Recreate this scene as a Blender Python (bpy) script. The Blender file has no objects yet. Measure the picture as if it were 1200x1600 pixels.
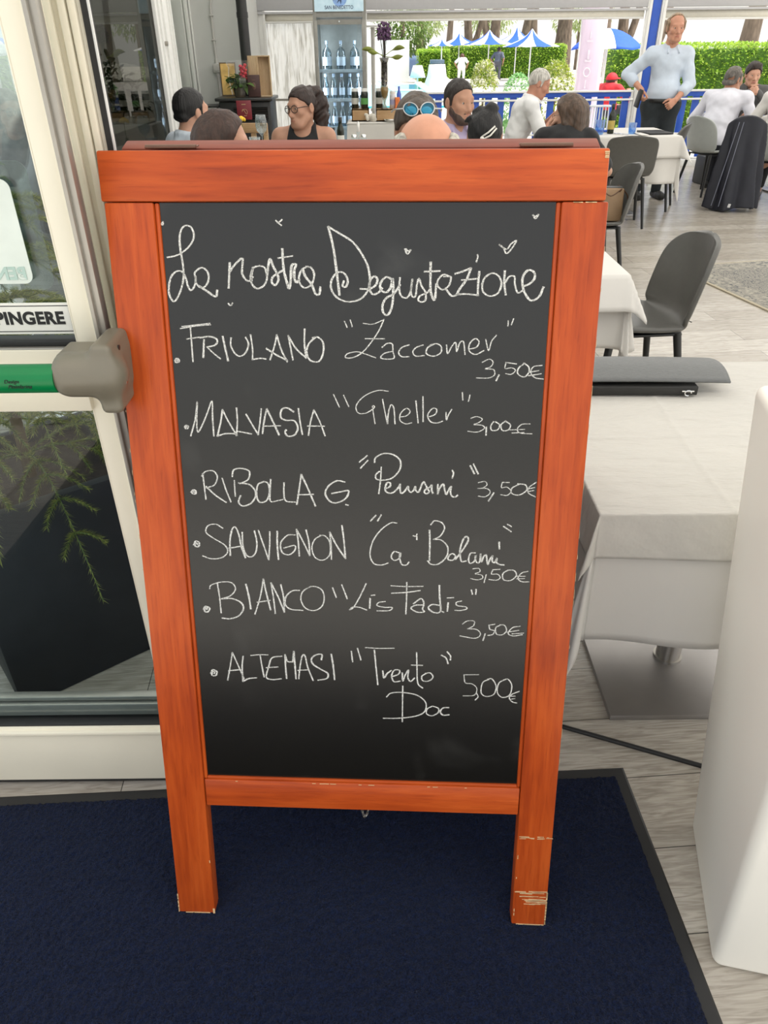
import bpy, bmesh, math, random
import numpy as np
from mathutils import Vector, Matrix, Euler

SC = bpy.context.scene
COL = SC.collection
PI = math.pi
random.seed(7)

# ---------------------------------------------------------------- camera
def setup_camera():
    p, r = math.radians(32.407), math.radians(0.6)
    fw = Vector((0, math.cos(p), -math.sin(p)))
    d0 = Vector((0, -math.sin(p), -math.cos(p)))
    x0 = Vector((1, 0, 0))
    x = math.cos(r) * x0 + math.sin(r) * d0
    d = -math.sin(r) * x0 + math.cos(r) * d0
    cam = bpy.data.cameras.new('camera')
    cam.sensor_fit = 'VERTICAL'
    cam.sensor_height = 36.0
    cam.lens = 1150.0 / 1600.0 * 36.0
    cam.clip_start = 0.02
    cam.clip_end = 500
    o = bpy.data.objects.new('camera', cam)
    COL.objects.link(o)
    M = Matrix((x, -d, -fw)).transposed().to_4x4()
    M.translation = Vector((0, 0, 1.5))
    o.matrix_world = M
    SC.camera = o
setup_camera()

# ---------------------------------------------------------------- sky, sun, exposure
W = bpy.data.worlds.new('sky')
SC.world = W
W.use_nodes = True
nt = W.node_tree
bg = nt.nodes['Background']
sky = nt.nodes.new('ShaderNodeTexSky')
sky.sky_type = 'NISHITA'
sky.sun_disc = False
sky.sun_elevation = math.radians(58)
sky.sun_rotation = math.radians(90)
sky.air_density = 1.2
sky.dust_density = 4.0
sky.ozone_density = 1.0
mixn = nt.nodes.new('ShaderNodeMix')
mixn.data_type = 'RGBA'
mixn.inputs['Factor'].default_value = 0.80
mixn.inputs['B'].default_value = (3.36, 3.29, 3.16, 1)
nt.links.new(sky.outputs['Color'], mixn.inputs['A'])
nt.links.new(mixn.outputs['Result'], bg.inputs['Color'])
bg.inputs['Strength'].default_value = 0.30

sun = bpy.data.lights.new('sun', 'SUN')
sun.energy = 3.8
sun.angle = math.radians(1.5)
sun.color = (1.0, 0.95, 0.87)
so = bpy.data.objects.new('sun', sun)
COL.objects.link(so)
so.rotation_euler = Vector((-0.50, 0.10, -0.86)).to_track_quat('-Z', 'Y').to_euler()

SC.view_settings.view_transform = 'Standard'
SC.view_settings.look = 'None'
SC.view_settings.gamma = 1.0
SC.view_settings.use_curve_mapping = False
SC.view_settings.exposure = 0.52

# ---------------------------------------------------------------- materials
MATS = {}
def mat(name, col, rough=0.5, metal=0.0, var=0.08, scale=20.0, bump=0.0, bscale=None, stretch=(1, 1, 1), spec=0.5, sss=0.0, trans=0.0, sheen=0.0, coat=0.0):
    """Principled material whose colour and relief come from noise in object space."""
    if name in MATS: return MATS[name]
    m = bpy.data.materials.new(name); m.use_nodes = True
    t = m.node_tree; b = t.nodes['Principled BSDF']
    tc = t.nodes.new('ShaderNodeTexCoord'); mp = t.nodes.new('ShaderNodeMapping')
    mp.inputs['Scale'].default_value = stretch
    t.links.new(tc.outputs['Object'], mp.inputs['Vector'])
    n = t.nodes.new('ShaderNodeTexNoise'); n.inputs['Scale'].default_value = scale; n.inputs['Detail'].default_value = 5
    t.links.new(mp.outputs['Vector'], n.inputs['Vector'])
    r = t.nodes.new('ShaderNodeValToRGB')
    c = np.array(col[:3])
    r.color_ramp.elements[0].position = 0.3; r.color_ramp.elements[1].position = 0.7
    r.color_ramp.elements[0].color = (*np.clip(c * (1 - var), 0, 1), 1)
    r.color_ramp.elements[1].color = (*np.clip(c * (1 + var), 0, 1), 1)
    t.links.new(n.outputs['Fac'], r.inputs['Fac'])
    t.links.new(r.outputs['Color'], b.inputs['Base Color'])
    b.inputs['Roughness'].default_value = rough
    b.inputs['Metallic'].default_value = metal
    b.inputs['Specular IOR Level'].default_value = spec
    b.inputs['Sheen Weight'].default_value = sheen
    b.inputs['Coat Weight'].default_value = coat
    if sss:
        b.inputs['Subsurface Weight'].default_value = sss
        b.inputs['Subsurface Radius'].default_value = (0.012, 0.005, 0.003)
        b.inputs['Subsurface Scale'].default_value = 1.0
    if trans: b.inputs['Transmission Weight'].default_value = trans
    if bump:
        bp = t.nodes.new('ShaderNodeBump'); bp.inputs['Strength'].default_value = bump; bp.inputs['Distance'].default_value = 0.01
        n2 = n
        if bscale:
            n2 = t.nodes.new('ShaderNodeTexNoise'); n2.inputs['Scale'].default_value = bscale; n2.inputs['Detail'].default_value = 4
            t.links.new(mp.outputs['Vector'], n2.inputs['Vector'])
        t.links.new(n2.outputs['Fac'], bp.inputs['Height'])
        t.links.new(bp.outputs['Normal'], b.inputs['Normal'])
    MATS[name] = m
    return m

def glass(name, tint=(1, 1, 1), rough=0.0, ior=1.5, refl=(1, 1, 1)):
    """Thin sheet of glass: clear by Fresnel, mirror-like at grazing angles."""
    if name in MATS: return MATS[name]
    m = bpy.data.materials.new(name); m.use_nodes = True
    t = m.node_tree; t.nodes.remove(t.nodes['Principled BSDF'])
    out = t.nodes['Material Output']
    tr = t.nodes.new('ShaderNodeBsdfTransparent')
    nz = t.nodes.new('ShaderNodeTexNoise'); nz.inputs['Scale'].default_value = 3
    rp = t.nodes.new('ShaderNodeValToRGB')
    rp.color_ramp.elements[0].color = (*[x * 0.97 for x in tint], 1); rp.color_ramp.elements[1].color = (*tint, 1)
    t.links.new(nz.outputs['Fac'], rp.inputs['Fac']); t.links.new(rp.outputs['Color'], tr.inputs['Color'])
    gl = t.nodes.new('ShaderNodeBsdfGlossy'); gl.inputs['Roughness'].default_value = rough; gl.inputs['Color'].default_value = (*refl, 1)
    fr = t.nodes.new('ShaderNodeFresnel')
    ge = t.nodes.new('ShaderNodeNewGeometry'); mi = t.nodes.new('ShaderNodeMix'); mi.data_type = 'FLOAT'   # same reflectance from both faces of the sheet
    mi.inputs['A'].default_value = ior; mi.inputs['B'].default_value = 1.0 / ior
    t.links.new(ge.outputs['Backfacing'], mi.inputs['Factor']); t.links.new(mi.outputs['Result'], fr.inputs['IOR'])
    mx = t.nodes.new('ShaderNodeMixShader')
    t.links.new(fr.outputs['Fac'], mx.inputs['Fac']); t.links.new(tr.outputs['BSDF'], mx.inputs[1]); t.links.new(gl.outputs['BSDF'], mx.inputs[2])
    t.links.new(mx.outputs['Shader'], out.inputs['Surface'])
    MATS[name] = m
    return m

def wood(name, c1, c2, c3, axis='Z', rough=0.35, scale=9.0, coat=0.3, spec=0.5):
    """Wood with grain running along one object axis: blotches, streaks and fine pores."""
    if name in MATS: return MATS[name]
    m = bpy.data.materials.new(name); m.use_nodes = True
    t = m.node_tree; b = t.nodes['Principled BSDF']
    tc = t.nodes.new('ShaderNodeTexCoord')
    st = {'X': (0.07, 1, 1), 'Y': (1, 0.07, 1), 'Z': (1, 1, 0.07)}[axis]
    mp = t.nodes.new('ShaderNodeMapping'); mp.inputs['Scale'].default_value = st
    t.links.new(tc.outputs['Object'], mp.inputs['Vector'])
    n1 = t.nodes.new('ShaderNodeTexNoise'); n1.inputs['Scale'].default_value = scale * 9; n1.inputs['Detail'].default_value = 9; n1.inputs['Distortion'].default_value = 0.5
    t.links.new(mp.outputs['Vector'], n1.inputs['Vector'])
    n2 = t.nodes.new('ShaderNodeTexNoise'); n2.inputs['Scale'].default_value = scale; n2.inputs['Detail'].default_value = 3
    mp2 = t.nodes.new('ShaderNodeMapping'); mp2.inputs['Scale'].default_value = [0.4 if s < 1 else 1 for s in st]
    t.links.new(tc.outputs['Object'], mp2.inputs['Vector']); t.links.new(mp2.outputs['Vector'], n2.inputs['Vector'])
    n3 = t.nodes.new('ShaderNodeTexNoise'); n3.inputs['Scale'].default_value = scale * 30; n3.inputs['Detail'].default_value = 3
    t.links.new(mp.outputs['Vector'], n3.inputs['Vector'])
    add = t.nodes.new('ShaderNodeMath'); add.operation = 'MULTIPLY_ADD'; add.inputs[1].default_value = 0.45
    t.links.new(n1.outputs['Fac'], add.inputs[0])
    mul = t.nodes.new('ShaderNodeMath'); mul.operation = 'MULTIPLY'; mul.inputs[1].default_value = 0.55
    t.links.new(n2.outputs['Fac'], mul.inputs[0]); t.links.new(mul.outputs[0], add.inputs[2])
    r = t.nodes.new('ShaderNodeValToRGB')
    r.color_ramp.elements[0].position = 0.34; r.color_ramp.elements[0].color = (*c1, 1)
    r.color_ramp.elements[1].position = 0.66; r.color_ramp.elements[1].color = (*c3, 1)
    e = r.color_ramp.elements.new(0.5); e.color = (*c2, 1)
    t.links.new(add.outputs[0], r.inputs['Fac'])
    pr = t.nodes.new('ShaderNodeValToRGB'); pr.color_ramp.elements[0].position = 0.33; pr.color_ramp.elements[0].color = (0.86, 0.83, 0.83, 1); pr.color_ramp.elements[1].position = 0.45; pr.color_ramp.elements[1].color = (1, 1, 1, 1)
    t.links.new(n3.outputs['Fac'], pr.inputs['Fac'])
    mx = t.nodes.new('ShaderNodeMix'); mx.data_type = 'RGBA'; mx.blend_type = 'MULTIPLY'; mx.inputs['Factor'].default_value = 1
    t.links.new(r.outputs['Color'], mx.inputs['A']); t.links.new(pr.outputs['Color'], mx.inputs['B'])
    t.links.new(mx.outputs['Result'], b.inputs['Base Color'])
    b.inputs['Specular IOR Level'].default_value = spec
    b.inputs['Roughness'].default_value = rough; b.inputs['Coat Weight'].default_value = coat; b.inputs['Coat Roughness'].default_value = 0.25
    bp = t.nodes.new('ShaderNodeBump'); bp.inputs['Strength'].default_value = 0.06; bp.inputs['Distance'].default_value = 0.004
    t.links.new(n3.outputs['Fac'], bp.inputs['Height']); t.links.new(bp.outputs['Normal'], b.inputs['Normal'])
    MATS[name] = m
    return m

# ---------------------------------------------------------------- object helpers
def tag(o, label=None, cat=None, group=None, kind=None):
    if label: o['label'] = label
    if cat: o['category'] = cat
    if group: o['group'] = group
    if kind: o['kind'] = kind
    return o

def thing(name, label, cat, loc=(0, 0, 0), rz=0.0, group=None):
    o = bpy.data.objects.new(name, None)
    o.empty_display_size = 0.05
    COL.objects.link(o)
    o.location = loc; o.rotation_euler = (0, 0, rz)
    return tag(o, label, cat, group)

def link(name, me, mats, parent=None, smooth=True, loc=None, rot=None):
    o = bpy.data.objects.new(name, me)
    COL.objects.link(o)
    for m in (mats if isinstance(mats, (list, tuple)) else [mats]):
        me.materials.append(m)
    if smooth and len(me.polygons):
        me.polygons.foreach_set('use_smooth', [True] * len(me.polygons))
    if parent is not None: o.parent = parent
    if loc is not None: o.location = loc
    if rot is not None: o.rotation_euler = rot
    return o

class MB:
    """Collects shapes for one mesh."""
    def __init__(s): s.bm = bmesh.new()
    def _x(s, vs, M):
        for v in vs: v.co = M @ v.co
    def box(s, c, size, rot=None, bev=0.0, seg=2, taper=None, mi=0):
        r = bmesh.ops.create_cube(s.bm, size=1)
        vs = r['verts']
        for v in vs:
            k = 1.0
            if taper and v.co.z > 0: k = taper
            v.co = Vector((v.co.x * size[0] * k, v.co.y * size[1] * k, v.co.z * size[2]))
        fs = list({f for v in vs for f in v.link_faces})
        for f in fs: f.material_index = mi
        if bev:
            es = list({e for v in vs for e in v.link_edges})
            rb = bmesh.ops.bevel(s.bm, geom=es, offset=bev, segments=seg, profile=0.5, affect='EDGES')
            vs = list({v for f in rb['faces'] for v in f.verts} | {v for v in vs if v.is_valid})
            for v in list(vs):
                for f in v.link_faces: f.material_index = mi
        M = Matrix.Translation(c)
        if rot is not None: M = M @ Euler(rot).to_matrix().to_4x4()
        s._x(vs, M)
        return s
    def bar(s, a, b, r1, r2=None, n=12, cap=True, mi=0):
        a, b = Vector(a), Vector(b)
        r2 = r1 if r2 is None else r2
        d = b - a
        r = bmesh.ops.create_cone(s.bm, cap_ends=cap, segments=n, radius1=r1, radius2=max(r2, 1e-5), depth=d.length)
        M = Matrix.Translation((a + b) / 2) @ d.to_track_quat('Z', 'Y').to_matrix().to_4x4()
        s._x(r['verts'], M)
        for f in {f for v in r['verts'] for f in v.link_faces}: f.material_index = mi
        return s
    def ball(s, c, r, seg=16, rings=10, rot=None, mi=0):
        q = bmesh.ops.create_uvsphere(s.bm, u_segments=seg, v_segments=rings, radius=1)
        rr = r if isinstance(r, (tuple, list)) else (r, r, r)
        M = Matrix.Translation(c) @ (Euler(rot).to_matrix().to_4x4() if rot else Matrix.Identity(4)) @ Matrix.Diagonal((*rr, 1))
        s._x(q['verts'], M)
        for f in {f for v in q['verts'] for f in v.link_faces}: f.material_index = mi
        return s
    def lathe(s, prof, n=24, c=(0, 0, 0), mi=0, closed=False):
        rings = []
        for (r, z) in prof:
            rings.append([s.bm.verts.new((c[0] + max(r, 1e-5) * math.cos(2 * PI * i / n), c[1] + max(r, 1e-5) * math.sin(2 * PI * i / n), c[2] + z)) for i in range(n)])
        for k in range(len(rings) - 1):
            for i in range(n):
                f = s.bm.faces.new((rings[k][i], rings[k][(i + 1) % n], rings[k + 1][(i + 1) % n], rings[k + 1][i])); f.material_index = mi
        return s
    def tube(s, pts, r, n=8, mi=0):
        """Round tube through points; r a number or one per point."""
        P = [Vector(p) for p in pts]
        rs = r if isinstance(r, (list, tuple)) else [r] * len(P)
        rings = []; up = None
        for i, p in enumerate(P):
            t = (P[min(i + 1, len(P) - 1)] - P[max(i - 1, 0)]).normalized()
            if up is None:
                up = Vector((0, 0, 1)) if abs(t.z) < 0.9 else Vector((1, 0, 0))
            u = t.cross(up).normalized(); w = u.cross(t).normalized(); up = w
            rings.append([s.bm.verts.new(p + rs[i] * (math.cos(2 * PI * k / n) * u + math.sin(2 * PI * k / n) * w)) for k in range(n)])
        for i in range(len(rings) - 1):
            for k in range(n):
                f = s.bm.faces.new((rings[i][k], rings[i][(k + 1) % n], rings[i + 1][(k + 1) % n], rings[i + 1][k])); f.material_index = mi
        for rg, rev in ((rings[0], True), (rings[-1], False)):
            f = s.bm.faces.new(rg[::-1] if rev else rg); f.material_index = mi
        return s
    def poly(s, pts, mi=0):
        f = s.bm.faces.new([s.bm.verts.new(p) for p in pts]); f.material_index = mi
        return s
    def prism(s, pts, h, mi=0):
        """Polygon in XZ given as (x, z), extruded by h along +Y."""
        a = [s.bm.verts.new((x, 0, z)) for x, z in pts]; b = [s.bm.verts.new((x, h, z)) for x, z in pts]
        n = len(pts)
        s.bm.faces.new(a).material_index = mi; s.bm.faces.new(b[::-1]).material_index = mi
        for i in range(n):
            s.bm.faces.new((a[i], b[i], b[(i + 1) % n], a[(i + 1) % n])).material_index = mi
        return s
    def build(s, name, mats, parent=None, smooth=False, loc=None, rot=None, auto=True):
        bmesh.ops.recalc_face_normals(s.bm, faces=s.bm.faces[:])
        me = bpy.data.meshes.new(name)
        s.bm.to_mesh(me); s.bm.free()
        o = link(name, me, mats, parent, smooth or auto, loc, rot)
        if auto and not smooth:
            try: me.set_sharp_from_angle(angle=math.radians(35))
            except Exception: pass
        return o

def structure(o):
    o['kind'] = 'structure'; return o

def copy_tree(root, loc, rz, label=None, group=None):
    r = root.copy(); COL.objects.link(r); r.location = loc; r.rotation_euler = (0, 0, rz)
    if label: r['label'] = label
    if group: r['group'] = group
    for ch in list(root.children):
        c = ch.copy(); COL.objects.link(c); c.parent = r
        for g in list(ch.children):
            d = g.copy(); COL.objects.link(d); d.parent = c
    return r

def text(name, body, size, mtl, parent, loc, rot, align='LEFT', bold=0.0, shear=0.0, extrude=0.0004, sx=1.0, sy=1.0, spacing=1.0):
    c = bpy.data.curves.new(name, 'FONT')
    c.body = body; c.size = size; c.align_x = align; c.align_y = 'CENTER'; c.extrude = extrude; c.offset = bold; c.shear = shear; c.space_character = spacing
    tmp = bpy.data.objects.new('tmp_text', c); COL.objects.link(tmp)
    dg = bpy.context.evaluated_depsgraph_get(); dg.update()
    me = bpy.data.meshes.new_from_object(tmp.evaluated_get(dg))
    bpy.data.objects.remove(tmp); bpy.data.curves.remove(c)
    me.materials.clear()
    o = link(name, me, mtl, parent, False, loc, rot)
    o.scale = (sx, sy, 1)
    return o

def solidify(o, t, off=0.0):
    m = o.modifiers.new('thickness', 'SOLIDIFY'); m.thickness = t; m.offset = off
    return o

def grid_mesh(name, P):
    """P: array (n, m, 3) of points -> quad mesh."""
    n, m, _ = P.shape
    V = P.reshape(-1, 3).tolist()
    F = [(i * m + j, i * m + j + 1, (i + 1) * m + j + 1, (i + 1) * m + j) for i in range(n - 1) for j in range(m - 1)]
    me = bpy.data.meshes.new(name); me.from_pydata(V, [], F); me.update()
    return me
# ---------------------------------------------------------------- smooth solid modelling (distance field -> mesh)
class SDF:
    def __init__(s, lo, hi, h):
        s.lo = np.array(lo, np.float32); s.h = h
        s.n = np.maximum(np.ceil((np.array(hi) - s.lo) / h).astype(int) + 1, 4)
        s.d = np.full(s.n, 1.0, np.float32); s.m = np.zeros(s.n, np.uint8)
        s.ax = [s.lo[i] + h * np.arange(s.n[i], dtype=np.float32) for i in range(3)]
        s.M = None
    def frame(s, R=None, c=None):
        """Following shapes are given in a local frame: world = R @ p + c."""
        s.M = None if R is None else (np.array(R, np.float32), np.array(c, np.float32))
        return s
    def _run(s, fn, lo, hi, k, mode, mi):
        lo, hi = np.array(lo, float), np.array(hi, float)
        if s.M is not None:
            R, c = s.M
            cs = np.array([[x, y, z] for x in (lo[0], hi[0]) for y in (lo[1], hi[1]) for z in (lo[2], hi[2])]) @ R.T + c
            lo, hi = cs.min(0), cs.max(0)
        pad = k + 2.5 * s.h
        i0 = np.clip(np.floor((lo - pad - s.lo) / s.h).astype(int), 0, s.n - 1); i1 = np.clip(np.ceil((hi + pad - s.lo) / s.h).astype(int) + 1, 1, s.n)
        if np.any(i1 <= i0): return s
        sl = tuple(slice(a, b) for a, b in zip(i0, i1))
        X = s.ax[0][sl[0]][:, None, None]; Y = s.ax[1][sl[1]][None, :, None]; Z = s.ax[2][sl[2]][None, None, :]
        if s.M is not None:
            R, c = s.M
            x, y, z = X - c[0], Y - c[1], Z - c[2]
            X = R[0, 0] * x + R[1, 0] * y + R[2, 0] * z; Y = R[0, 1] * x + R[1, 1] * y + R[2, 1] * z; Z = R[0, 2] * x + R[1, 2] * y + R[2, 2] * z
        b = fn(X, Y, Z).astype(np.float32); a = s.d[sl]
        if mode == 'u':
            if mi: s.m[sl] = np.where(b < np.minimum(a, 0.004), mi, s.m[sl])
            r = np.minimum(a, b)
            if k > 0:
                h = np.maximum(k - np.abs(a - b), 0) / k; r = r - h * h * k / 4
        else:
            b = -b; r = np.maximum(a, b)
            if k > 0:
                h = np.maximum(k - np.abs(a - b), 0) / k; r = r + h * h * k / 4
        s.d[sl] = r
        return s
    def rcone(s, a, b, ra, rb=None, k=0.02, mode='u', mi=0):
        rb = ra if rb is None else rb
        a, b = np.array(a, np.float32), np.array(b, np.float32); ba = b - a; L = max(float(ba @ ba), 1e-9)
        def fn(X, Y, Z):
            x, y, z = X - a[0], Y - a[1], Z - a[2]
            t = np.clip((x * ba[0] + y * ba[1] + z * ba[2]) / L, 0, 1)
            return np.sqrt((x - t * ba[0]) ** 2 + (y - t * ba[1]) ** 2 + (z - t * ba[2]) ** 2) - (ra + (rb - ra) * t)
        r = max(ra, rb)
        return s._run(fn, np.minimum(a, b) - r, np.maximum(a, b) + r, k, mode, mi)
    def ell(s, c, r, k=0.02, mode='u', mi=0):
        c = np.array(c, np.float32); r = np.array(r, np.float32)
        def fn(X, Y, Z):
            x, y, z = X - c[0], Y - c[1], Z - c[2]
            q = np.sqrt((x / r[0]) ** 2 + (y / r[1]) ** 2 + (z / r[2]) ** 2) + 1e-6
            g = np.sqrt((x / r[0] ** 2) ** 2 + (y / r[1] ** 2) ** 2 + (z / r[2] ** 2) ** 2) + 1e-6
            return q * (q - 1) / g
        return s._run(fn, c - r, c + r, k, mode, mi)
    def box(s, c, hs, r=0.01, k=0.02, mode='u', mi=0):
        c = np.array(c, np.float32); hs = np.array(hs, np.float32)
        def fn(X, Y, Z):
            x, y, z = np.abs(X - c[0]) - hs[0] + r, np.abs(Y - c[1]) - hs[1] + r, np.abs(Z - c[2]) - hs[2] + r
            return np.sqrt(np.maximum(x, 0) ** 2 + np.maximum(y, 0) ** 2 + np.maximum(z, 0) ** 2) + np.minimum(np.maximum(x, np.maximum(y, z)), 0) - r
        return s._run(fn, c - hs, c + hs, k, mode, mi)
    def half(s, n, p, k=0.0):
        """Cut away everything on the side the normal points to."""
        n = np.array(n, np.float32); n = n / np.linalg.norm(n); p = np.array(p, np.float32)
        sv = s.M; M = sv
        X, Y, Z = s.ax[0][:, None, None], s.ax[1][None, :, None], s.ax[2][None, None, :]
        if M is not None: n = M[0] @ n; p = M[0] @ p + M[1]
        b = n[0] * (X - p[0]) + n[1] * (Y - p[1]) + n[2] * (Z - p[2])
        r = np.maximum(s.d, b)
        if k > 0:
            h = np.maximum(k - np.abs(s.d - b), 0) / k; r = r + h * h * k / 4
        s.d = r.astype(np.float32)
        return s
    def ripple(s, fn):
        X, Y, Z = s.ax[0][:, None, None], s.ax[1][None, :, None], s.ax[2][None, None, :]
        s.d = (s.d + fn(X, Y, Z)).astype(np.float32); return s
    def mesh(s, name):
        d = s.d.copy()
        for a in range(3):
            i = [slice(None)] * 3
            for e in (0, -1):
                i[a] = e; d[tuple(i)] = np.maximum(d[tuple(i)], s.h)
        ins = d < 0
        c8 = [ins[x:x + ins.shape[0] - 1, y:y + ins.shape[1] - 1, z:z + ins.shape[2] - 1] for x in (0, 1) for y in (0, 1) for z in (0, 1)]
        alln = c8[0].copy(); anyn = c8[0].copy()
        for q in c8[1:]: alln &= q; anyn |= q
        I = np.argwhere(anyn & ~alln)
        idx = np.full(anyn.shape, -1, np.int32); idx[I[:, 0], I[:, 1], I[:, 2]] = np.arange(len(I))
        co = {o: d[I[:, 0] + o[0], I[:, 1] + o[1], I[:, 2] + o[2]] for o in [(x, y, z) for x in (0, 1) for y in (0, 1) for z in (0, 1)]}
        acc = np.zeros((len(I), 3)); cnt = np.zeros(len(I))
        for o in co:
            for a in range(3):
                if o[a] == 0:
                    o2 = list(o); o2[a] = 1; o2 = tuple(o2)
                    va, vb = co[o], co[o2]; w = (va < 0) != (vb < 0)
                    t = np.where(w, va / np.where(np.abs(va - vb) < 1e-12, 1, va - vb), 0)
                    p = np.zeros((len(I), 3)); p[:] = o; p[:, a] = t
                    acc += p * w[:, None]; cnt += w
        V = s.lo + s.h * (I + acc / cnt[:, None])
        F = []
        for a in range(3):
            u, v = (a + 1) % 3, (a + 2) % 3
            sa = [slice(None)] * 3; sb = [slice(None)] * 3
            sa[a] = slice(0, -1); sb[a] = slice(1, None)
            A, B = ins[tuple(sa)], ins[tuple(sb)]
            for flip, w in ((False, A & ~B), (True, ~A & B)):
                E_ = np.argwhere(w)
                ok = (E_[:, u] > 0) & (E_[:, v] > 0) & (E_[:, u] < s.n[u] - 1) & (E_[:, v] < s.n[v] - 1)
                E_ = E_[ok]
                q = []
                for du, dv in ((-1, -1), (0, -1), (0, 0), (-1, 0)):
                    e = E_.copy(); e[:, u] += du; e[:, v] += dv
                    q.append(idx[e[:, 0], e[:, 1], e[:, 2]])
                q = np.stack(q, 1)
                F.append(q[:, ::-1] if flip else q)
        F = np.concatenate(F)
        me = bpy.data.meshes.new(name)
        me.vertices.add(len(V)); me.vertices.foreach_set('co', V.astype(np.float32).ravel())
        me.loops.add(len(F) * 4); me.loops.foreach_set('vertex_index', F.astype(np.int32).ravel())
        me.polygons.add(len(F)); me.polygons.foreach_set('loop_start', np.arange(0, len(F) * 4, 4, dtype=np.int32)); me.polygons.foreach_set('loop_total', np.full(len(F), 4, np.int32))
        if s.m.any():
            fm = s.m[I[F[:, 0], 0], I[F[:, 0], 1], I[F[:, 0], 2]]
            me.polygons.foreach_set('material_index', fm.astype(np.int32))
        me.update(calc_edges=True); me.validate()
        return me
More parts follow.
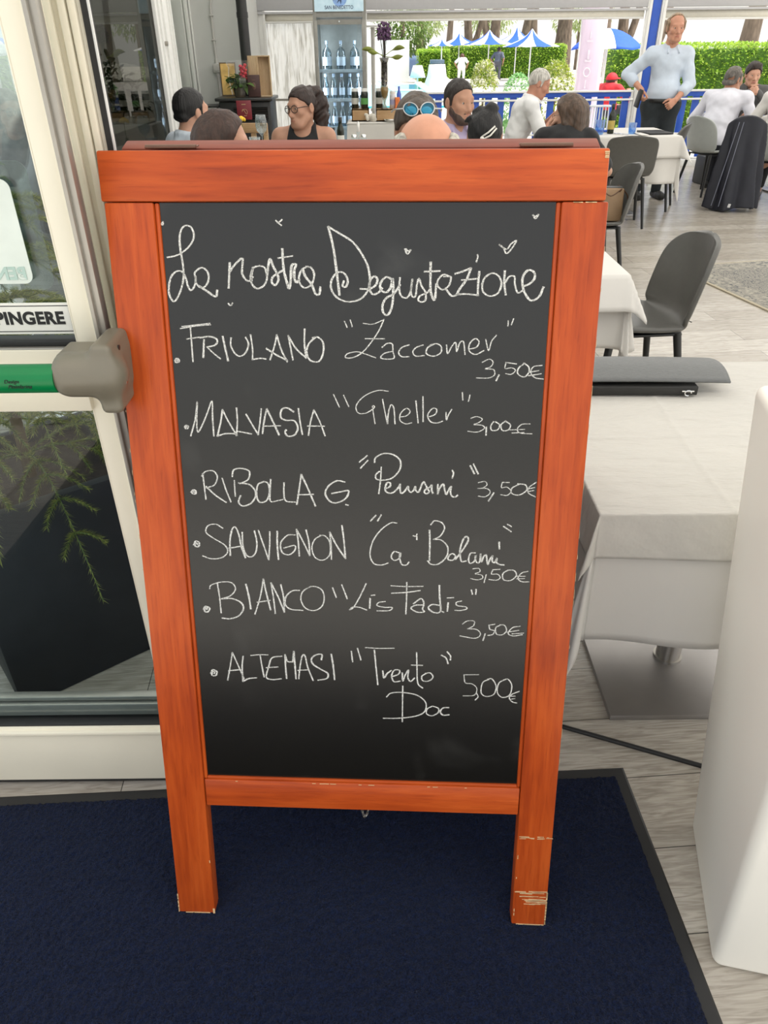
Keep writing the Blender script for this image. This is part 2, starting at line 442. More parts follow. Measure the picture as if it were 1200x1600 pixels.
CHALK = {
    'small_hearts': '-303,1310 -298,1309 -295,1311 -296,1307 -300,1308;-125,1313 -121,1309 -117,1306;-116,1314 -121,1310 -123,1310;-204,1194 -201,1191 -197,1195 -200,1191;67,1273 71,1266 76,1272 72,1270 69,1273;175,1265 176,1262 174,1255;254,1320 258,1315 262,1321 258,1318 255,1319;207,1279 213,1275 218,1267 225,1273 232,1285 224,1280 219,1273 213,1275 207,1279',
    'title': '-293,1261 -281,1263 -270,1268 -257,1278 -250,1291 -253,1303 -261,1306 -268,1301 -272,1288 -272,1271 -270,1248 -271,1230 -277,1212 -285,1199 -290,1197 -295,1207 -294,1221 -289,1234 -280,1241 -272,1240 -267,1230 -265,1220 -261,1213 -255,1219 -252,1230 -253,1238 -247,1244 -240,1246 -233,1240 -232,1230 -237,1220 -245,1217 -252,1224 -252,1233;-247,1219 -236,1212 -223,1204 -220,1213;-198,1253 -200,1235 -202,1217;-198,1241 -193,1248 -179,1260 -179,1249 -180,1238 -175,1229 -169,1227 -164,1233;-153,1249 -162,1246 -167,1235 -166,1223 -158,1216 -147,1221 -142,1233 -145,1246 -153,1249;-163,1246 -166,1235 -166,1228;-142,1235 -139,1251 -136,1259 -132,1248 -126,1237 -125,1228 -130,1221 -135,1225 -134,1232 -126,1238 -118,1242;-117,1273 -117,1261 -116,1243 -112,1225 -109,1216 -106,1228 -104,1249 -97,1251 -100,1243 -100,1230 -97,1225 -93,1229;-124,1260 -102,1263;-79,1248 -88,1244 -93,1234 -92,1223 -84,1217 -74,1223 -70,1236 -74,1246 -82,1248;-87,1243 -83,1233 -74,1222 -69,1209 -63,1208 -61,1218;-32,1207 -35,1234 -40,1274 -47,1304;-47,1304 -29,1294 -10,1282 5,1262 13,1243 14,1222 6,1206 -8,1198 -25,1198 -39,1206 -45,1219 -42,1232 -33,1240 -24,1238 -19,1228 -22,1219 -27,1220 -25,1227;-0,1216 13,1216 23,1221 26,1230 21,1234 15,1228 14,1216 19,1208 28,1211 33,1217;48,1230 39,1233 31,1225 31,1215 39,1211 46,1218 49,1231 50,1211 48,1190 42,1178 35,1181 34,1193 40,1203 51,1209 60,1222;60,1232 59,1217 62,1206 70,1203 76,1211 79,1231 77,1214 79,1205 84,1206 86,1223 89,1231 93,1220 99,1211 99,1200 93,1197 88,1200 91,1206 102,1211 106,1217;106,1254 106,1231 107,1211 113,1200 115,1223;97,1241 120,1242;135,1234 126,1237 118,1230 117,1221 125,1215 134,1221 137,1233 133,1234 126,1234;129,1217 139,1206 149,1209;143,1238 153,1241 166,1246;166,1246 161,1231 151,1217 146,1208;146,1208 160,1209 179,1207;153,1229 176,1231;179,1241 178,1223 178,1207;184,1223 188,1233 199,1239 209,1234 213,1223 208,1210 196,1206 186,1212 184,1221;217,1242 217,1226 220,1208;219,1226 224,1234 232,1234 233,1223 238,1211 245,1214;245,1220 255,1224 262,1232 260,1241 251,1243 244,1232 247,1214 258,1200 270,1205 276,1219',
    'friulano': '-282,1156 -257,1160 -234,1162;-279,1159 -235,1164;-266,1158 -266,1133 -266,1105;-273,1140 -252,1143;-246,1139 -249,1112;-252,1142 -236,1144 -225,1139 -229,1131 -242,1128;-242,1128 -233,1119 -222,1110;-216,1144 -213,1125 -210,1107;-203,1142 -204,1130 -198,1118 -190,1114 -181,1120 -176,1133 -180,1143;-172,1147 -170,1125 -171,1109;-171,1109 -159,1111 -150,1110;-143,1109 -135,1131 -131,1147;-131,1147 -125,1125 -116,1106;-148,1126 -134,1117 -116,1108;-107,1109 -110,1128 -113,1146;-113,1146 -102,1127 -86,1112;-86,1112 -88,1134 -87,1156;-70,1144 -81,1134 -85,1120 -79,1108 -66,1107 -59,1120 -59,1136 -67,1144 -75,1143;-295,1106 -292,1110 -288,1108 -289,1104 -294,1104 -293,1108 -290,1108 -291,1106',
    'zaccomer': '-25,1168 -21,1159;-16,1170 -13,1160;4,1165 19,1164 36,1171;36,1171 28,1154 15,1135 1,1120 -13,1113 -24,1113 -21,1119 -7,1122 6,1119 23,1113;7,1142 37,1142;33,1129 41,1135 49,1134 50,1123 52,1113 41,1111 31,1113 37,1120 50,1123;75,1133 64,1129 59,1121 64,1115 75,1115;97,1133 86,1129 81,1122 86,1116 99,1117;113,1134 104,1129 102,1120 113,1116 124,1121 125,1130 118,1135 108,1133;133,1133 135,1120 141,1131 147,1137 149,1123 153,1136 159,1138 162,1119;168,1127 179,1130 183,1138 177,1143 169,1136 168,1125 178,1119 191,1125;193,1142 198,1125 202,1139 209,1148;226,1170 226,1162;234,1173 231,1164',
    'zaccomer_price': '189,1107 200,1112 206,1107 202,1100 194,1097 207,1096 209,1088 200,1083 181,1083;216,1088 212,1079;242,1105 226,1107;226,1107 225,1098 235,1099 241,1095 235,1089 226,1090;255,1106 246,1099 245,1090 255,1085 262,1092 261,1101 253,1106;282,1103 269,1101 265,1092 272,1084 285,1082;262,1092 277,1095;262,1087 281,1090',
    'malvasia': '-279,986 -270,1012 -264,1042 -267,1015 -267,992 -257,1007 -248,1026 -240,1043 -241,1015 -241,986;-235,986 -228,1010 -224,1029;-224,1029 -217,1013 -207,994 -203,987;-235,986 -221,990 -203,990;-201,1032 -201,1010 -204,987;-201,994 -190,992 -179,990;-186,1022 -177,1005 -168,989;-168,989 -164,1010 -161,1031;-161,991 -157,1013 -152,1031;-152,1031 -144,1013 -134,989;-159,1003 -131,1004;-109,1027 -119,1033 -128,1030 -130,1018 -122,1013 -108,1012 -103,1000 -109,989 -120,987 -124,994 -122,997;-101,1032 -99,1011 -96,990;-86,989 -82,1011 -76,1030;-76,1030 -67,1011 -59,988;-87,1004 -60,1004;-288,1000 -286,1003 -282,1002 -283,998 -287,998 -287,1001 -285,1001 -285,1000',
    'gheller': '-44,1055 -35,1035;-28,1054 -20,1036;43,1061 26,1062 5,1053 -8,1038 -5,1026 8,1026 21,1035 18,1037 20,1021 22,1009;34,1048 38,1027 42,1009;42,1009 43,1024 47,1039 52,1034 54,1009;61,1020 72,1022 78,1029 72,1034 63,1026 62,1015 71,1009 81,1011;87,1046 91,1011;98,1053 99,1013;106,1020 118,1025 120,1033 113,1034 106,1023 111,1013 121,1011 130,1014;135,1028 136,1016 139,1024 144,1033;160,1060 161,1048;172,1056 170,1046',
    'gheller_price': '175,1019 184,1022 193,1018 187,1012 180,1009 193,1008 197,1003 186,997 171,998;200,1005 200,992;211,1014 207,1007 209,1000 218,1001 221,1009 214,1014;230,1015 223,1009 226,1000 235,1001 238,1009 230,1015;269,1011 256,1010 249,1002 255,996 273,995;236,1001 261,1002;241,996 260,997',
    'ribolla': '-264,922 -263,900 -262,878;-266,918 -259,926 -246,927 -240,917 -246,903 -260,898;-260,900 -245,885 -228,873;-232,915 -227,895 -220,874;-212,911 -212,884;-215,918 -212,929 -199,932 -186,927 -189,913 -203,906;-205,907 -186,904 -177,889 -185,873 -200,867 -207,874 -203,885;-163,910 -173,904 -176,886 -171,874 -159,878 -154,893 -156,907 -163,910;-151,914 -153,893 -153,876 -142,877 -130,880;-129,908 -130,890 -127,877 -109,875;-109,871 -104,899 -100,923;-100,923 -90,900 -78,869;-107,888 -81,889;-28,911 -41,913 -55,904 -61,891 -54,878 -42,875 -27,883 -22,896 -36,894 -50,891;-27,872 -23,871;-286,890 -282,894 -278,892 -279,887 -284,888 -283,892 -280,892 -281,890',
    'perusini': '9,956 -4,945;10,948 -2,935;32,937 31,917 28,892;21,945 23,953 36,960 52,958 63,948 62,933 50,919 34,915 24,917 23,924 28,929 32,930;39,901 46,904 47,910 42,911 39,904 39,897 45,893 53,895 61,904 63,909 63,901 65,893 71,897 76,905 77,899 81,895 86,899 88,905 89,898 94,896 99,909 102,913 104,910 108,902 111,896 106,893 103,896 105,900 112,904 115,908 115,900 117,894;125,909 125,893;125,893 129,904 134,910 136,902 139,892 143,900 147,906 146,896 149,889 154,888 158,891;148,933 150,928 148,920;177,941 184,928;182,944 190,928',
    'perusini_price': '191,913 202,915 205,909 198,904 190,903 206,903 211,896 203,889 192,890;217,896 209,882;241,914 230,914;230,914 229,905 238,906 245,899 239,892 228,893;257,911 246,904 247,895 259,893 270,901 268,910 255,912;285,915 274,906 273,897 285,890;271,903 283,906;273,899 282,901',
    'sauvignon': '-237,827 -248,834 -262,831 -266,819 -253,808 -236,797 -231,785 -241,774 -259,771 -275,776;-227,778 -226,804 -221,825 -215,829 -210,816 -207,795 -201,774;-229,791 -207,795;-204,820 -204,795 -199,779 -190,776 -182,786 -180,805 -183,823;-176,824 -169,799 -161,771;-161,771 -158,799 -157,822;-144,823 -145,799 -144,772;-114,817 -127,816 -139,802 -137,785 -125,781 -115,790 -116,798 -134,793;-108,779 -109,806 -111,827;-111,827 -101,806 -90,780;-90,780 -91,806 -95,826;-70,817 -81,809 -86,794 -81,777 -68,772 -56,782 -55,804 -63,816 -72,817;-53,774 -53,798 -55,823;-55,823 -43,798 -29,776;-29,776 -31,807 -34,835;-289,796 -285,803 -279,800 -281,793 -287,794 -286,799 -283,799 -283,797',
    'bolani': '23,854 14,844;32,855 26,844;58,841 48,841 32,829 18,808 13,784 19,768 32,765 44,769;62,788 54,790 49,781 54,774 63,778 65,788 63,781 67,767 75,766 79,771;86,819 91,818;92,822 92,812;113,829 114,807 114,775;115,839 121,846 133,843 138,833 131,819 120,813;120,813 133,812 144,800 143,783 130,769 117,768 111,774;148,786 145,778 153,776 158,783 153,788 147,785;158,778 169,794 178,811 176,819 170,814 165,794 168,775 176,775;236,838 249,829;242,842 249,838;191,790 183,789 180,778 183,771 190,775 192,786 191,780 195,772 199,775 200,788;200,788 202,774 205,783 209,787 211,778 213,769 216,779 220,785;220,785 220,776 224,773 228,781 227,774 232,770 240,769;230,810 231,798',
    'bolani_price': '188,761 198,762 200,756 192,752 203,750 205,744 196,741 185,743;211,751 208,736;234,761 222,760;222,760 220,752 230,752 235,746 229,741 216,742;248,760 239,753 241,742 253,741 262,750 258,759 247,760;281,758 271,755 265,745 272,739 284,739;262,749 277,749;263,744 276,745',
    'bianco': '-253,725 -251,700 -250,669;-267,715 -264,722 -246,728 -228,727 -222,715 -232,702 -248,696;-248,696 -230,697 -214,690 -210,678 -219,664 -235,658 -249,659;-203,725 -199,701 -197,678;-190,668 -179,702 -172,735;-172,735 -168,708 -162,677;-185,691 -162,695;-154,670 -156,700 -159,728;-159,728 -148,703 -138,673;-138,673 -138,700 -142,725;-110,715 -122,714 -133,704 -136,689 -127,679 -105,677;-90,723 -104,713 -108,698 -101,682 -86,677 -72,685 -67,702 -72,718 -87,723 -100,717;-281,675 -277,681 -270,678 -273,671 -279,671 -278,677 -274,678 -275,675',
    'lis_fadis': '-52,721 -46,703;-36,727 -27,701;6,730 -5,705 -16,685 -23,680;-23,680 -18,685 -6,685 7,680;13,702 12,684;15,708 21,709;39,697 28,695 25,689 38,686 51,686 46,680 25,679;76,734 76,706 75,674;49,727 75,726 104,727;50,713 75,715 99,719;88,694 101,704 106,695 104,684 107,679 95,678 84,685 91,691 104,692;132,729 133,708 135,681 124,678 114,686 120,693 133,692;135,681 141,679;148,697 147,681;146,706 157,707;171,701 162,698 164,692 178,690 180,686 170,683 160,683;187,722 189,714;195,723 195,714',
    'lis_fadis_price': '174,657 182,663 194,663 193,654 183,648;183,648 199,647 206,638 197,630 170,634;214,639 211,626;230,658 220,656;220,656 222,648 230,645 227,638 219,636;241,657 232,651 234,639 244,638 251,646 247,656 239,657;274,655 261,652 254,641 263,636 279,639;251,643 272,647;261,640 281,642',
    'altemasi': '-247,535 -241,562 -235,591;-235,591 -227,568 -217,539;-244,554 -222,557;-216,584 -219,562 -219,533;-219,533 -208,539 -194,541;-202,586 -187,588 -171,588;-185,586 -183,566 -180,543;-146,586 -164,582 -171,563 -176,543 -166,538 -149,540;-175,562 -154,564;-139,541 -140,564 -140,589;-140,589 -136,576 -127,575;-127,575 -124,596;-124,596 -123,570 -122,541;-117,541 -114,565 -109,588 -104,587 -100,565 -91,538;-118,558 -98,560;-75,581 -74,591 -85,590 -93,581 -89,570 -74,560 -64,553 -66,543 -82,539;-57,592 -54,569 -52,541;-277,548 -273,555 -266,552 -268,544 -275,544 -274,551 -270,551 -271,548',
    'trento_doc': '-21,599 -19,578;-10,605 -4,582;4,607 29,606 55,607;20,602 23,567 26,533;35,561 37,547 43,556 50,562;52,550 63,555 65,563 56,563 51,552 55,540 66,541;70,558 71,541 75,553 81,564 80,549 85,541 92,548;95,599 96,569 98,538 107,528;86,574 106,574;113,558 105,552 107,543 118,543 125,551 120,559 111,558;149,602 155,594 155,586;139,595 147,590 151,579',
    'doc': '71,531 71,495 71,457;42,508 50,516 70,518 97,513 113,498 111,479 94,469 64,464 36,463;125,491 116,485 115,475 125,471 136,478 136,487 126,491;155,489 145,488 140,480 145,473 156,474',
    'altemasi_price': '206,558 180,557;180,557 183,541 195,539 204,530 200,516 180,514;204,520 207,513 202,506;225,549 214,542 212,522 221,514 235,519 238,536 230,550 222,549;255,550 243,542 241,523 250,513 263,518 266,537 259,550 251,549;280,526 268,520 263,512 269,504 277,502;261,515 273,516;264,509 273,511',
}
# ---------------------------------------------------------------- common materials
CREAM = mat('cream_aluminium', (0.79, 0.74, 0.60), 0.38, var=0.03, scale=6, bump=0.02, bscale=60)
GASKET = mat('black_rubber', (0.012, 0.012, 0.012), 0.55)
GREYMETAL = mat('grey_metal', (0.36, 0.34, 0.30), 0.35, 0.6, var=0.05, scale=30)
WHITE = mat('white_paint', (0.80, 0.80, 0.77), 0.45, var=0.03, scale=5)
WALL = mat('wall_panel', (0.56, 0.565, 0.54), 0.5, var=0.04, scale=3)
BLUE = mat('blue_paint', (0.02, 0.09, 0.48), 0.4, var=0.08, scale=8)
CLEAR = glass('clear_glass', (0.95, 0.98, 0.96))
DOORGLASS = glass('door_glass', (0.78, 0.88, 0.90), ior=1.42)
DARKGLASS = glass('dark_tinted_glass', (0.26, 0.265, 0.245), ior=1.22, refl=(0.5, 0.5, 0.48))
TUMBLERGLASS = glass('drinking_glass', (0.88, 0.93, 0.95), ior=1.9)
BLUEGLASS = glass('blue_drinking_glass', (0.45, 0.68, 0.92), ior=1.9)
CLOTH = mat('white_linen', (0.63, 0.61, 0.57), 0.85, var=0.03, scale=3, bump=0.25, bscale=7, sheen=0.1)
CHAIRGREY = mat('grey_leatherette', (0.085, 0.083, 0.075), 0.36, var=0.05, scale=40, bump=0.05, bscale=300)
CHAIRPALE = mat('pale_grey_plastic', (0.42, 0.44, 0.42), 0.4, var=0.03)
BLACK = mat('black_metal', (0.012, 0.012, 0.011), 0.4)
STEEL = mat('brushed_steel', (0.42, 0.40, 0.37), 0.32, 1.0, var=0.12, scale=12, stretch=(1, 1, 0.1))
GREENPAINT = mat('green_enamel', (0.0, 0.17, 0.045), 0.28, var=0.05, spec=0.35)
PLASTIC = mat('taupe_plastic', (0.165, 0.147, 0.108), 0.36, var=0.04, scale=12)
INK = mat('black_ink', (0.01, 0.01, 0.01), 0.6)
CHROME = mat('chrome', (0.7, 0.7, 0.68), 0.15, 1.0)

# ---------------------------------------------------------------- floor, roof, walls
def floor_material():
    m = bpy.data.materials.new('grey_wood_planks'); m.use_nodes = True
    t = m.node_tree; b = t.nodes['Principled BSDF']
    tc = t.nodes.new('ShaderNodeTexCoord')
    br = t.nodes.new('ShaderNodeTexBrick')
    br.offset = 0.37; br.inputs['Scale'].default_value = 1.0
    br.inputs['Brick Width'].default_value = 1.5; br.inputs['Row Height'].default_value = 0.185
    br.inputs['Mortar Size'].default_value = 0.0012; br.inputs['Bias'].default_value = 0.0
    br.inputs['Color1'].default_value = (0.40, 0.362, 0.305, 1); br.inputs['Color2'].default_value = (0.51, 0.475, 0.415, 1); br.inputs['Mortar'].default_value = (0.08, 0.075, 0.065, 1)
    mr = t.nodes.new('ShaderNodeMapping'); mr.inputs['Rotation'].default_value = (0, 0, math.radians(-4))
    t.links.new(tc.outputs['Object'], mr.inputs['Vector']); t.links.new(mr.outputs['Vector'], br.inputs['Vector'])
    mp = t.nodes.new('ShaderNodeMapping'); mp.inputs['Scale'].default_value = (0.9, 9, 1)
    t.links.new(mr.outputs['Vector'], mp.inputs['Vector'])
    n = t.nodes.new('ShaderNodeTexNoise'); n.inputs['Scale'].default_value = 9; n.inputs['Detail'].default_value = 9; n.inputs['Distortion'].default_value = 1.6
    t.links.new(mp.outputs['Vector'], n.inputs['Vector'])
    rp = t.nodes.new('ShaderNodeValToRGB')
    rp.color_ramp.elements[0].position = 0.35; rp.color_ramp.elements[0].color = (0.70, 0.68, 0.66, 1)
    rp.color_ramp.elements[1].position = 0.62; rp.color_ramp.elements[1].color = (1.08, 1.08, 1.08, 1)
    t.links.new(n.outputs['Fac'], rp.inputs['Fac'])
    mx = t.nodes.new('ShaderNodeMix'); mx.data_type = 'RGBA'; mx.blend_type = 'MULTIPLY'; mx.inputs['Factor'].default_value = 1
    t.links.new(br.outputs['Color'], mx.inputs['A']); t.links.new(rp.outputs['Color'], mx.inputs['B'])
    t.links.new(mx.outputs['Result'], b.inputs['Base Color'])
    b.inputs['Roughness'].default_value = 0.22; b.inputs['Specular IOR Level'].default_value = 0.75
    bp = t.nodes.new('ShaderNodeBump'); bp.inputs['Strength'].default_value = 0.15; bp.inputs['Distance'].default_value = 0.004
    t.links.new(n.outputs['Fac'], bp.inputs['Height']); t.links.new(bp.outputs['Normal'], b.inputs['Normal'])
    return m

m = MB(); m.box((2.75, 5.2, -0.1), (8.5, 12.8, 0.2))
structure(m.build('floor', floor_material()))

def roof_material():
    # unseen roof, made translucent so daylight brightens the room below
    m = mat('translucent_roof', (0.80, 0.80, 0.78), 0.7, var=0.02)
    t = m.node_tree; b = t.nodes['Principled BSDF']
    tl = t.nodes.new('ShaderNodeBsdfTranslucent'); tl.inputs['Color'].default_value = (0.92, 0.92, 0.90, 1)
    mx = t.nodes.new('ShaderNodeMixShader'); mx.inputs['Fac'].default_value = 0.50
    t.links.new(b.outputs['BSDF'], mx.inputs[1]); t.links.new(tl.outputs['BSDF'], mx.inputs[2]); t.links.new(mx.outputs['Shader'], t.nodes['Material Output'].inputs['Surface'])
    return m
# roof over the veranda, open towards the front, the garden side and the right
m = MB()
m.poly([(-2.2, -0.4, 2.75), (7.6, -0.4, 2.75), (7.6, 11.9, 2.75), (-2.2, 11.9, 2.75)])
structure(m.build('ceiling', roof_material()))

# ground outside
GROUND = mat('pale_paving', (0.60, 0.57, 0.52), 0.8, var=0.06, scale=2, bump=0.1, bscale=30)
m = MB(); m.box((10, 40, -0.3), (120, 100, 0.2))
structure(m.build('ground', GROUND))
m = MB(); m.box((2, -7.5, -0.26), (24, 12.5, 0.2))
structure(m.build('path', mat('entrance_paving', (0.66, 0.64, 0.60), 0.8, var=0.08, scale=4, bump=0.1, bscale=40)))

# back beam, rolled blinds and posts at the garden side
BEAM = mat('grey_aluminium_box', (0.47, 0.47, 0.48), 0.4, var=0.02)
BLIND = mat('cream_canvas', (0.84, 0.81, 0.71), 0.8, var=0.03)
def beam(x0, x1, name):
    m = MB()
    m.box(((x0 + x1) / 2, 11.62, 2.12), (x1 - x0, 0.14, 0.47), bev=0.006)
    m.box(((x0 + x1) / 2, 11.56, 1.862), (x1 - x0, 0.03, 0.025))
    structure(m.build(name, BEAM))
beam(-1.62, 3.50, 'beam'); beam(3.74, 7.4, 'beam')
def blind(x0, x1, zb, label):
    m = MB(); m.poly([(x0, 11.60, zb), (x1, 11.60, zb), (x1, 11.60, 1.86), (x0, 11.60, 1.86)])
    o = m.build('canvas_roll', BLIND); solidify(o, 0.008)
    me = o; t = tag(me, label, 'blind')
    w = MB(); w.bar((x0, 11.60, zb - 0.006), (x1, 11.60, zb - 0.006), 0.012)
    w.build('weight_bar', WHITE, o)
    return t
blind(-1.50, -0.80, 1.765, 'short cream canvas blind above the streaky clear curtain')
blind(-0.16, 3.47, 1.775, 'long cream canvas roll blind over the opening towards the pool')
blind(3.75, 7.3, 1.760, 'cream canvas roll blind over the opening right of the blue post')

m = MB(); m.box((3.615, 11.62, 1.3), (0.11, 0.10, 2.6), bev=0.008)
structure(m.build('column', BLUE))
for x in (3.52, 3.71):
    m = MB(); m.box((x, 11.58, 1.1), (0.065, 0.06, 2.2), bev=0.006); m.box((x, 11.54, 1.1), (0.02, 0.02, 2.2))
    structure(m.build('trim_1' if x < 3.6 else 'trim_2', WHITE))
m = MB(); m.box((-1.66, 11.64, 2.1), (0.11, 0.1, 1.0), bev=0.008)
structure(m.build('column', BLUE))
m = MB(); m.box((-1.545, 11.6, 1.1), (0.09, 0.06, 2.2), bev=0.006); m.box((-1.50, 11.57, 1.1), (0.03, 0.03, 2.2))
structure(m.build('trim_3', WHITE))
m = MB(); m.box((2.9, 11.55, 0.02), (9.0, 0.14, 0.13), bev=0.01)
structure(m.build('kerb', mat('pale_kerb', (0.7, 0.69, 0.66), 0.6)))

# streaky clear curtain left of the fridge
def curtain_material():
    m = bpy.data.materials.new('streaky_clear_plastic'); m.use_nodes = True
    t = m.node_tree; b = t.nodes['Principled BSDF']
    tc = t.nodes.new('ShaderNodeTexCoord'); mp = t.nodes.new('ShaderNodeMapping'); mp.inputs['Scale'].default_value = (16, 1, 1.1)
    n = t.nodes.new('ShaderNodeTexNoise'); n.inputs['Scale'].default_value = 3.2; n.inputs['Detail'].default_value = 6; n.inputs['Distortion'].default_value = 1.0
    r = t.nodes.new('ShaderNodeValToRGB'); r.color_ramp.elements[0].position = 0.36; r.color_ramp.elements[0].color = (0.66, 0.65, 0.61, 1)
    r.color_ramp.elements[1].position = 0.52; r.color_ramp.elements[1].color = (0.92, 0.92, 0.90, 1)
    t.links.new(tc.outputs['Object'], mp.inputs['Vector']); t.links.new(mp.outputs['Vector'], n.inputs['Vector']); t.links.new(n.outputs['Fac'], r.inputs['Fac'])
    t.links.new(r.outputs['Color'], b.inputs['Base Color']); b.inputs['Roughness'].default_value = 0.3
    tl = t.nodes.new('ShaderNodeBsdfTranslucent'); t.links.new(r.outputs['Color'], tl.inputs['Color'])
    mx = t.nodes.new('ShaderNodeMixShader'); mx.inputs['Fac'].default_value = 0.75
    t.links.new(b.outputs['BSDF'], mx.inputs[1]); t.links.new(tl.outputs['BSDF'], mx.inputs[2])
    t.links.new(mx.outputs['Shader'], t.nodes['Material Output'].inputs['Surface'])
    return m
P = np.zeros((30, 12, 3))
for i in range(30):
    for j in range(12):
        P[i, j] = (-1.50 + 0.95 * i / 29, 11.66 + 0.012 * math.sin(i * 1.7), 0.05 + 1.75 * j / 11)
o = link('plastic_curtain', grid_mesh('plastic_curtain', P), curtain_material())
solidify(o, 0.003)
tag(o, 'bright streaky clear plastic curtain hanging left of the tall fridge', 'curtain')
m = MB(); m.box((-1.02, 11.65, 0.87), (0.96, 0.02, 0.025)); m.build('cross_bar', GREYMETAL, o)

# ------------------------------------------------ left glazed wall, conduit wall
def frame_piece(name, c, s, mtl=WHITE, bev=0.004):
    m = MB(); m.box(c, s, bev=bev); return structure(m.build(name, mtl))
# bottom track, top track
frame_piece('trim_4', (-1.50, 3.02, 0.025), (0.11, 3.5, 0.05), WHITE)
frame_piece('trim_5', (-1.50, 3.0, 2.4), (0.10, 3.6, 0.12), WHITE)
frame_piece('wall_left', (-1.52, 3.8, 2.62), (0.10, 5.2, 0.36), WALL)
for y in (1.28, 3.0):
    frame_piece('trim_6', (-1.50, y, 1.2), (0.06, 0.07, 2.4), WHITE)
m = MB(); m.box((-1.50, 2.12, 1.2), (0.008, 1.68, 2.3)); structure(m.build('window_1', CLEAR))
m = MB(); m.box((-1.50, 3.6, 1.2), (0.008, 1.05, 2.3)); structure(m.build('window_2', CLEAR))
# dark tinted panel
w = thing('window_3', None, None); structure(w)
m = MB(); m.box((-1.50, 5.02, 1.22), (0.012, 1.72, 2.36)); m.build('pane', DARKGLASS, w)
m = MB(); m.box((-1.495, 4.15, 1.22), (0.02, 0.022, 2.4)); m.build('gasket', GASKET, w)
# white mullion between the dark panel and the clear panel
m = MB()
m.box((-1.50, 6.10, 1.25), (0.06, 0.44, 2.5), bev=0.006)
for yy in (5.93, 6.04, 6.2, 6.27): m.box((-1.468, yy, 1.25), (0.02, 0.018, 2.5))
structure(m.build('trim_7', WHITE))
m = MB(); m.bar((-1.47, 6.0, 1.52), (-1.45, 6.0, 1.52), 0.014)
m.build('latch', GREYMETAL, bpy.data.objects['trim_7'])
# clear panel running to the corner, and the wall with the cable conduits
def quad_wall(name, x0, y0, x1, y1, z0, z1, t, mtl):
    m = MB(); d = Vector((x1 - x0, y1 - y0, 0)); L = d.length; a = math.atan2(d.y, d.x)
    m.box((0, 0, 0), (L, t, z1 - z0))
    return structure(m.build(name, mtl, None, loc=((x0 + x1) / 2, (y0 + y1) / 2, (z0 + z1) / 2), rot=(0, 0, a)))
quad_wall('window_4', -1.53, 6.32, -2.04, 9.4, 0.05, 2.5, 0.01, glass('greenish_glass', (0.72, 0.78, 0.72), ior=2.1))
quad_wall('wall_left', -1.66, 6.34, -2.17, 9.45, 0.0, 2.7, 0.08, WALL)
quad_wall('wall_back', -2.1, 9.5, -1.50, 9.5, 0.0, 2.75, 0.10, WALL)
quad_wall('wall_left', -1.53, 9.55, -1.62, 11.6, 0.0, 2.75, 0.08, WALL)
m = MB(); m.box((-2.035, 9.42, 1.3), (0.035, 0.05, 2.6)); m.box((-2.0, 9.44, 1.3), (0.012, 0.03, 2.6)); structure(m.build('trim_8', WHITE))
COND = mat('grey_conduit', (0.50, 0.49, 0.46), 0.5, var=0.03)
def conduit(x, y, xe, label):
    o = thing('cable_conduit', label, 'conduit', (x, y, 0))
    m = MB(); m.tube([(xe, 0, 2.7), (xe, 0, 2.05), (0.02, 0, 1.95), (0, 0, 1.85), (0, 0, 0.4)], 0.011)
    m.build('pipe', COND, o)
    for z in (1.78, 1.56, 1.0):
        m = MB(); m.box((0, 0, z), (0.045, 0.03, 0.016), bev=0.003); m.build('clip', COND, o)
    m = MB(); m.box((0, -0.005, 1.30), (0.085, 0.045, 0.085), bev=0.008); m.bar((0, -0.03, 1.30), (0, -0.035, 1.30), 0.026, n=20)
    m.bar((0, 0, 1.34), (0, 0, 1.38), 0.016); m.bar((0, 0, 1.22), (0, 0, 1.26), 0.016)
    m.build('junction_box', COND, o)
conduit(-1.78, 9.43, 0.03, 'grey cable conduit with a round junction box on the pale back wall')

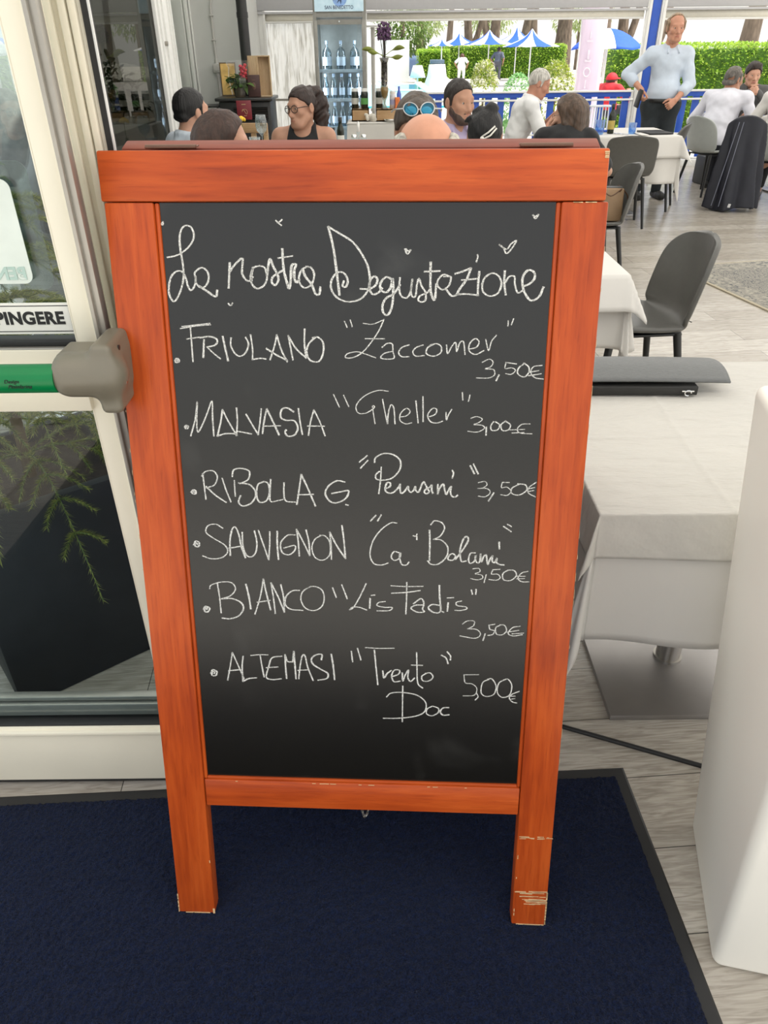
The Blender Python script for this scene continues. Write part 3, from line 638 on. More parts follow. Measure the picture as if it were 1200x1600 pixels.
# ---------------------------------------------------------------- glazed entrance door with panic bar
def door():
    d = thing('door_1', None, None); structure(d)
    y = 1.168
    def pb(name, boxes, mtl):
        m = MB()
        for c, s in boxes: m.box(c, s, bev=0.003)
        return m.build(name, mtl, d)
    pb('stile', [((-0.468, y, 1.32), (0.042, 0.05, 2.6)), ((-0.452, y - 0.027, 1.32), (0.006, 0.012, 2.6)), ((-0.4885, y + 0.0, 1.32), (0.004, 0.05, 2.6))], CREAM)
    pb('stile', [((-1.42, y, 1.32), (0.09, 0.05, 2.6))], CREAM)
    pb('middle_rail', [((-0.94, y, 1.037), (0.91, 0.05, 0.106)), ((-0.94, y - 0.022, 1.012), (0.91, 0.03, 0.05))], CREAM)
    pb('bottom_rail', [((-0.94, y, 0.118), (0.91, 0.05, 0.18)), ((-0.94, y - 0.01, 0.196), (0.91, 0.05, 0.012))], CREAM)
    pb('seal_and_gap_shade', [((-0.94, y, 0.017), (0.95, 0.03, 0.02)), ((-0.94, y - 0.003, 1.098), (0.91, 0.03, 0.011)), ((-0.94, y - 0.005, 0.208), (0.91, 0.03, 0.010)), ((-0.4905, y - 0.004, 1.5), (0.004, 0.03, 0.8))], GASKET)  # lowest black strip stands in for the shade in the gap under the door
    pb('drip_rail', [((-0.94, y + 0.012, 0.235), (0.91, 0.02, 0.035)), ((-0.94, y + 0.02, 0.262), (0.91, 0.02, 0.012))], GREYMETAL)
    pb('glazing_bead', [((-0.94, y - 0.003, 1.089), (0.91, 0.04, 0.008))], GREYMETAL)
    for z0_, z1_ in ((1.095, 2.62), (0.20, 0.99)):
        m = MB(); m.poly([(-1.38, y, z0_), (-0.489, y, z0_), (-0.489, y, z1_), (-1.38, y, z1_)]); m.build('glass_pane', DOORGLASS, d)
    yj = 1.238
    # jamb with its grooves and the slim steel rod of the panic lock
    m = MB(); m.box((-0.4365, yj + 0.012, 1.35), (0.051, 0.024, 2.7), bev=0.003)
    for x in (-0.457, -0.437, -0.423): m.box((x, yj - 0.004, 1.35), (0.011, 0.010, 2.7), bev=0.002)
    structure(m.build('trim_9', CREAM))
    m = MB(); m.box((-0.4065, yj + 0.004, 1.35), (0.0085, 0.02, 2.7)); structure(m.build('trim_10', GASKET))
    m = MB(); m.box((-0.4008, yj - 0.002, 1.35), (0.003, 0.004, 2.7)); structure(m.build('trim_11', WHITE))
    m = MB(); m.box((-0.4395, y - 0.03, 1.35), (0.016, 0.02, 2.6), bev=0.002); m.box((-0.4440, y - 0.042, 1.35), (0.006, 0.012, 2.6), bev=0.001)
    m.build('lock_rod', GREYMETAL, d)
    # push sign
    s = MB(); s.box((0, 0, 0), (0.178, 0.002, 0.050), bev=0.0)
    sg = s.build('push_sign', mat('white_sticker', (0.80, 0.79, 0.72), 0.35, var=0.02), d, loc=(-0.579, y - 0.0075, 1.136))
    b2 = MB()
    for z in (0.0205, -0.0205): b2.box((0, 0, z), (0.166, 0.0006, 0.0012))
    for x in (0.083, -0.083): b2.box((x, 0, 0), (0.0012, 0.0006, 0.041))
    b2.build('sign_border', INK, sg, loc=(0, -0.0013, 0))
    text('lettering', 'SPINGERE', 0.0272, INK, sg, (0.0725, -0.0015, 0.0), (PI / 2, 0, 0), 'RIGHT', bold=0.0011, spacing=1.06)
    # round-cornered sticker seen from behind
    def rrect(w, h, r, n=6):
        return [(cx + r * math.cos(a0 + k * PI / 2 / n), cz + r * math.sin(a0 + k * PI / 2 / n)) for cx, cz, a0 in ((w / 2 - r, h / 2 - r, 0), (-w / 2 + r, h / 2 - r, PI / 2), (-w / 2 + r, -h / 2 + r, PI), (w / 2 - r, -h / 2 + r, 1.5 * PI)) for k in range(n + 1)]
    m = MB(); m.prism(rrect(0.16, 0.150, 0.014), 0.001)
    st = m.build('window_sticker', mat('pale_green_vinyl', (0.66, 0.72, 0.66), 0.5, var=0.05), d, loc=(-0.620, y - 0.0075, 1.266))
    text('lettering', 'BEN', 0.026, mat('faded_green_print', (0.42, 0.56, 0.50), 0.6), st, (0.072, -0.0006, -0.060), (PI / 2, 0, 0), 'LEFT', bold=0.001, sx=-1)
    m = MB(); m.prism([(0.058 * math.cos(a * PI / 16) - 0.015, 0.052 * math.sin(a * PI / 16) + 0.008) for a in range(32)], 0.0006)
    m.build('printed_disc', mat('grey_green_print', (0.50, 0.62, 0.57), 0.6), st, loc=(0, -0.0008, 0))
    m = MB(); m.prism(rrect(0.19, 0.185, 0.016), 0.0008)
    m.build('sticker_backing', glass('grey_film', (0.72, 0.76, 0.73)), st, loc=(0.010, 0.0135, 0.005))
    # panic bar
    pbz = 1.083
    pbar = thing('panic_bar', 'green push bar with taupe end housing across the glazed door', 'door hardware', (-0.40, 1.10, pbz))
    m = MB()
    N = 40
    def ell(x, ry, rz_, n=20): return [(x, ry * math.cos(2 * PI * k / n), rz_ * math.sin(2 * PI * k / n)) for k in range(n)]
    m.tube([(-0.085, -0.06, 0), (-0.30, -0.06, 0), (-1.0, -0.06, 0)], 0.0215, 20)
    bar_ = m.build('push_bar', GREENPAINT, pbar)
    text('lettering', 'Design', 0.008, INK, bar_, (-0.135, -0.0815, 0.0035), (PI / 2, 0, 0), 'RIGHT', shear=0.3)
    text('lettering', 'Pininfarina', 0.0085, INK, bar_, (-0.118, -0.0815, -0.0045), (PI / 2, 0, 0), 'RIGHT', shear=0.4)
    # housing: half-round barrel that flows into a taller, deeper block
    f = SDF((-0.115, -0.11, -0.075), (0.03, 0.06, 0.085), 0.0025)
    f.rcone((-0.068, -0.050, 0.001), (-0.020, -0.046, 0.001), 0.0330, 0.0350, 0)
    f.box((-0.045, -0.015, 0.001), (0.046, 0.034, 0.030), 0.008, 0.004)
    f.box((-0.014, -0.020, -0.004), (0.0165, 0.046, 0.054), 0.009, 0.014)
    f.half((-1, 0, 0), (-0.088, 0, 0))
    me = f.mesh('housing')
    h = link('end_housing', me, PLASTIC, pbar)
    m = MB(); m.box((0.004, -0.050, -0.004), (0.012, 0.020, 0.024), bev=0.002); m.box((0.007, -0.048, -0.004), (0.012, 0.012, 0.016))
    m.build('latch_bolt', STEEL, pbar)
    m = MB(); m.bar((0.0018, -0.03, 0.036), (0.0045, -0.03, 0.036), 0.004); m.build('screw', BLACK, pbar)
# ---------------------------------------------------------------- A-frame chalkboard
W1, W2, W3 = (0.29, 0.038, 0.007), (0.43, 0.066, 0.010), (0.54, 0.098, 0.016)
WOODX = wood('red_stained_wood_lengthways', W1, W2, W3, 'X', coat=0.0, spec=0.3)
WOODZ = wood('red_stained_wood_upright', W1, W2, W3, 'Z', coat=0.0, spec=0.3)
PALEWOOD = mat('bare_wood', (0.62, 0.42, 0.22), 0.7, var=0.15, scale=60)

def board_material():
    m = mat('chalkboard_slate', (0.0055, 0.0048, 0.0030), 0.22, var=0.10, scale=5, bump=0.03, bscale=700, spec=0.55)
    t = m.node_tree; b = t.nodes['Principled BSDF']
    # faint smears of wiped chalk
    n = t.nodes.new('ShaderNodeTexNoise'); n.inputs['Scale'].default_value = 7; n.inputs['Detail'].default_value = 8; n.inputs['Distortion'].default_value = 0.6
    tc = t.nodes.new('ShaderNodeTexCoord'); t.links.new(tc.outputs['Object'], n.inputs['Vector'])
    r = t.nodes.new('ShaderNodeValToRGB'); r.color_ramp.elements[0].position = 0.60; r.color_ramp.elements[0].color = (0, 0, 0, 1); r.color_ramp.elements[1].position = 0.85; r.color_ramp.elements[1].color = (0.012, 0.012, 0.011, 1)
    t.links.new(n.outputs['Fac'], r.inputs['Fac'])
    mx = t.nodes.new('ShaderNodeMix'); mx.data_type = 'RGBA'; mx.blend_type = 'ADD'; mx.inputs['Factor'].default_value = 1
    old = b.inputs['Base Color'].links[0].from_socket
    t.links.new(old, mx.inputs['A']); t.links.new(r.outputs['Color'], mx.inputs['B']); t.links.new(mx.outputs['Result'], b.inputs['Base Color'])
    return m

def chalk_material():
    m = bpy.data.materials.new('white_chalk'); m.use_nodes = True
    t = m.node_tree; b = t.nodes['Principled BSDF']
    tc = t.nodes.new('ShaderNodeTexCoord'); n = t.nodes.new('ShaderNodeTexNoise'); n.inputs['Scale'].default_value = 900; n.inputs['Detail'].default_value = 2
    t.links.new(tc.outputs['Object'], n.inputs['Vector'])
    r = t.nodes.new('ShaderNodeValToRGB'); r.color_ramp.elements[0].position = 0.38; r.color_ramp.elements[0].color = (0.16, 0.16, 0.15, 1); r.color_ramp.elements[1].position = 0.56; r.color_ramp.elements[1].color = (0.80, 0.79, 0.74, 1)
    t.links.new(n.outputs['Fac'], r.inputs['Fac']); t.links.new(r.outputs['Color'], b.inputs['Base Color']); b.inputs['Roughness'].default_value = 0.95; b.inputs['Specular IOR Level'].default_value = 0.1
    return m

def catmull(P, sub=5):
    P = np.array(P, float)
    if len(P) < 3:
        return [tuple(P[0] + (P[-1] - P[0]) * k / 4) for k in range(5)]
    Q = np.vstack([2 * P[0] - P[1], P, 2 * P[-1] - P[-2]]); out = []
    for i in range(1, len(Q) - 2):
        p0, p1, p2, p3 = Q[i - 1], Q[i], Q[i + 1], Q[i + 2]
        for k in range(sub):
            t = k / sub
            out.append(tuple(0.5 * (2 * p1 + (p2 - p0) * t + (2 * p0 - 5 * p1 + 4 * p2 - p3) * t * t + (3 * p1 - p0 - 3 * p2 + p3) * t ** 3)))
    out.append(tuple(P[-1])); return out

def chalk_text(name, strokes, w, mtl, parent):
    rng = random.Random(name); V, F = [], []
    for st in strokes.split(';'):
        pts = [tuple(float(a) / 1000 for a in q.split(',')) for q in st.split()]
        C = catmull(pts)
        C = [C[0]] + [c for a, c in zip(C, C[1:]) if math.hypot(c[0] - a[0], c[1] - a[1]) > 1e-5]
        if len(C) < 2: continue
        base = len(V); ww = w * rng.uniform(0.85, 1.15); n = len(C)
        for i, (x, z) in enumerate(C):
            a, b = C[max(i - 1, 0)], C[min(i + 1, n - 1)]
            dx, dz = b[0] - a[0], b[1] - a[1]; L = math.hypot(dx, dz) or 1
            # a chalk stick marks wider on the down strokes
            h = ww * (0.40 + 0.22 * abs(dz / L)) * rng.uniform(0.86, 1.14)
            ex = 0.4 * ww * (-1 if i == 0 else (1 if i == n - 1 else 0))
            V.append((x + ex * dx / L - dz / L * h, 0, z + ex * dz / L + dx / L * h)); V.append((x + ex * dx / L + dz / L * h, 0, z + ex * dz / L - dx / L * h))
        for i in range(n - 1):
            k = base + 2 * i; F.append((k, k + 1, k + 3, k + 2))
    me = bpy.data.meshes.new(name); me.from_pydata(V, [], F); me.update()
    o = link(name, me, mtl, parent, False, loc=(0, -0.0006, 0))
    solidify(o, 0.0005, 0)
    return o

def chalkboard():
    b = thing('chalkboard_sign', 'red-brown wooden A-frame chalkboard with a chalked wine list standing on the navy mat', 'sign', (-0.0471, 0.8142, 0.012), math.radians(-2.697))
    lean = math.radians(-14.56)
    R = (lean, 0, 0)
    T = 0.032
    def part(name, x0, x1, z0, z1, mtl, y=0.0, t=T, bev=0.003, parent=b):
        m = MB(); m.box(((x0 + x1) / 2, y + t / 2, (z0 + z1) / 2), (x1 - x0, t, z1 - z0), bev=bev)
        o = m.build(name, mtl, parent)
        if parent is b: o.rotation_euler = R
        return o
    part('top_rail', -0.383, 0.356, 1.3385, 1.4075, WOODX, y=-0.001)
    # outer edges fan slightly: the stiles measure 68 mm
    part('stile', -0.3795, -0.3055, 0.0, 1.3375, WOODZ)
    part('stile', 0.2935, 0.3605, 0.0, 1.3375, WOODZ)
    part('bottom_rail', -0.3045, 0.2925, 0.262, 0.3225, WOODX, y=0.002)
    for (x0, x1, z0, z1) in ((-0.3055, -0.2985, 0.3225, 1.3375), (0.2865, 0.2935, 0.3225, 1.3375)):
        part('inner_edge', x0, x1, z0, z1, WOODZ, y=0.004, t=0.02)
    part('inner_edge', -0.2985, 0.2865, 0.3225, 0.328, WOODX, y=0.004, t=0.02, bev=0.001)
    bb = part('blackboard', -0.2985, 0.2865, 0.328, 1.3375, board_material(), y=0.008, t=0.006, bev=0.0)
    CM = chalk_material()
    thin = ('price', 'gheller', 'zaccomer')
    for k, s in CHALK.items():
        w = 0.0026 if k == 'title' else (0.00155 if any(q in k for q in thin) else 0.0021)
        for q in ([s] if k != 'small_hearts' else s.split(';')):
            o = chalk_text('chalk_lettering', q, w, CM, bb)
            o.location = (0, 0.0074, 0)
    # worn paint
    rng = random.Random(3)
    m = MB()
    def chip(x, z, w, h, y=-0.0004):
        m.box((x, y, z), (w, 0.0006, h), rot=(0, rng.uniform(-0.03, 0.03), 0))
    for k in range(16): chip(0.300 + rng.uniform(0, 0.055), 0.2125 + rng.uniform(-0.0025, 0.0025), rng.uniform(0.003, 0.014), rng.uniform(0.0006, 0.002))
    for z, x0 in ((0.083, .0), (0.079, .02), (0.071, .02), (0.064, .0), (0.061, .025), (0.057, 0.01), (0.053, 0.03)):
        for k in range(5):
            w = rng.uniform(0.008, 0.03); x = 0.297 + x0 + rng.uniform(0, 0.062 - x0)
            chip(min(x, 0.3595 - w / 2), z + rng.uniform(-0.001, 0.001), w, rng.uniform(0.0008, 0.0026))
    for k in range(12): chip(0.3592, rng.uniform(0.0, 0.085), 0.0026, rng.uniform(0.004, 0.012))
    for k in range(5): chip(0.297, rng.uniform(0.0, 0.25), 0.0015, rng.uniform(0.003, 0.008))
    for k in range(8): chip(-0.3785, rng.uniform(0.0, 0.05), 0.002, rng.uniform(0.003, 0.010))
    chip(-0.307, 0.006, 0.004, 0.012); chip(-0.307, 0.13, 0.0015, 0.006); chip(-0.34, 0.001, 0.05, 0.002); chip(0.33, 0.001, 0.055, 0.002)
    for k in range(22): chip(0.3602, rng.uniform(0.3, 1.32), 0.0005, rng.uniform(0.003, 0.020))
    for k in range(14): chip(-0.3792, rng.uniform(0.7, 1.3), 0.0005, rng.uniform(0.002, 0.010))
    for k in range(7): chip(0.32 + rng.uniform(-0.01, 0.02), 1.3365, rng.uniform(0.003, 0.012), 0.0014)
    for k in range(6): chip(0.352, 1.404 - rng.uniform(0, 0.012), rng.uniform(0.002, 0.007), 0.002, y=-0.0014)
    for k in range(10): chip(rng.uniform(-0.3, 0.28), 0.3205, rng.uniform(0.003, 0.014), 0.0011, y=0.0014)
    o = m.build('bare_speck', PALEWOOD, b); o['kind'] = 'stuff'; o.rotation_euler = R
    # rear leg frame, hinged at the top and splayed to the back
    top = Vector((0, 1.405 * math.sin(-lean) + 0.045, 1.405 * math.cos(lean)))
    R2 = (-lean + math.radians(1.0), 0, 0)
    def rpart(name, x0, x1, z0, z1, mtl, t=T, y=0.0):
        m = MB(); m.box(((x0 + x1) / 2, y + t / 2, (z0 + z1) / 2), (x1 - x0, t, z1 - z0), bev=0.003)
        return m.build(name, mtl, b, loc=top, rot=R2)
    DW = wood('dark_red_stained_wood', (0.16, 0.035, 0.018), (0.22, 0.05, 0.026), (0.27, 0.07, 0.035), 'X', rough=0.6, coat=0)
    rt = rpart('rear_top_rail', -0.362, 0.352, -0.075, 0.0, DW)
    for x0, x1 in ((-0.36, -0.292), (0.29, 0.355)): rpart('rear_leg', x0, x1, -1.425, -0.077, WOODZ)
    rpart('rear_bottom_rail', -0.292, 0.29, -1.15, -1.09, WOODX)
    rpart('rear_panel', -0.292, 0.29, -1.09, -0.077, board_material(), t=0.006, y=0.01)
    # hinges let into the top edge
    for x in (-0.28, 0.27):
        m = MB()
        m.box((x, top.y - 0.012, top.z + 0.0035), (0.075, 0.024, 0.0016)); m.bar((x - 0.038, top.y - 0.018, top.z + 0.004), (x + 0.038, top.y - 0.018, top.z + 0.004), 0.003)
        for dx in (-0.026, 0, 0.026): m.bar((x + dx, top.y - 0.008, top.z + 0.003), (x + dx, top.y - 0.008, top.z + 0.005), 0.003)
        m.build('hinge', mat('dull_bronze_hinge', (0.16, 0.09, 0.06), 0.45, 0.4), b)
    # stay chain hanging in a loop below the bottom rail
    m = MB(); P = []
    for i in range(41):
        t = i / 40; s_ = math.sin(PI * t)
        P.append(Vector((0.001 + 0.010 * math.sin(2 * PI * t), 0.105 + 0.55 * t, 0.262 - 0.030 * (1 - t) * 4 * t + (0.03 * t) )))
    P = [Vector((-0.010, 0.098, 0.275)), Vector((-0.007, 0.093, 0.225)), Vector((-0.001, 0.091, 0.200)), Vector((0.006, 0.093, 0.222)), Vector((0.010, 0.10, 0.270)), Vector((0.012, 0.16, 0.262)), Vector((0.010, 0.3, 0.25)), Vector((0.0, 0.50, 0.262)), Vector((0.0, 0.62, 0.28))]
    C = [Vector(q) for q in catmull([tuple(p) for p in P], 9)]
    acc = 0; k = 0; last = C[0]
    for q in C:
        d = (q - last).length
        if d > 0.0062:
            dirv = (q - last).normalized(); mid = (q + last) / 2
            side = dirv.cross(Vector((0, 0, 1)) if k % 2 else Vector((1, 0, 0)))
            side = side.normalized() if side.length > 1e-3 else Vector((0, 1, 0))
            m.tube([mid + dirv * 0.0052 * math.cos(a * PI / 5) + side * 0.0028 * math.sin(a * PI / 5) for a in range(11)], 0.0011, 5)
            last = q; k += 1
    m.build('stay_chain', STEEL, b)
chalkboard()

# ---------------------------------------------------------------- entrance mat
def entrance_mat():
    o = thing('door_mat', 'large navy blue pile mat with a black rubber border under the chalkboard', 'mat', (0, 0, 0))
    a = math.atan2(1.215 - 1.096, -(0.579 + 0.909))
    TL, TR = Vector((-1.25, 1.069)), Vector((0.579, 1.215))
    ux = Vector((1, 0.0435)).normalized(); uy = Vector((-0.0435, 1)).normalized()
    TR = Vector((0.579, 1.183))
    def P(s, t): q = TR - ux * s - uy * t; return (q.x, q.y)
    # black border: bevelled slab
    def slab(s0, s1, t0, t1, z0, z1, ins, m):
        lo = [P(s0, t0), P(s1, t0), P(s1, t1), P(s0, t1)]; hi = [P(s0 + ins, t0 + ins), P(s1 - ins, t0 + ins), P(s1 - ins, t1 - ins), P(s0 + ins, t1 - ins)]
        A = [m.bm.verts.new((*q, z0)) for q in lo]; B = [m.bm.verts.new((*q, z1)) for q in hi]
        m.bm.faces.new(B); m.bm.faces.new(A[::-1])
        for i in range(4): m.bm.faces.new((A[i], A[(i + 1) % 4], B[(i + 1) % 4], B[i]))
    m = MB(); slab(0, 1.95, 0, 2.3, 0.0, 0.005, 0.006, m); m.build('rubber_border', mat('matt_black_rubber', (0.018, 0.018, 0.018), 0.6, var=0.1), o)
    # pile: fine bumpy grid
    rng = np.random.default_rng(4)
    ns, ntt = 460, 520
    S = np.linspace(0.028, 1.92, ns); T_ = np.linspace(0.028, 2.27, ntt)
    SS, TT = np.meshgrid(S, T_, indexing='ij')
    Z = 0.011 + rng.uniform(-0.0028, 0.0028, SS.shape); SS = SS + rng.uniform(-0.0012, 0.0012, SS.shape); TT = TT + rng.uniform(-0.0012, 0.0012, SS.shape)
    Z[0, :] = Z[-1, :] = 0.003; Z[:, 0] = Z[:, -1] = 0.003
    G = np.stack([TR.x - ux.x * SS - uy.x * TT, TR.y - ux.y * SS - uy.y * TT, Z], -1)
    pm = mat('navy_pile', (0.0045, 0.0105, 0.037), 0.95, var=0.75, scale=300, bump=0.8, bscale=520, spec=0.08, sheen=0.06)
    q = link('carpet_pile', grid_mesh('carpet_pile', G), pm, o)
    q['kind'] = 'stuff'
entrance_mat()

m = MB(); m.tube([(0.36, 1.349, 0.004), (0.474, 1.303, 0.004), (0.762, 1.186, 0.004), (0.90, 1.13, 0.004)], [0.006] * 4, 8)
tag(m.build('floor_cable', GASKET, smooth=True), 'thin black cable lying across the grey floor behind the mat', 'cable')

# ---------------------------------------------------------------- white pedestal at the right
def pedestal():
    o = thing('pedestal', 'tall smooth white tapered pedestal at the right edge of the mat', 'pedestal', (0, 0, 0))
    base = [(0.62, 0.722), (0.69, 1.027), (1.00, 0.957), (0.93, 0.652)]
    top = [(0.515, 0.665), (0.601, 1.113), (1.06, 1.01), (0.97, 0.56)]
    H = 1.036
    m = MB()
    A = [m.bm.verts.new((*p, 0.0)) for p in base]; B = [m.bm.verts.new((*p, H)) for p in top]
    m.bm.faces.new(A); m.bm.faces.new(B[::-1])
    for i in range(4): m.bm.faces.new((A[i], B[i], B[(i + 1) % 4], A[(i + 1) % 4]))
    bmesh.ops.recalc_face_normals(m.bm, faces=m.bm.faces[:])
    bmesh.ops.bevel(m.bm, geom=m.bm.edges[:], offset=0.018, segments=5, profile=0.5, affect='EDGES')
    m.build('pedestal_body', mat('satin_white_plastic', (0.90, 0.87, 0.78), 0.42, var=0.015, scale=3), o, smooth=True)
    m = MB()
    I = [(p[0] * 0.82 + 0.18 * 0.79, p[1] * 0.82 + 0.18 * 0.84) for p in top]
    a_ = [m.bm.verts.new((*p, H + 0.0005)) for p in I]; b_ = [m.bm.verts.new((*p, H + 0.004)) for p in I]
    m.bm.faces.new(b_)
    for i in range(4): m.bm.faces.new((a_[i], a_[(i + 1) % 4], b_[(i + 1) % 4], b_[i]))
    m.build('top_lid', MATS['satin_white_plastic'], o)
pedestal()

# ---------------------------------------------------------------- draped tablecloths and tables
def drape(a, b, L, z, flare=0.12, amp=0.02, seed=1, cflare=0.35, lift=0.0, res=0.02, wav=9.0):
    """Cloth of half-size (a+L, b+L) laid over a table top of half-size (a, b)."""
    rng = random.Random(seed); ph = [rng.uniform(0, 6.28) for _ in range(6)]
    nx, ny = int(2 * (a + L) / res) + 1, int(2 * (b + L) / res) + 1
    p = np.linspace(-a - L, a + L, nx); q = np.linspace(-b - L, b + L, ny)
    Pp, Q = np.meshgrid(p, q, indexing='ij')
    ex = np.sign(Pp) * np.maximum(np.abs(Pp) - a, 0); ey = np.sign(Q) * np.maximum(np.abs(Q) - b, 0)
    r = np.hypot(ex, ey); rs = np.maximum(r, 1e-6)
    cx, cy = np.clip(Pp, -a, a), np.clip(Q, -b, b)
    dx, dy = ex / rs, ey / rs
    s2 = (2 * np.abs(dx * dy)) ** 2                       # 1 on a corner's diagonal
    f = flare + cflare * s2
    per = np.where(np.abs(ey) > np.abs(ex), Pp, Q)
    wv = np.sin(per * wav + ph[0] + np.sign(ex) + 2 * np.sign(ey)) + 0.5 * np.sin(per * wav * 2.3 + ph[1])
    ang = np.arctan2(np.abs(ey), np.abs(ex))
    wc = np.sin(ang * 8 + ph[2]) * (s2 > 0)
    t = r / L
    out = f * r + amp * t * (wv * (1 - s2) + 0.7 * wc)
    e = 0.012
    drop = np.sqrt(r * r + e * e) - e
    Z = z - drop * np.sqrt(np.maximum(1 - f * f, 0.2)) + lift * t * np.sin(per * 5 + ph[3])
    crease = 0.0012 * (np.sin(Pp * 23 + ph[4] + 3 * np.sin(Q * 7)) * np.sin(Q * 17 + ph[5]))
    for q0, axis in ((0.17, 1), (-0.06, 1), (-0.13, 0)):           # pressed-in fold lines
        Z = Z + np.where(r < 1e-6, 0.0022 * np.exp(-(((Q if axis else Pp) - q0 * b / 0.38 - 0.01 * np.sin(5 * (Pp if axis else Q))) / 0.005) ** 2), 0)
    Z = Z + np.where(r < 1e-6, np.maximum(crease, 0), 0)
    X = cx + dx * out; Y = cy + dy * out
    return np.stack([X, Y, Z], -1)

def cloth(name, G, label, cat='tablecloth', loc=(0, 0, 0), rz=0, group=None, mtl=None):
    o = link(name, grid_mesh(name, G), mtl or CLOTH, None, True, loc, (0, 0, rz))
    solidify(o, 0.0018, 1.0)
    return tag(o, label, cat, group)

def table(a, b, z, label, loc, rz=0, plate=0.44, col=0.033):
    t = thing('table', label, 'table', loc, rz)
    m = MB(); m.box((0, 0, z - 0.015), (2 * a, 2 * b, 0.03), bev=0.004); m.build('tabletop', mat('pale_laminate', (0.6, 0.58, 0.54), 0.5), t)
    m = MB(); m.bar((0, 0, 0.02), (0, 0, z - 0.03), col, n=28); m.bar((0, 0, 0.018), (0, 0, 0.026), col + 0.006, n=28); m.build('column', STEEL, t)
    m = MB(); m.box((0, 0, 0.009), (plate, plate, 0.018), bev=0.002); m.build('base_plate', mat('brushed_plate', (0.36, 0.345, 0.335), 0.38, 0.85, var=0.10, scale=5), t)
    return t

# near table with two layers of linen
table(0.39, 0.38, 0.742, 'square table on a brushed steel base plate, nearest the white pedestal', (0.805, 1.552, 0))
def near_cloths():
    G = drape(0.395, 0.385, 0.325, 0.746, flare=0.05, amp=0.014, seed=5, cflare=0.12, wav=8)
    cloth('tablecloth', G, 'long white under-cloth hanging low on the near table', loc=(0.805, 1.552, 0))
    G = drape(0.398, 0.388, 0.105, 0.7495, flare=0.16, amp=0.006, seed=9, cflare=0.12, lift=0.006, wav=5, res=0.006)
    cloth('tablecloth', G, 'short creased white top cloth on the near table', loc=(0.805, 1.552, 0), mtl=mat('creased_linen', (0.54, 0.52, 0.475), 0.8, var=0.03, scale=3, bump=1.0, bscale=11, stretch=(1, 3, 1), sheen=0.1))
near_cloths()

# grey leather menu folder on its black binder, on the near table
def menu_folder():
    o = thing('menu_folder', 'grey leather menu folder lying on a black binder on the near table', 'menu', (0.597, 1.822, 0.754), math.radians(-1.5))
    P = np.zeros((40, 14, 3))
    for i in range(40):
        for j in range(14):
            u, v = i / 39, j / 13
            sl = 0.035 * v ** 2.2
            P[i, j] = (-0.25 + 0.52 * u - sl * u, -0.105 + 0.165 * v, 0.020 + 0.036 * math.sin(PI * min(v * 0.78 + 0.14, 1)) - 0.006 * (1 - v) + 0.004 * math.sin(u * 3))
    q = link('cover', grid_mesh('cover', P), mat('grey_grained_leather', (0.135, 0.14, 0.138), 0.42, var=0.10, scale=70, stretch=(1, 6, 1), bump=0.25, bscale=90), o); solidify(q, 0.004, 0)
    m = MB(); m.box((-0.02, -0.03, 0.012), (0.42, 0.17, 0.022), bev=0.002); m.build('binder', mat('black_board', (0.016, 0.016, 0.015), 0.5), o)
    m = MB(); m.tube([(0.165 + 0.008 * math.cos(k * PI / 5), -0.119, 0.008 + 0.007 * math.sin(k * PI / 5)) for k in range(9)], 0.0018, 6); m.bar((0.15, -0.117, 0.012), (0.18, -0.117, 0.012), 0.002)
    m.build('ring_clip', CHROME, o)
menu_folder()

# ---------------------------------------------------------------- shell chairs
def shell_mesh(w_seat=0.44, w_back=0.43, h=0.815, wrap=0.075, depth=0.42, sq=2.5):
    """One-piece seat-and-back shell; faces +Y."""
    prof = catmull([(0.215, 0.425), (0.205, 0.447), (0.12, 0.452), (0.0, 0.445), (-0.11, 0.443), (-0.17, 0.458), (-0.205, 0.50), (-0.225, 0.57), (-0.25, 0.68), (-0.268, 0.77 * h / 0.83), (-0.288, h)], 4)
    n = len(prof); nu = 25
    P = np.zeros((n, nu, 3))
    for i, (y, z) in enumerate(prof):
        t = i / (n - 1)
        wid = (w_seat + (w_back - w_seat) * max(0, min(1, (t - 0.4) / 0.4))) / 2
        if t < 0.12: wid *= (1 - abs((0.12 - t) / 0.12) ** sq * 0.12)
        wid *= 1 - 0.10 * math.exp(-((t - 0.50) / 0.10) ** 2)
        e = 0
        if t > 0.72: e = (t - 0.72) / 0.28; wid *= max((1 - e ** sq), 0.0) ** (1 / sq) * 0.999 + 0.001
        back = max(0, min(1, (t - 0.40) / 0.2))
        for j in range(nu):
            u = -1 + 2 * j / (nu - 1)
            P[i, j] = (u * wid, y + back * wrap * abs(u) ** 2.2 * (wid / (w_back / 2)) ** 2, z + (1 - back) * 0.028 * abs(u) ** 2.6 + 0.0)
    me = grid_mesh('shell', P)
    return me

def make_chair(mtl, legm, label, group=None, **kw):
    c = thing('dining_chair', label, 'chair', group=group)
    o = link('shell', shell_mesh(**kw), mtl, c); solidify(o, 0.022, 0)
    bv = o.modifiers.new('soft', 'SUBSURF'); bv.levels = 1; bv.render_levels = 1
    m = MB(); m.tube([(-0.15, -0.196, 0.478), (-0.08, -0.193, 0.474), (0, -0.192, 0.473), (0.08, -0.193, 0.474), (0.15, -0.196, 0.478)], 0.0022, 5); m.build('seam', mtl, o)
    for sx in (-1, 1):
        for sy in (-1, 1):
            m = MB(); m.bar((sx * 0.15, 0.145 * sy + 0.005, 0.435), (sx * 0.205, 0.215 * sy + 0.0, 0.0), 0.018, 0.012, n=14); m.build('leg', legm, c)
    m = MB(); m.box((0, 0.0, 0.428), (0.32, 0.32, 0.012), bev=0.004); m.build('under_frame', legm, c)
    return c

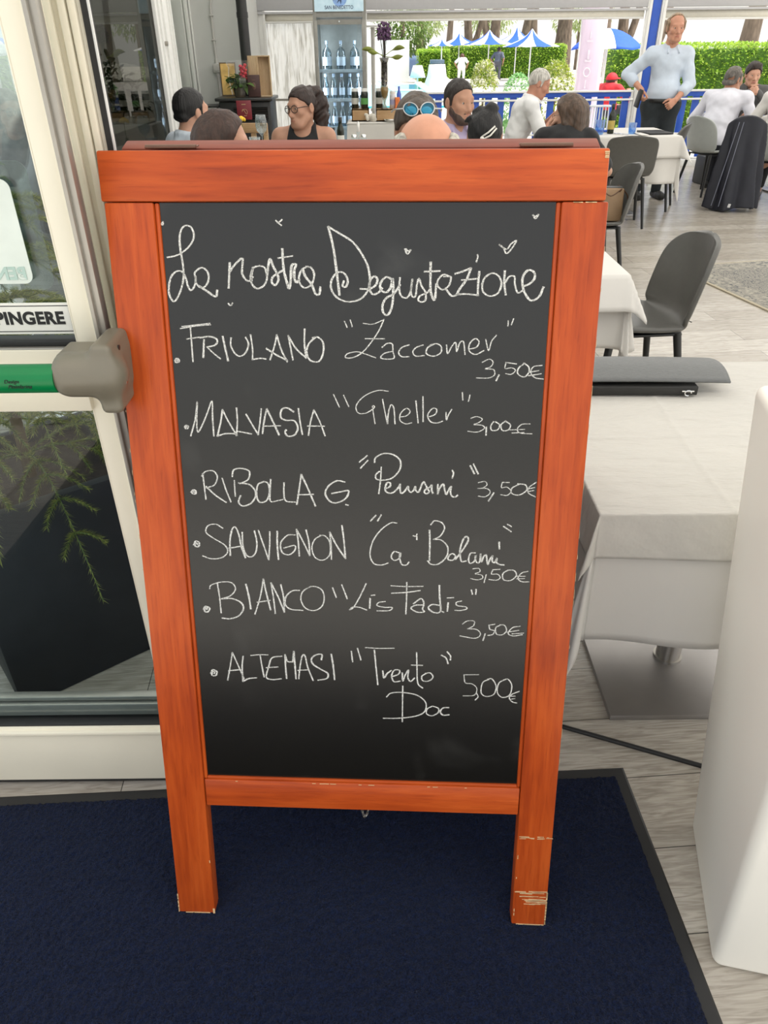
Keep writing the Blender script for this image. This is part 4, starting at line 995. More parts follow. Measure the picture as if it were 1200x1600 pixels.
def face(dx, dy): return math.atan2(-dx, dy)
CH = make_chair(CHAIRGREY, BLACK, 'dark grey shell chair with black legs, nearest, drawn up to the white table')
CH.location = (1.125, 3.24, 0); CH.rotation_euler.z = face(-1, -0.10)
copy_tree(CH, (1.47, 5.42, 0), face(-1, -0.05), 'grey shell chair with a tan handbag on its seat')
CHW = make_chair(CHAIRGREY, BLACK, 'broad-backed grey chair seen from behind at the far white table', w_back=0.46, w_seat=0.46, h=0.80, wrap=0.03, sq=4.5)
CHW.location = (2.30, 7.57, 0); CHW.rotation_euler.z = face(0.12, 1)
copy_tree(CH, (2.86, 8.42, 0), face(-0.9, 0.42), 'grey shell chair seen side-on beside the standing man')
CHP = make_chair(CHAIRPALE, BLACK, 'pale grey shell chair under the seated man in a white shirt')
CHP.location = (3.74, 9.24, 0); CHP.rotation_euler.z = face(0.90, 0.44)
CHJ = make_chair(CHAIRPALE, BLACK, 'chair covered by the dark navy jacket', w_back=0.29, w_seat=0.40, h=0.80); CHJ.location = (3.78, 8.52, 0); CHJ.rotation_euler.z = face(0.35, 0.94)
copy_tree(CHP, (4.45, 10.24, 0), face(-0.12, -1), 'chair of the seated man in a dark grey shirt')
copy_tree(CHP, (4.15, 8.52, 0), face(0.55, 0.83), 'chair of the guest in off-white, right of the draped jacket')

# second table, its linen, handbag
table(0.26, 0.36, 0.742, 'small table under white linen behind the chalkboard, next to the nearest grey chair', (0.685, 3.22, 0), plate=0.36)
G = drape(0.262, 0.362, 0.30, 0.746, flare=0.07, amp=0.030, seed=2, cflare=0.05, wav=10)
cloth('tablecloth', G, 'long white under-cloth beside the nearest grey chair', loc=(0.685, 3.22, 0))
G = drape(0.266, 0.366, 0.145, 0.7495, flare=0.36, amp=0.010, seed=4, cflare=0.10, wav=6)
cloth('tablecloth', G, 'short white top cloth with a pointed corner over the nearest grey chair', loc=(0.685, 3.22, 0))

def handbag():
    o = thing('handbag', 'tan leather handbag standing on a grey chair seat', 'bag', (1.555, 5.38, 0.462), face(-0.15, -1))
    m = MB(); m.box((0, 0, 0.105), (0.20, 0.11, 0.21), bev=0.012, taper=0.90)
    m.build('bag_body', mat('tan_leather', (0.33, 0.215, 0.12), 0.5, var=0.08, scale=12, bump=0.1, bscale=120), o)
    m = MB(); m.box((0, 0, 0.21), (0.165, 0.075, 0.006)); m.build('bag_opening', BLACK, o)
    for y in (-0.048, 0.048):
        m = MB(); m.tube(catmull([(-0.06, y, 0.19), (-0.065, y * 1.6, 0.21), (0, y * 2.0, 0.17), (0.065, y * 1.6, 0.21), (0.06, y, 0.19)], 5), 0.0045, 6); m.build('handle', mat('brown_strap', (0.10, 0.05, 0.025), 0.5), o)
    m = MB(); m.tube(catmull([(-0.088, 0, 0.2), (-0.125, 0.0, 0.15), (-0.125, 0.0, 0.07), (-0.105, 0.0, 0.015)], 5), 0.005, 6); m.build('shoulder_strap', MATS['brown_strap'], o)
handbag()
# ---------------------------------------------------------------- people
def rotm(yaw=0, down=0, roll=0):
    return np.array((Matrix.Rotation(math.radians(yaw), 3, 'Z') @ Matrix.Rotation(-math.radians(down), 3, 'X') @ Matrix.Rotation(math.radians(roll), 3, 'Y')), np.float32)

def hair_mat(name, col):
    return mat(name, col, 0.5, var=0.45, scale=60, stretch=(1, 1, 0.12), bump=0.6, bscale=90, spec=0.4)

def ik(S, T, l1, l2, pole):
    """Elbow for an arm from S towards T, bent towards pole; also the reachable wrist."""
    S, T, pole = Vector(S), Vector(T), Vector(pole)
    d = T - S; L = min(d.length, (l1 + l2) * 0.995); d.normalize(); T = S + d * L
    a = (l1 * l1 - l2 * l2 + L * L) / (2 * L); h = math.sqrt(max(l1 * l1 - a * a, 0))
    p = pole - d * pole.dot(d); p.normalize()
    return S + d * a + p * h, T

def add_hand(f, w, d, n, side, curl, s=1.0, spread=0.12):
    """Palm, four fingers of unequal length and a thumb; d points to the knuckles, n out of the palm."""
    w, d, n = Vector(w), Vector(d).normalized(), Vector(n)
    n = (n - d * n.dot(d)).normalized(); l = d.cross(n) * side           # l points to the thumb side
    p0, p1 = w + d * 0.012 * s, w + d * 0.082 * s
    for o in (-0.026, -0.009, 0.009, 0.026):
        f.rcone(p0 + l * o * 0.7 * s, p1 + l * o * s, 0.0135 * s, 0.0115 * s, k=0.012)
    c1, c2, c3 = [math.radians(c) for c in curl]
    for o, L, r in ((0.029, 0.070, 0.0088), (0.0098, 0.078, 0.0090), (-0.0098, 0.073, 0.0087), (-0.028, 0.058, 0.0078)):
        b = p1 + l * o * s; dd = (d + l * o / 0.03 * spread).normalized(); nn = (n - dd * n.dot(dd)).normalized()
        ang = 0; q = b
        for frac, c, rr in ((0.45, c1, 1.0), (0.32, c2, 0.92), (0.23, c3, 0.82)):
            ang += c; e = q + (dd * math.cos(ang) + nn * math.sin(ang)) * L * frac * s
            f.rcone(q, e, r * rr * s, r * rr * 0.92 * s, k=0.0035); q = e
    t0 = w + d * 0.022 * s + l * 0.020 * s + n * 0.006 * s
    t1 = t0 + (d * 0.62 + l * 0.72 + n * 0.22).normalized() * 0.040 * s
    t2 = t1 + (d * 0.85 + l * 0.22 + n * 0.35).normalized() * 0.034 * s
    t3 = t2 + (d * 0.88 - l * 0.10 + n * 0.42).normalized() * 0.026 * s
    f.rcone(t0, t1, 0.0145 * s, 0.0115 * s, k=0.012); f.rcone(t1, t2, 0.0110 * s, 0.0098 * s, k=0.004); f.rcone(t2, t3, 0.0098 * s, 0.0082 * s, k=0.003)

SKINS = {}
def skin(name, c):
    return mat(name, c, 0.5, var=0.07, scale=25, bump=0.03, bscale=200, sss=0.12, spec=0.35)

def person(label, pos, rz, top, sit=True, lean=0.06, head=(0, 0, 0), skin_c=(0.50, 0.27, 0.18), hair=('short', (0.02, 0.013, 0.01)), shirt=None, pants=(0.02, 0.022, 0.03),
           shoes=(0.02, 0.02, 0.02), arms=None, poles=None, hands=None, female=False, belly=0.0, h=0.0065, beard=None, glasses=None, extras=None, w=1.0, group=None, cat='person', brow=None, legs=None, fine=False, hs=1.0):
    o = thing('person', label, cat, (pos[0], pos[1], 0), rz, group)
    sw = (0.158 if female else 0.180) * w
    if sit:
        k = (top - 0.43) / (1.32 - 0.43)
        Z = lambda z: 0.43 + (z - 0.43) * k
        pel = Vector((0, 0, 0.54)); waist = Vector((0, 0.015 + lean * 0.15, Z(0.71))); chest = Vector((0, lean * 0.6, Z(0.885))); nb = Vector((0, lean, Z(1.052)))
        hips = [Vector((sx * 0.085, 0.0, 0.53)) for sx in (1, -1)]; knees = [Vector((sx * 0.11, 0.42, 0.525)) for sx in (1, -1)]
        ank = [Vector((sx * 0.12, 0.40, 0.085)) for sx in (1, -1)]
        if legs: knees = [Vector(legs[0]), Vector(legs[1])]; ank = [Vector(legs[2]), Vector(legs[3])]
        shz = Z(0.998)
    else:
        k = top / 1.745
        Z = lambda z: z * k
        pel = Vector((0, 0, Z(0.93))); waist = Vector((0, 0.01, Z(1.08))); chest = Vector((0, lean * 0.6, Z(1.28))); nb = Vector((0, lean, Z(1.445)))
        hips = [Vector((sx * 0.09, 0, Z(0.90))) for sx in (1, -1)]; knees = [Vector((sx * 0.105, 0.03, Z(0.48))) for sx in (1, -1)]; ank = [Vector((sx * 0.115, -0.02, 0.085)) for sx in (1, -1)]
        if legs: knees = [Vector(legs[0]), Vector(legs[1])]; ank = [Vector(legs[2]), Vector(legs[3])]
        shz = Z(1.385)
    Rh = rotm(*head)
    hc0 = np.array([0, lean + 0.015 + 0.022, top - 0.124 * hs]); tilt = math.sin(math.radians(head[1]))
    hc = hc0 + np.array([0, 0.07 * tilt, -0.02 * tilt])
    sh = [Vector((sx * sw, lean * 0.92, shz)) for sx in (1, -1)]
    l1, l2 = 0.285 * (0.93 if female else 1), 0.255 * (0.93 if female else 1)
    if arms is None: arms = ((0.20, 0.34, 0.79), (-0.20, 0.34, 0.79)) if sit else ((0.25, 0.05, Z(0.85)), (-0.25, 0.05, Z(0.85)))
    if poles is None: poles = ((0.7, -0.6, -0.6), (-0.7, -0.6, -0.6))
    el, wr = [], []
    for i in range(2):
        e, t = ik(sh[i], arms[i], l1, l2, poles[i]); el.append(e); wr.append(t)
    toes = [a + Vector((0.012 * (1 if i == 0 else -1), 0.15, -0.055)) for i, a in enumerate(ank)]
    allp = [pel, nb, Vector(hc)] + hips + knees + ank + sh + el + wr + toes
    lo = [min(p[i] for p in allp) - 0.24 for i in range(3)]; hi = [max(p[i] for p in allp) + 0.24 for i in range(3)]; lo[2] = max(lo[2], -0.01)
    def torso(f, g, kk=0.06):
        """Trunk shapes, grown outwards by g."""
        f.rcone((-0.075, pel.y, pel.z), (0.075, pel.y, pel.z), 0.122 * w + g, k=kk)
        f.ell(waist, ((0.135 if female else 0.15) * w + g, (0.10 + belly * 0.5) * w + g, 0.17 + g), k=kk)
        if belly: f.ell(waist + Vector((0, 0.045 + belly * 0.45, -0.03)), (0.13 * w + g, 0.085 + belly * 0.4 + g, 0.13 + g), k=kk)
        f.ell(chest, (0.148 * w * (0.92 if female else 1.05) + g, 0.112 * w + g, 0.17 + g), k=kk)
        if female:
            for sx in (-1, 1): f.ell(chest + Vector((sx * 0.068, 0.085, -0.01)), (0.055 + g, 0.05 + g, 0.055 + g), k=0.04)
        for i in (0, 1):
            f.rcone(chest + Vector((0, 0, 0.06)), sh[i], 0.085 + g, (0.053 if female else 0.062) + g, k=kk)
            f.rcone(nb + Vector((0, -0.02, 0.0)), sh[i] + Vector((0, 0, 0.012)), 0.044 + g * 0.7, (0.040 if female else 0.046) + g, k=0.04)
    # ---------------- body: one continuous surface
    f = SDF(lo, hi, h)
    torso(f, 0)
    for i in (0, 1):
        a = 0.9 if female else 1.0
        f.rcone(sh[i], el[i], 0.052 * a, 0.039 * a, k=0.035); f.rcone(el[i], wr[i], 0.040 * a, 0.026 * a, k=0.015)
        f.rcone(hips[i], knees[i], 0.088, 0.058, k=0.05); f.rcone(knees[i], ank[i], 0.056, 0.036, k=0.02)
        f.ell(knees[i] * 0.65 + ank[i] * 0.35 + Vector((0, -0.02 if not sit else -0.02, 0)), (0.05, 0.055, 0.10), k=0.03)
        f.rcone(ank[i] + Vector((0, -0.03, -0.045)), toes[i], 0.036, 0.026, k=0.03)
        hd = (hands or {}).get(i)
        if hd is None:
            dd = (wr[i] - el[i]).normalized(); hd = (dd + Vector((0, 0.1, -0.15)), Vector((0, 0.1, -1)) if sit else Vector((-1 if i == 0 else 1, 0, 0)), (22, 30, 18))
        add_hand(f, wr[i], hd[0], hd[1], (1 if i == 0 else -1) * (hd[3] if len(hd) > 3 else 1), hd[2], 0.92 if female else 1.0)
    f.rcone(nb + Vector((0, -0.012, -0.02)), Vector(hc) + Vector(Rh @ np.array([0, -0.028, -0.05], np.float32)), 0.055 if female else 0.061, 0.052 if female else 0.058, k=0.03)
    f.frame(Rh, hc)
    jw = 0.93 if female else 1.0
    f.ell((0, -0.017, 0.034), (0.0765, 0.097, 0.090), k=0.03)
    f.ell((0, 0.022, -0.035), (0.0555 * jw, 0.068, 0.078), k=0.035)
    f.rcone((0.022 * jw, 0.052, -0.090), (-0.022 * jw, 0.052, -0.090), 0.024, k=0.03); f.ell((0, 0.073, -0.098), (0.022, 0.018, 0.017), k=0.022)
    for sx in (-1, 1):
        f.rcone((sx * 0.054 * jw, 0.0, -0.052), (sx * 0.026, 0.055, -0.090), 0.018, 0.020, k=0.03)
        f.ell((sx * 0.042, 0.060, -0.020), (0.022, 0.021, 0.020), k=0.03)
    f.rcone((-0.036, 0.074, 0.028), (0.036, 0.074, 0.028), 0.0125 if not female else 0.010, k=0.022)
    for sx in (-1, 1): f.ell((sx * 0.0325, 0.100, 0.006), (0.019, 0.020, 0.0135), k=0.016, mode='s')
    f.rcone((0, 0.083, 0.014), (0, 0.104, -0.032), 0.0095, 0.0125, k=0.014)
    for sx in (-1, 1): f.ell((sx * 0.0125, 0.092, -0.037), (0.009, 0.012, 0.008), k=0.010)
    f.ell((0, 0.075, -0.064), (0.028, 0.018, 0.018), k=0.02)
    f.rcone((-0.024, 0.0865, -0.0640), (0.0, 0.0960, -0.0615), 0.0045, 0.0058, k=0.003, mi=1); f.rcone((0.024, 0.0865, -0.0640), (0.0, 0.0960, -0.0615), 0.0045, 0.0058, k=0.003, mi=1); f.rcone((-0.017, 0.0895, -0.0725), (0.017, 0.0895, -0.0725), 0.0068, k=0.003, mi=1)
    for sx in (-1, 1):
        f.rcone((sx * 0.020, 0.0835, 0.0135), (sx * 0.044, 0.0760, 0.0130), 0.0062, 0.0055, k=0.006); f.rcone((sx * 0.021, 0.0800, -0.0015), (sx * 0.043, 0.0745, -0.0010), 0.0058, 0.0052, k=0.008)
    for sx in (-1, 1):
        f.ell((sx * 0.0825, -0.016, -0.004), (0.0105, 0.020, 0.032), k=0.010); f.ell((sx * 0.0925, -0.009, -0.002), (0.006, 0.011, 0.019), k=0.006, mode='s')
    f.frame()
    nm = '%.3f_%.3f_%.3f' % tuple(skin_c)
    sk = skin('skin_' + nm, skin_c); lip = mat('lips_' + nm, (skin_c[0] * 0.80, skin_c[1] * 0.58, skin_c[2] * 0.60), 0.45)
    body = link('body', f.mesh('body'), [sk, lip], o)
    H = lambda p: Vector(Rh @ np.array(p, np.float32) + hc)
    # ---------------- eyes
    EW = mat('eye_white', (0.50, 0.46, 0.42), 0.2); EI = mat('eye_iris', (0.045, 0.028, 0.018), 0.15)
    for sx in (-1, 1):
        me_b = MB(); me_b.ball((0, 0, 0), 0.0118, 16, 12)
        for fc in me_b.bm.faces:
            cc = fc.calc_center_median()
            fc.material_index = 1 if Vector((cc.x, cc.y, cc.z)).normalized().dot(Vector((0, 1, -0.05))) > 0.86 else 0
        e = me_b.build('eye', [EW, EI], o, smooth=True, loc=H((sx * 0.0318, 0.0738, 0.0060)))
        e.rotation_euler = Matrix([list(map(float, r)) for r in Rh]).to_euler()
    # ---------------- hair
    style, hcol = hair
    hm = hair_mat('hair_%.3f_%.3f_%.3f' % tuple(hcol), hcol)
    hl, hh = np.array(hc) - np.array([0.20, 0.24, 0.36]), np.array(hc) + np.array([0.20, 0.22, 0.24])
    hv = 0.006 if fine or h < 0.01 else h
    f = SDF(hl, hh, hv)
    f.frame(Rh, hc)
    def cap(g, p0, n=(0, 0.66, -0.75), gz=None):
        f.ell((0, -0.018, 0.034), (0.0765 + g, 0.097 + g, 0.090 + (gz or g)), k=0)
        f.half(n, p0, 0.006)
    if style == 'short':
        cap(0.0075, (0, 0.080, 0.090)); 
        for sx in (-1, 1): f.rcone((sx * 0.072, 0.012, 0.03), (sx * 0.075, 0.010, -0.012), 0.012, 0.007, k=0.01)
        f.rcone((-0.03, -0.088, -0.02), (0.03, -0.088, -0.02), 0.022, k=0.02)
    elif style == 'quiff':
        cap(0.016, (0, 0.080, 0.076), gz=0.020); f.rcone((-0.035, 0.055, 0.105), (0.03, 0.06, 0.108), 0.024, k=0.03); f.rcone((-0.04, -0.092, -0.03), (0.04, -0.092, -0.03), 0.026, k=0.03)
    elif style == 'receding':
        cap(0.010, (0, 0.028, 0.112), n=(0, 0.62, -0.785))
        for sx in (-1, 1):
            f.rcone((sx * 0.078, 0.012, 0.055), (sx * 0.081, 0.0, -0.01), 0.017, 0.011, k=0.02); f.rcone((sx * 0.074, -0.03, 0.06), (sx * 0.07, -0.06, -0.03), 0.024, 0.022, k=0.02)
        f.rcone((-0.04, -0.09, -0.035), (0.04, -0.09, -0.035), 0.026, k=0.03)
    elif style == 'bald':
        f.ell((0, -0.018, 0.034), (0.0875, 0.109, 0.085), k=0)
        f.half((0, 0.25, 1), (0, -0.05, 0.062), 0.012); f.half((0, 0.8, -0.6), (0, 0.0, -0.012), 0.01)
    elif style == 'thin_sides':
        for sx in (-1, 1): f.ell((sx * 0.064, -0.045, 0.022), (0.031, 0.070, 0.062), k=0.02)
        f.ell((0, -0.078, -0.042), (0.070, 0.045, 0.050), k=0.03)
    elif style in ('long', 'straight'):
        cap(0.015, (0, 0.070, 0.088), n=(0, 0.74, -0.67))
        for sx in (-1, 1):
            f.rcone((sx * 0.070, 0.012, 0.055), (sx * 0.088, -0.018, -0.06), 0.026, 0.026, k=0.03); f.rcone((sx * 0.088, -0.018, -0.06), (sx * 0.095, -0.035, -0.24), 0.028, 0.022, k=0.03)
            f.rcone((sx * 0.045, -0.085, 0.02), (sx * 0.055, -0.085, -0.26), 0.05, 0.036, k=0.05)
        f.ell((0, -0.075, -0.03), (0.085, 0.055, 0.11), k=0.04)
    elif style == 'ponytail':
        cap(0.008, (0, 0.080, 0.080)); f.rcone((-0.03, -0.09, -0.02), (0.03, -0.09, -0.02), 0.022, k=0.02)
        pts = [(0, -0.105, 0.090), (-0.01, -0.150, 0.070), (-0.02, -0.165, 0.01), (-0.025, -0.150, -0.07), (-0.03, -0.125, -0.15), (-0.03, -0.115, -0.21)]
        for a, b, r1, r2 in zip(pts, pts[1:], (0.030, 0.040, 0.050, 0.050, 0.040), (0.040, 0.050, 0.050, 0.040, 0.016)): f.rcone(a, b, r1, r2, k=0.02)
    elif style == 'bun':
        cap(0.012, (0, 0.074, 0.082)); f.rcone((-0.035, -0.09, -0.02), (0.035, -0.09, -0.02), 0.026, k=0.02)
        f.ell((0, -0.080, 0.03), (0.080, 0.055, 0.085), k=0.03)
        f.ell((0.028, -0.055, 0.128), (0.036, 0.034, 0.028), k=0.012); f.rcone((-0.03, -0.05, 0.118), (-0.055, -0.045, 0.11), 0.022, 0.014, k=0.015); f.rcone((-0.075, -0.06, 0.085), (-0.10, -0.05, 0.07), 0.016, 0.006, k=0.012)
    elif style == 'cap':
        cap(0.010, (0, 0.06, 0.05), n=(0, 0.55, -0.83))
    if style not in ('bald', 'none'):
        f.ripple(lambda X, Y, Z_: 0.0010 * np.sin(X * 330 + Y * 240) * np.sin(Y * 300 - X * 150) + 0.0022 * np.sin(X * 90 + 70 * Z_) * np.sin(Y * 85 - 50 * Z_ + 1.0) + (0.006 * np.sin(Z_ * 95 + X * 60) * np.sin(Y * 80 + Z_ * 30) * (Y < hc[1] - 0.02) if style == 'ponytail' else 0))
    bc = brow or hcol
    f2 = f
    for sx in (-1, 1):
        f.rcone((sx * 0.016, 0.0855, 0.0265), (sx * 0.036, 0.081, 0.0315), 0.0042, 0.0040, k=0); f.rcone((sx * 0.036, 0.081, 0.0315), (sx * 0.050, 0.068, 0.026), 0.0040, 0.002, k=0)
    f.frame()
    link('hair', f.mesh('hair'), hm, o)
    if beard:
        f = SDF(np.array(hc) - 0.15, np.array(hc) + 0.15, 0.005)
        f.frame(Rh, hc)
        f.ell((0, 0.022, -0.035), (0.0575, 0.0700, 0.0800), k=0); f.rcone((0.022, 0.052, -0.090), (-0.022, 0.052, -0.090), 0.0262, k=0.03); f.ell((0, 0.074, -0.099), (0.0235, 0.0195, 0.0185), k=0.02)
        for sx in (-1, 1): f.rcone((sx * 0.0545, 0.0, -0.050), (sx * 0.027, 0.055, -0.090), 0.0200, 0.0222, k=0.03); f.rcone((sx * 0.066, 0.012, 0.0), (sx * 0.060, 0.012, -0.05), 0.009, 0.013, k=0.02)
        f.half((0, 0.50, 0.866), (0, 0.06, -0.052), 0.006)
        f.half((0, -1, 0), (0, -0.012, 0), 0.004)
        f.rcone((-0.024, 0.0895, -0.053), (0.024, 0.0895, -0.053), 0.0050, k=0.004)
        f.frame()
        link('beard', f.mesh('beard'), hair_mat('beard_%.3f' % beard[0], beard), o)
    # ---------------- clothing
    if shirt:
        sc, sleeve, neck = shirt[:3]
        sm = mat('shirt_%.3f_%.3f_%.3f_%s' % (*sc, sleeve), sc, 0.8, var=0.06, scale=14, bump=0.22, bscale=22, sheen=0.1)
        ends = [wr[0], wr[1]] if sleeve == 'long' else None
        f = SDF(lo, hi, max(h, 0.007))
        torso(f, 0.011, 0.05)
        for i in (0, 1):
            if sleeve == 'long':
                f.rcone(sh[i], el[i], 0.062, 0.053, k=0.03); f.rcone(el[i], wr[i], 0.053, 0.037, k=0.015)
            elif sleeve == 'rolled':
                q = el[i].lerp(wr[i], 0.42)
                f.rcone(sh[i], el[i], 0.066, 0.060, k=0.03); f.rcone(el[i], q, 0.058, 0.050, k=0.015); f.rcone(el[i].lerp(wr[i], 0.22), q, 0.060, 0.056, k=0.004)
            elif sleeve == 'short':
                f.rcone(sh[i], sh[i].lerp(el[i], 0.78), 0.064, 0.068, k=0.03)
        if neck != 'tank':
            am = 0.003
            f.ripple(lambda X, Y, Z_: am * np.sin(31 * X + 14 * Z_ + 3 * np.sin(17 * Z_)) * np.sin(27 * Z_ - 16 * X + 12 * Y) + 0.6 * am * np.sin(55 * Z_ + 20 * X) * np.sin(40 * Y + 25 * X))
        hem = (pel.z - 0.02) if sit else (pel.z + 0.035)
        f.half((0, 0, -1), (0, 0, hem if neck != 'tank' else pel.z), 0.004)
        for i in (0, 1):                                     # flat sleeve ends
            if sleeve in ('short', 'none'):
                pass
        if neck == 'tank':
            for sx in (-1, 1): f.half((sx * 1.0, 0, 0.22), (sx * sw * 0.66, 0, shz), 0.008)
            f.ell(nb + Vector((0, 0.06, 0.01)), (0.062, 0.055, 0.055), k=0.008, mode='s'); f.ell(nb + Vector((0, -0.01, 0.04)), (0.066, 0.06, 0.042), k=0.008, mode='s')
        elif neck == 'collar':
            up = Vector((0, lean * 0.2 + 0.02, 0))
            ring = []
            for a in range(13):
                t = math.radians(-140 + 280 * a / 12)        # open at the front
                ring.append(nb + Vector((0.064 * math.sin(t), -0.004 - 0.066 * math.cos(t), 0.044 - 0.022 * (1 - math.cos(t)) * 0.8)))
            for a, b in zip(ring, ring[1:]): f.rcone(a, b, 0.0095, 0.0095, k=0.004); f.rcone(a - Vector((0, 0, 0.014)) + (a - nb) * 0.10, b - Vector((0, 0, 0.014)) + (b - nb) * 0.10, 0.013, 0.013, k=0.006); f.rcone(a - Vector((0, 0, 0.03)), b - Vector((0, 0, 0.03)), 0.016, 0.016, k=0.012)
            for sx in (-1, 1): f.rcone(ring[-1 if sx > 0 else 0], nb + Vector((sx * 0.060, 0.098, -0.040)), 0.012, 0.008, k=0.003)
        elif neck == 'crew':
            for a in range(16):
                t, t2 = a * PI / 8, (a + 1) * PI / 8
                P_ = lambda t: nb + Vector((0.066 * math.cos(t), -0.004 + 0.066 * math.sin(t), 0.004 - 0.02 * math.sin(t)))
                f.rcone(P_(t), P_(t2), 0.010, k=0.01)
        link('top' if neck == 'tank' else 'shirt', f.mesh('shirt'), sm, o)
    pm = mat('trousers_%.3f_%.3f_%.3f' % tuple(pants), pants, 0.85, var=0.12, scale=40, bump=0.2, bscale=30)
    f = SDF(lo, [hi[0], hi[1], pel.z + 0.25], max(h, 0.008))
    torso(f, 0.004 if sit else 0.016)
    for i in (0, 1):
        f.rcone(hips[i], knees[i], 0.097, 0.072, k=0.05); f.rcone(knees[i], ank[i] + (knees[i] - ank[i]).normalized() * (0.0 if not legs else 0.06), 0.069, 0.052, k=0.02)
        if not legs: f.ell(knees[i] * 0.65 + ank[i] * 0.35 + Vector((0, -0.02, 0)), (0.059, 0.064, 0.11), k=0.03)
    f.half((0, 0, 1), (0, 0, pel.z + (0.055 if not sit else 0.05)), 0.004)
    f.ripple(lambda X, Y, Z_: 0.002 * np.sin(40 * Z_ + 25 * X) * np.sin(30 * Y + 18 * X))
    link('trousers', f.mesh('trousers'), pm, o)
    shm = mat('shoes_%.3f_%.3f_%.3f' % tuple(shoes), shoes, 0.55)
    for i in (0, 1):
        a = ank[i]; b = Vector((toes[i].x, toes[i].y, max(toes[i].z, 0.03)))
        f = SDF([min(a.x, b.x) - 0.08, min(a.y, b.y) - 0.12, max(min(a.z, b.z) - 0.13, -0.005)], [max(a.x, b.x) + 0.08, max(a.y, b.y) + 0.12, a.z + 0.06], max(h, 0.006))
        hz = max(a.z - 0.045, 0.042)
        f.rcone((a.x, a.y - 0.035, hz), (b.x, b.y + 0.01, b.z + 0.008), 0.045, 0.036, k=0.02); f.rcone((b.x, b.y - 0.06, b.z + 0.01), (b.x, b.y + 0.015, b.z + 0.006), 0.045, 0.036, k=0.02)
        f.half((0, 0, 1), (0, 0, a.z + 0.02), 0.004); f.half((0, 0, -1), (0, 0, 0.004), 0.003)
        q = link('shoe', f.mesh('shoe'), shm, o)
    # ---------------- worn things
    if glasses:
        fr = mat('spectacle_frame_' + glasses, (0.03, 0.02, 0.016) if glasses != 'thin' else (0.05, 0.045, 0.04), 0.3)
        r = 0.0024 if glasses != 'thin' else 0.0013
        m = MB()
        for sx in (-1, 1):
            m.tube([H((sx * 0.034 + 0.026 * math.cos(t * PI / 10), 0.101 - 0.010 * abs(sx * 0.034 + 0.026 * math.cos(t * PI / 10)) / 0.06, 0.004 + 0.022 * math.sin(t * PI / 10))) for t in range(21)], r, 6)
            m.tube([H((sx * 0.060, 0.093, 0.010)), H((sx * 0.078, 0.03, 0.012)), H((sx * 0.083, -0.02, 0.006)), H((sx * 0.082, -0.035, -0.012))], r, 6)
        m.tube([H((-0.009, 0.101, 0.008)), H((0, 0.104, 0.011)), H((0.009, 0.101, 0.008))], r, 6)
        gq = m.build('eyeglasses', fr, o, smooth=True)
        m = MB()
        for sx in (-1, 1): m.poly([H((sx * 0.034 + 0.025 * math.cos(t * PI / 10), 0.100, 0.004 + 0.021 * math.sin(t * PI / 10))) for t in range(20)])
        m.build('lenses', glass('spectacle_lens', (0.9, 0.92, 0.92)), gq)
    if extras: extras(o, H, locals())
    return o
# ---------------------------------------------------------------- the guests
BROWN, DARK, BLACKH, GREYH, WHITEH = (0.045, 0.022, 0.015), (0.022, 0.016, 0.013), (0.010, 0.009, 0.009), (0.16, 0.145, 0.125), (0.46, 0.44, 0.40)
SK1, SK2, SK3 = (0.46, 0.25, 0.165), (0.40, 0.205, 0.13), (0.52, 0.29, 0.20)

def place(label, hx, hy, top, dx, dy, lean=0.06, **kw):
    """Seat a person so that the head is over (hx, hy) and the body faces (dx, dy)."""
    rz = face(dx, dy); L = lean + 0.03
    return person(label, (hx + math.sin(rz) * L, hy - math.cos(rz) * L), rz, top, lean=lean, **kw)

def clip_extra(o, H, v):
    m = MB()
    P = [H((-0.012, -0.144, 0.010)), H((0.020, -0.143, 0.030)), H((0.050, -0.130, 0.056)), H((0.058, -0.128, 0.047)), H((0.030, -0.143, 0.016)), H((-0.008, -0.147, -0.002)), H((-0.012, -0.144, 0.010))]
    m.tube(P, [0.0045] * 7, 6); m.ball(H((-0.010, -0.146, 0.004)), (0.010, 0.006, 0.009))
    m.build('hair_clip', mat('cream_enamel', (0.75, 0.72, 0.66), 0.25), o, smooth=True)
place('dark-haired person seen from behind, hair pinned up with a cream clip', 0.535, 4.2, 1.225, 0.15, 1, female=True, hair=('bun', BLACKH), shirt=((0.03, 0.03, 0.035), 'short', 'crew'), extras=clip_extra, skin_c=SK1)

place('bald man with a fringe of white hair seen from behind, nearest the chalkboard', 0.118, 2.12, 1.352, 0.0, 1, hair=('thin_sides', (0.40, 0.37, 0.31)), shirt=((0.55, 0.55, 0.56), 'short', 'collar'), skin_c=(0.60, 0.29, 0.185), w=1.04, hs=1.0)

def shades_extra(o, H, v):
    m = MB(); lens = MB()
    for sx in (-1, 1):
        P = [H((sx * 0.033 + 0.028 * math.cos(t * PI / 12), 0.088 + 0.012 * math.cos(t * PI / 12) * -sx * 0.8 + 0.022 * -math.sin(t * PI / 12), 0.114 + 0.017 * math.sin(t * PI / 12))) for t in range(25)]
        m.tube(P, 0.0025, 6)
        lens.poly(P[:-1])
        m.tube([H((sx * 0.060, 0.080, 0.114)), H((sx * 0.096, 0.02, 0.092)), H((sx * 0.102, -0.05, 0.06))], 0.003, 6)
    m.tube([H((-0.006, 0.094, 0.115)), H((0.006, 0.094, 0.115))], 0.0028, 6)
    q = m.build('sunglasses', mat('silver_frame', (0.5, 0.5, 0.5), 0.3, 0.8), o, smooth=True)
    lq = lens.build('mirrored_lens', mat('blue_mirror_lens', (0.03, 0.20, 0.32), 0.12, 0.75), q); solidify(lq, 0.002)
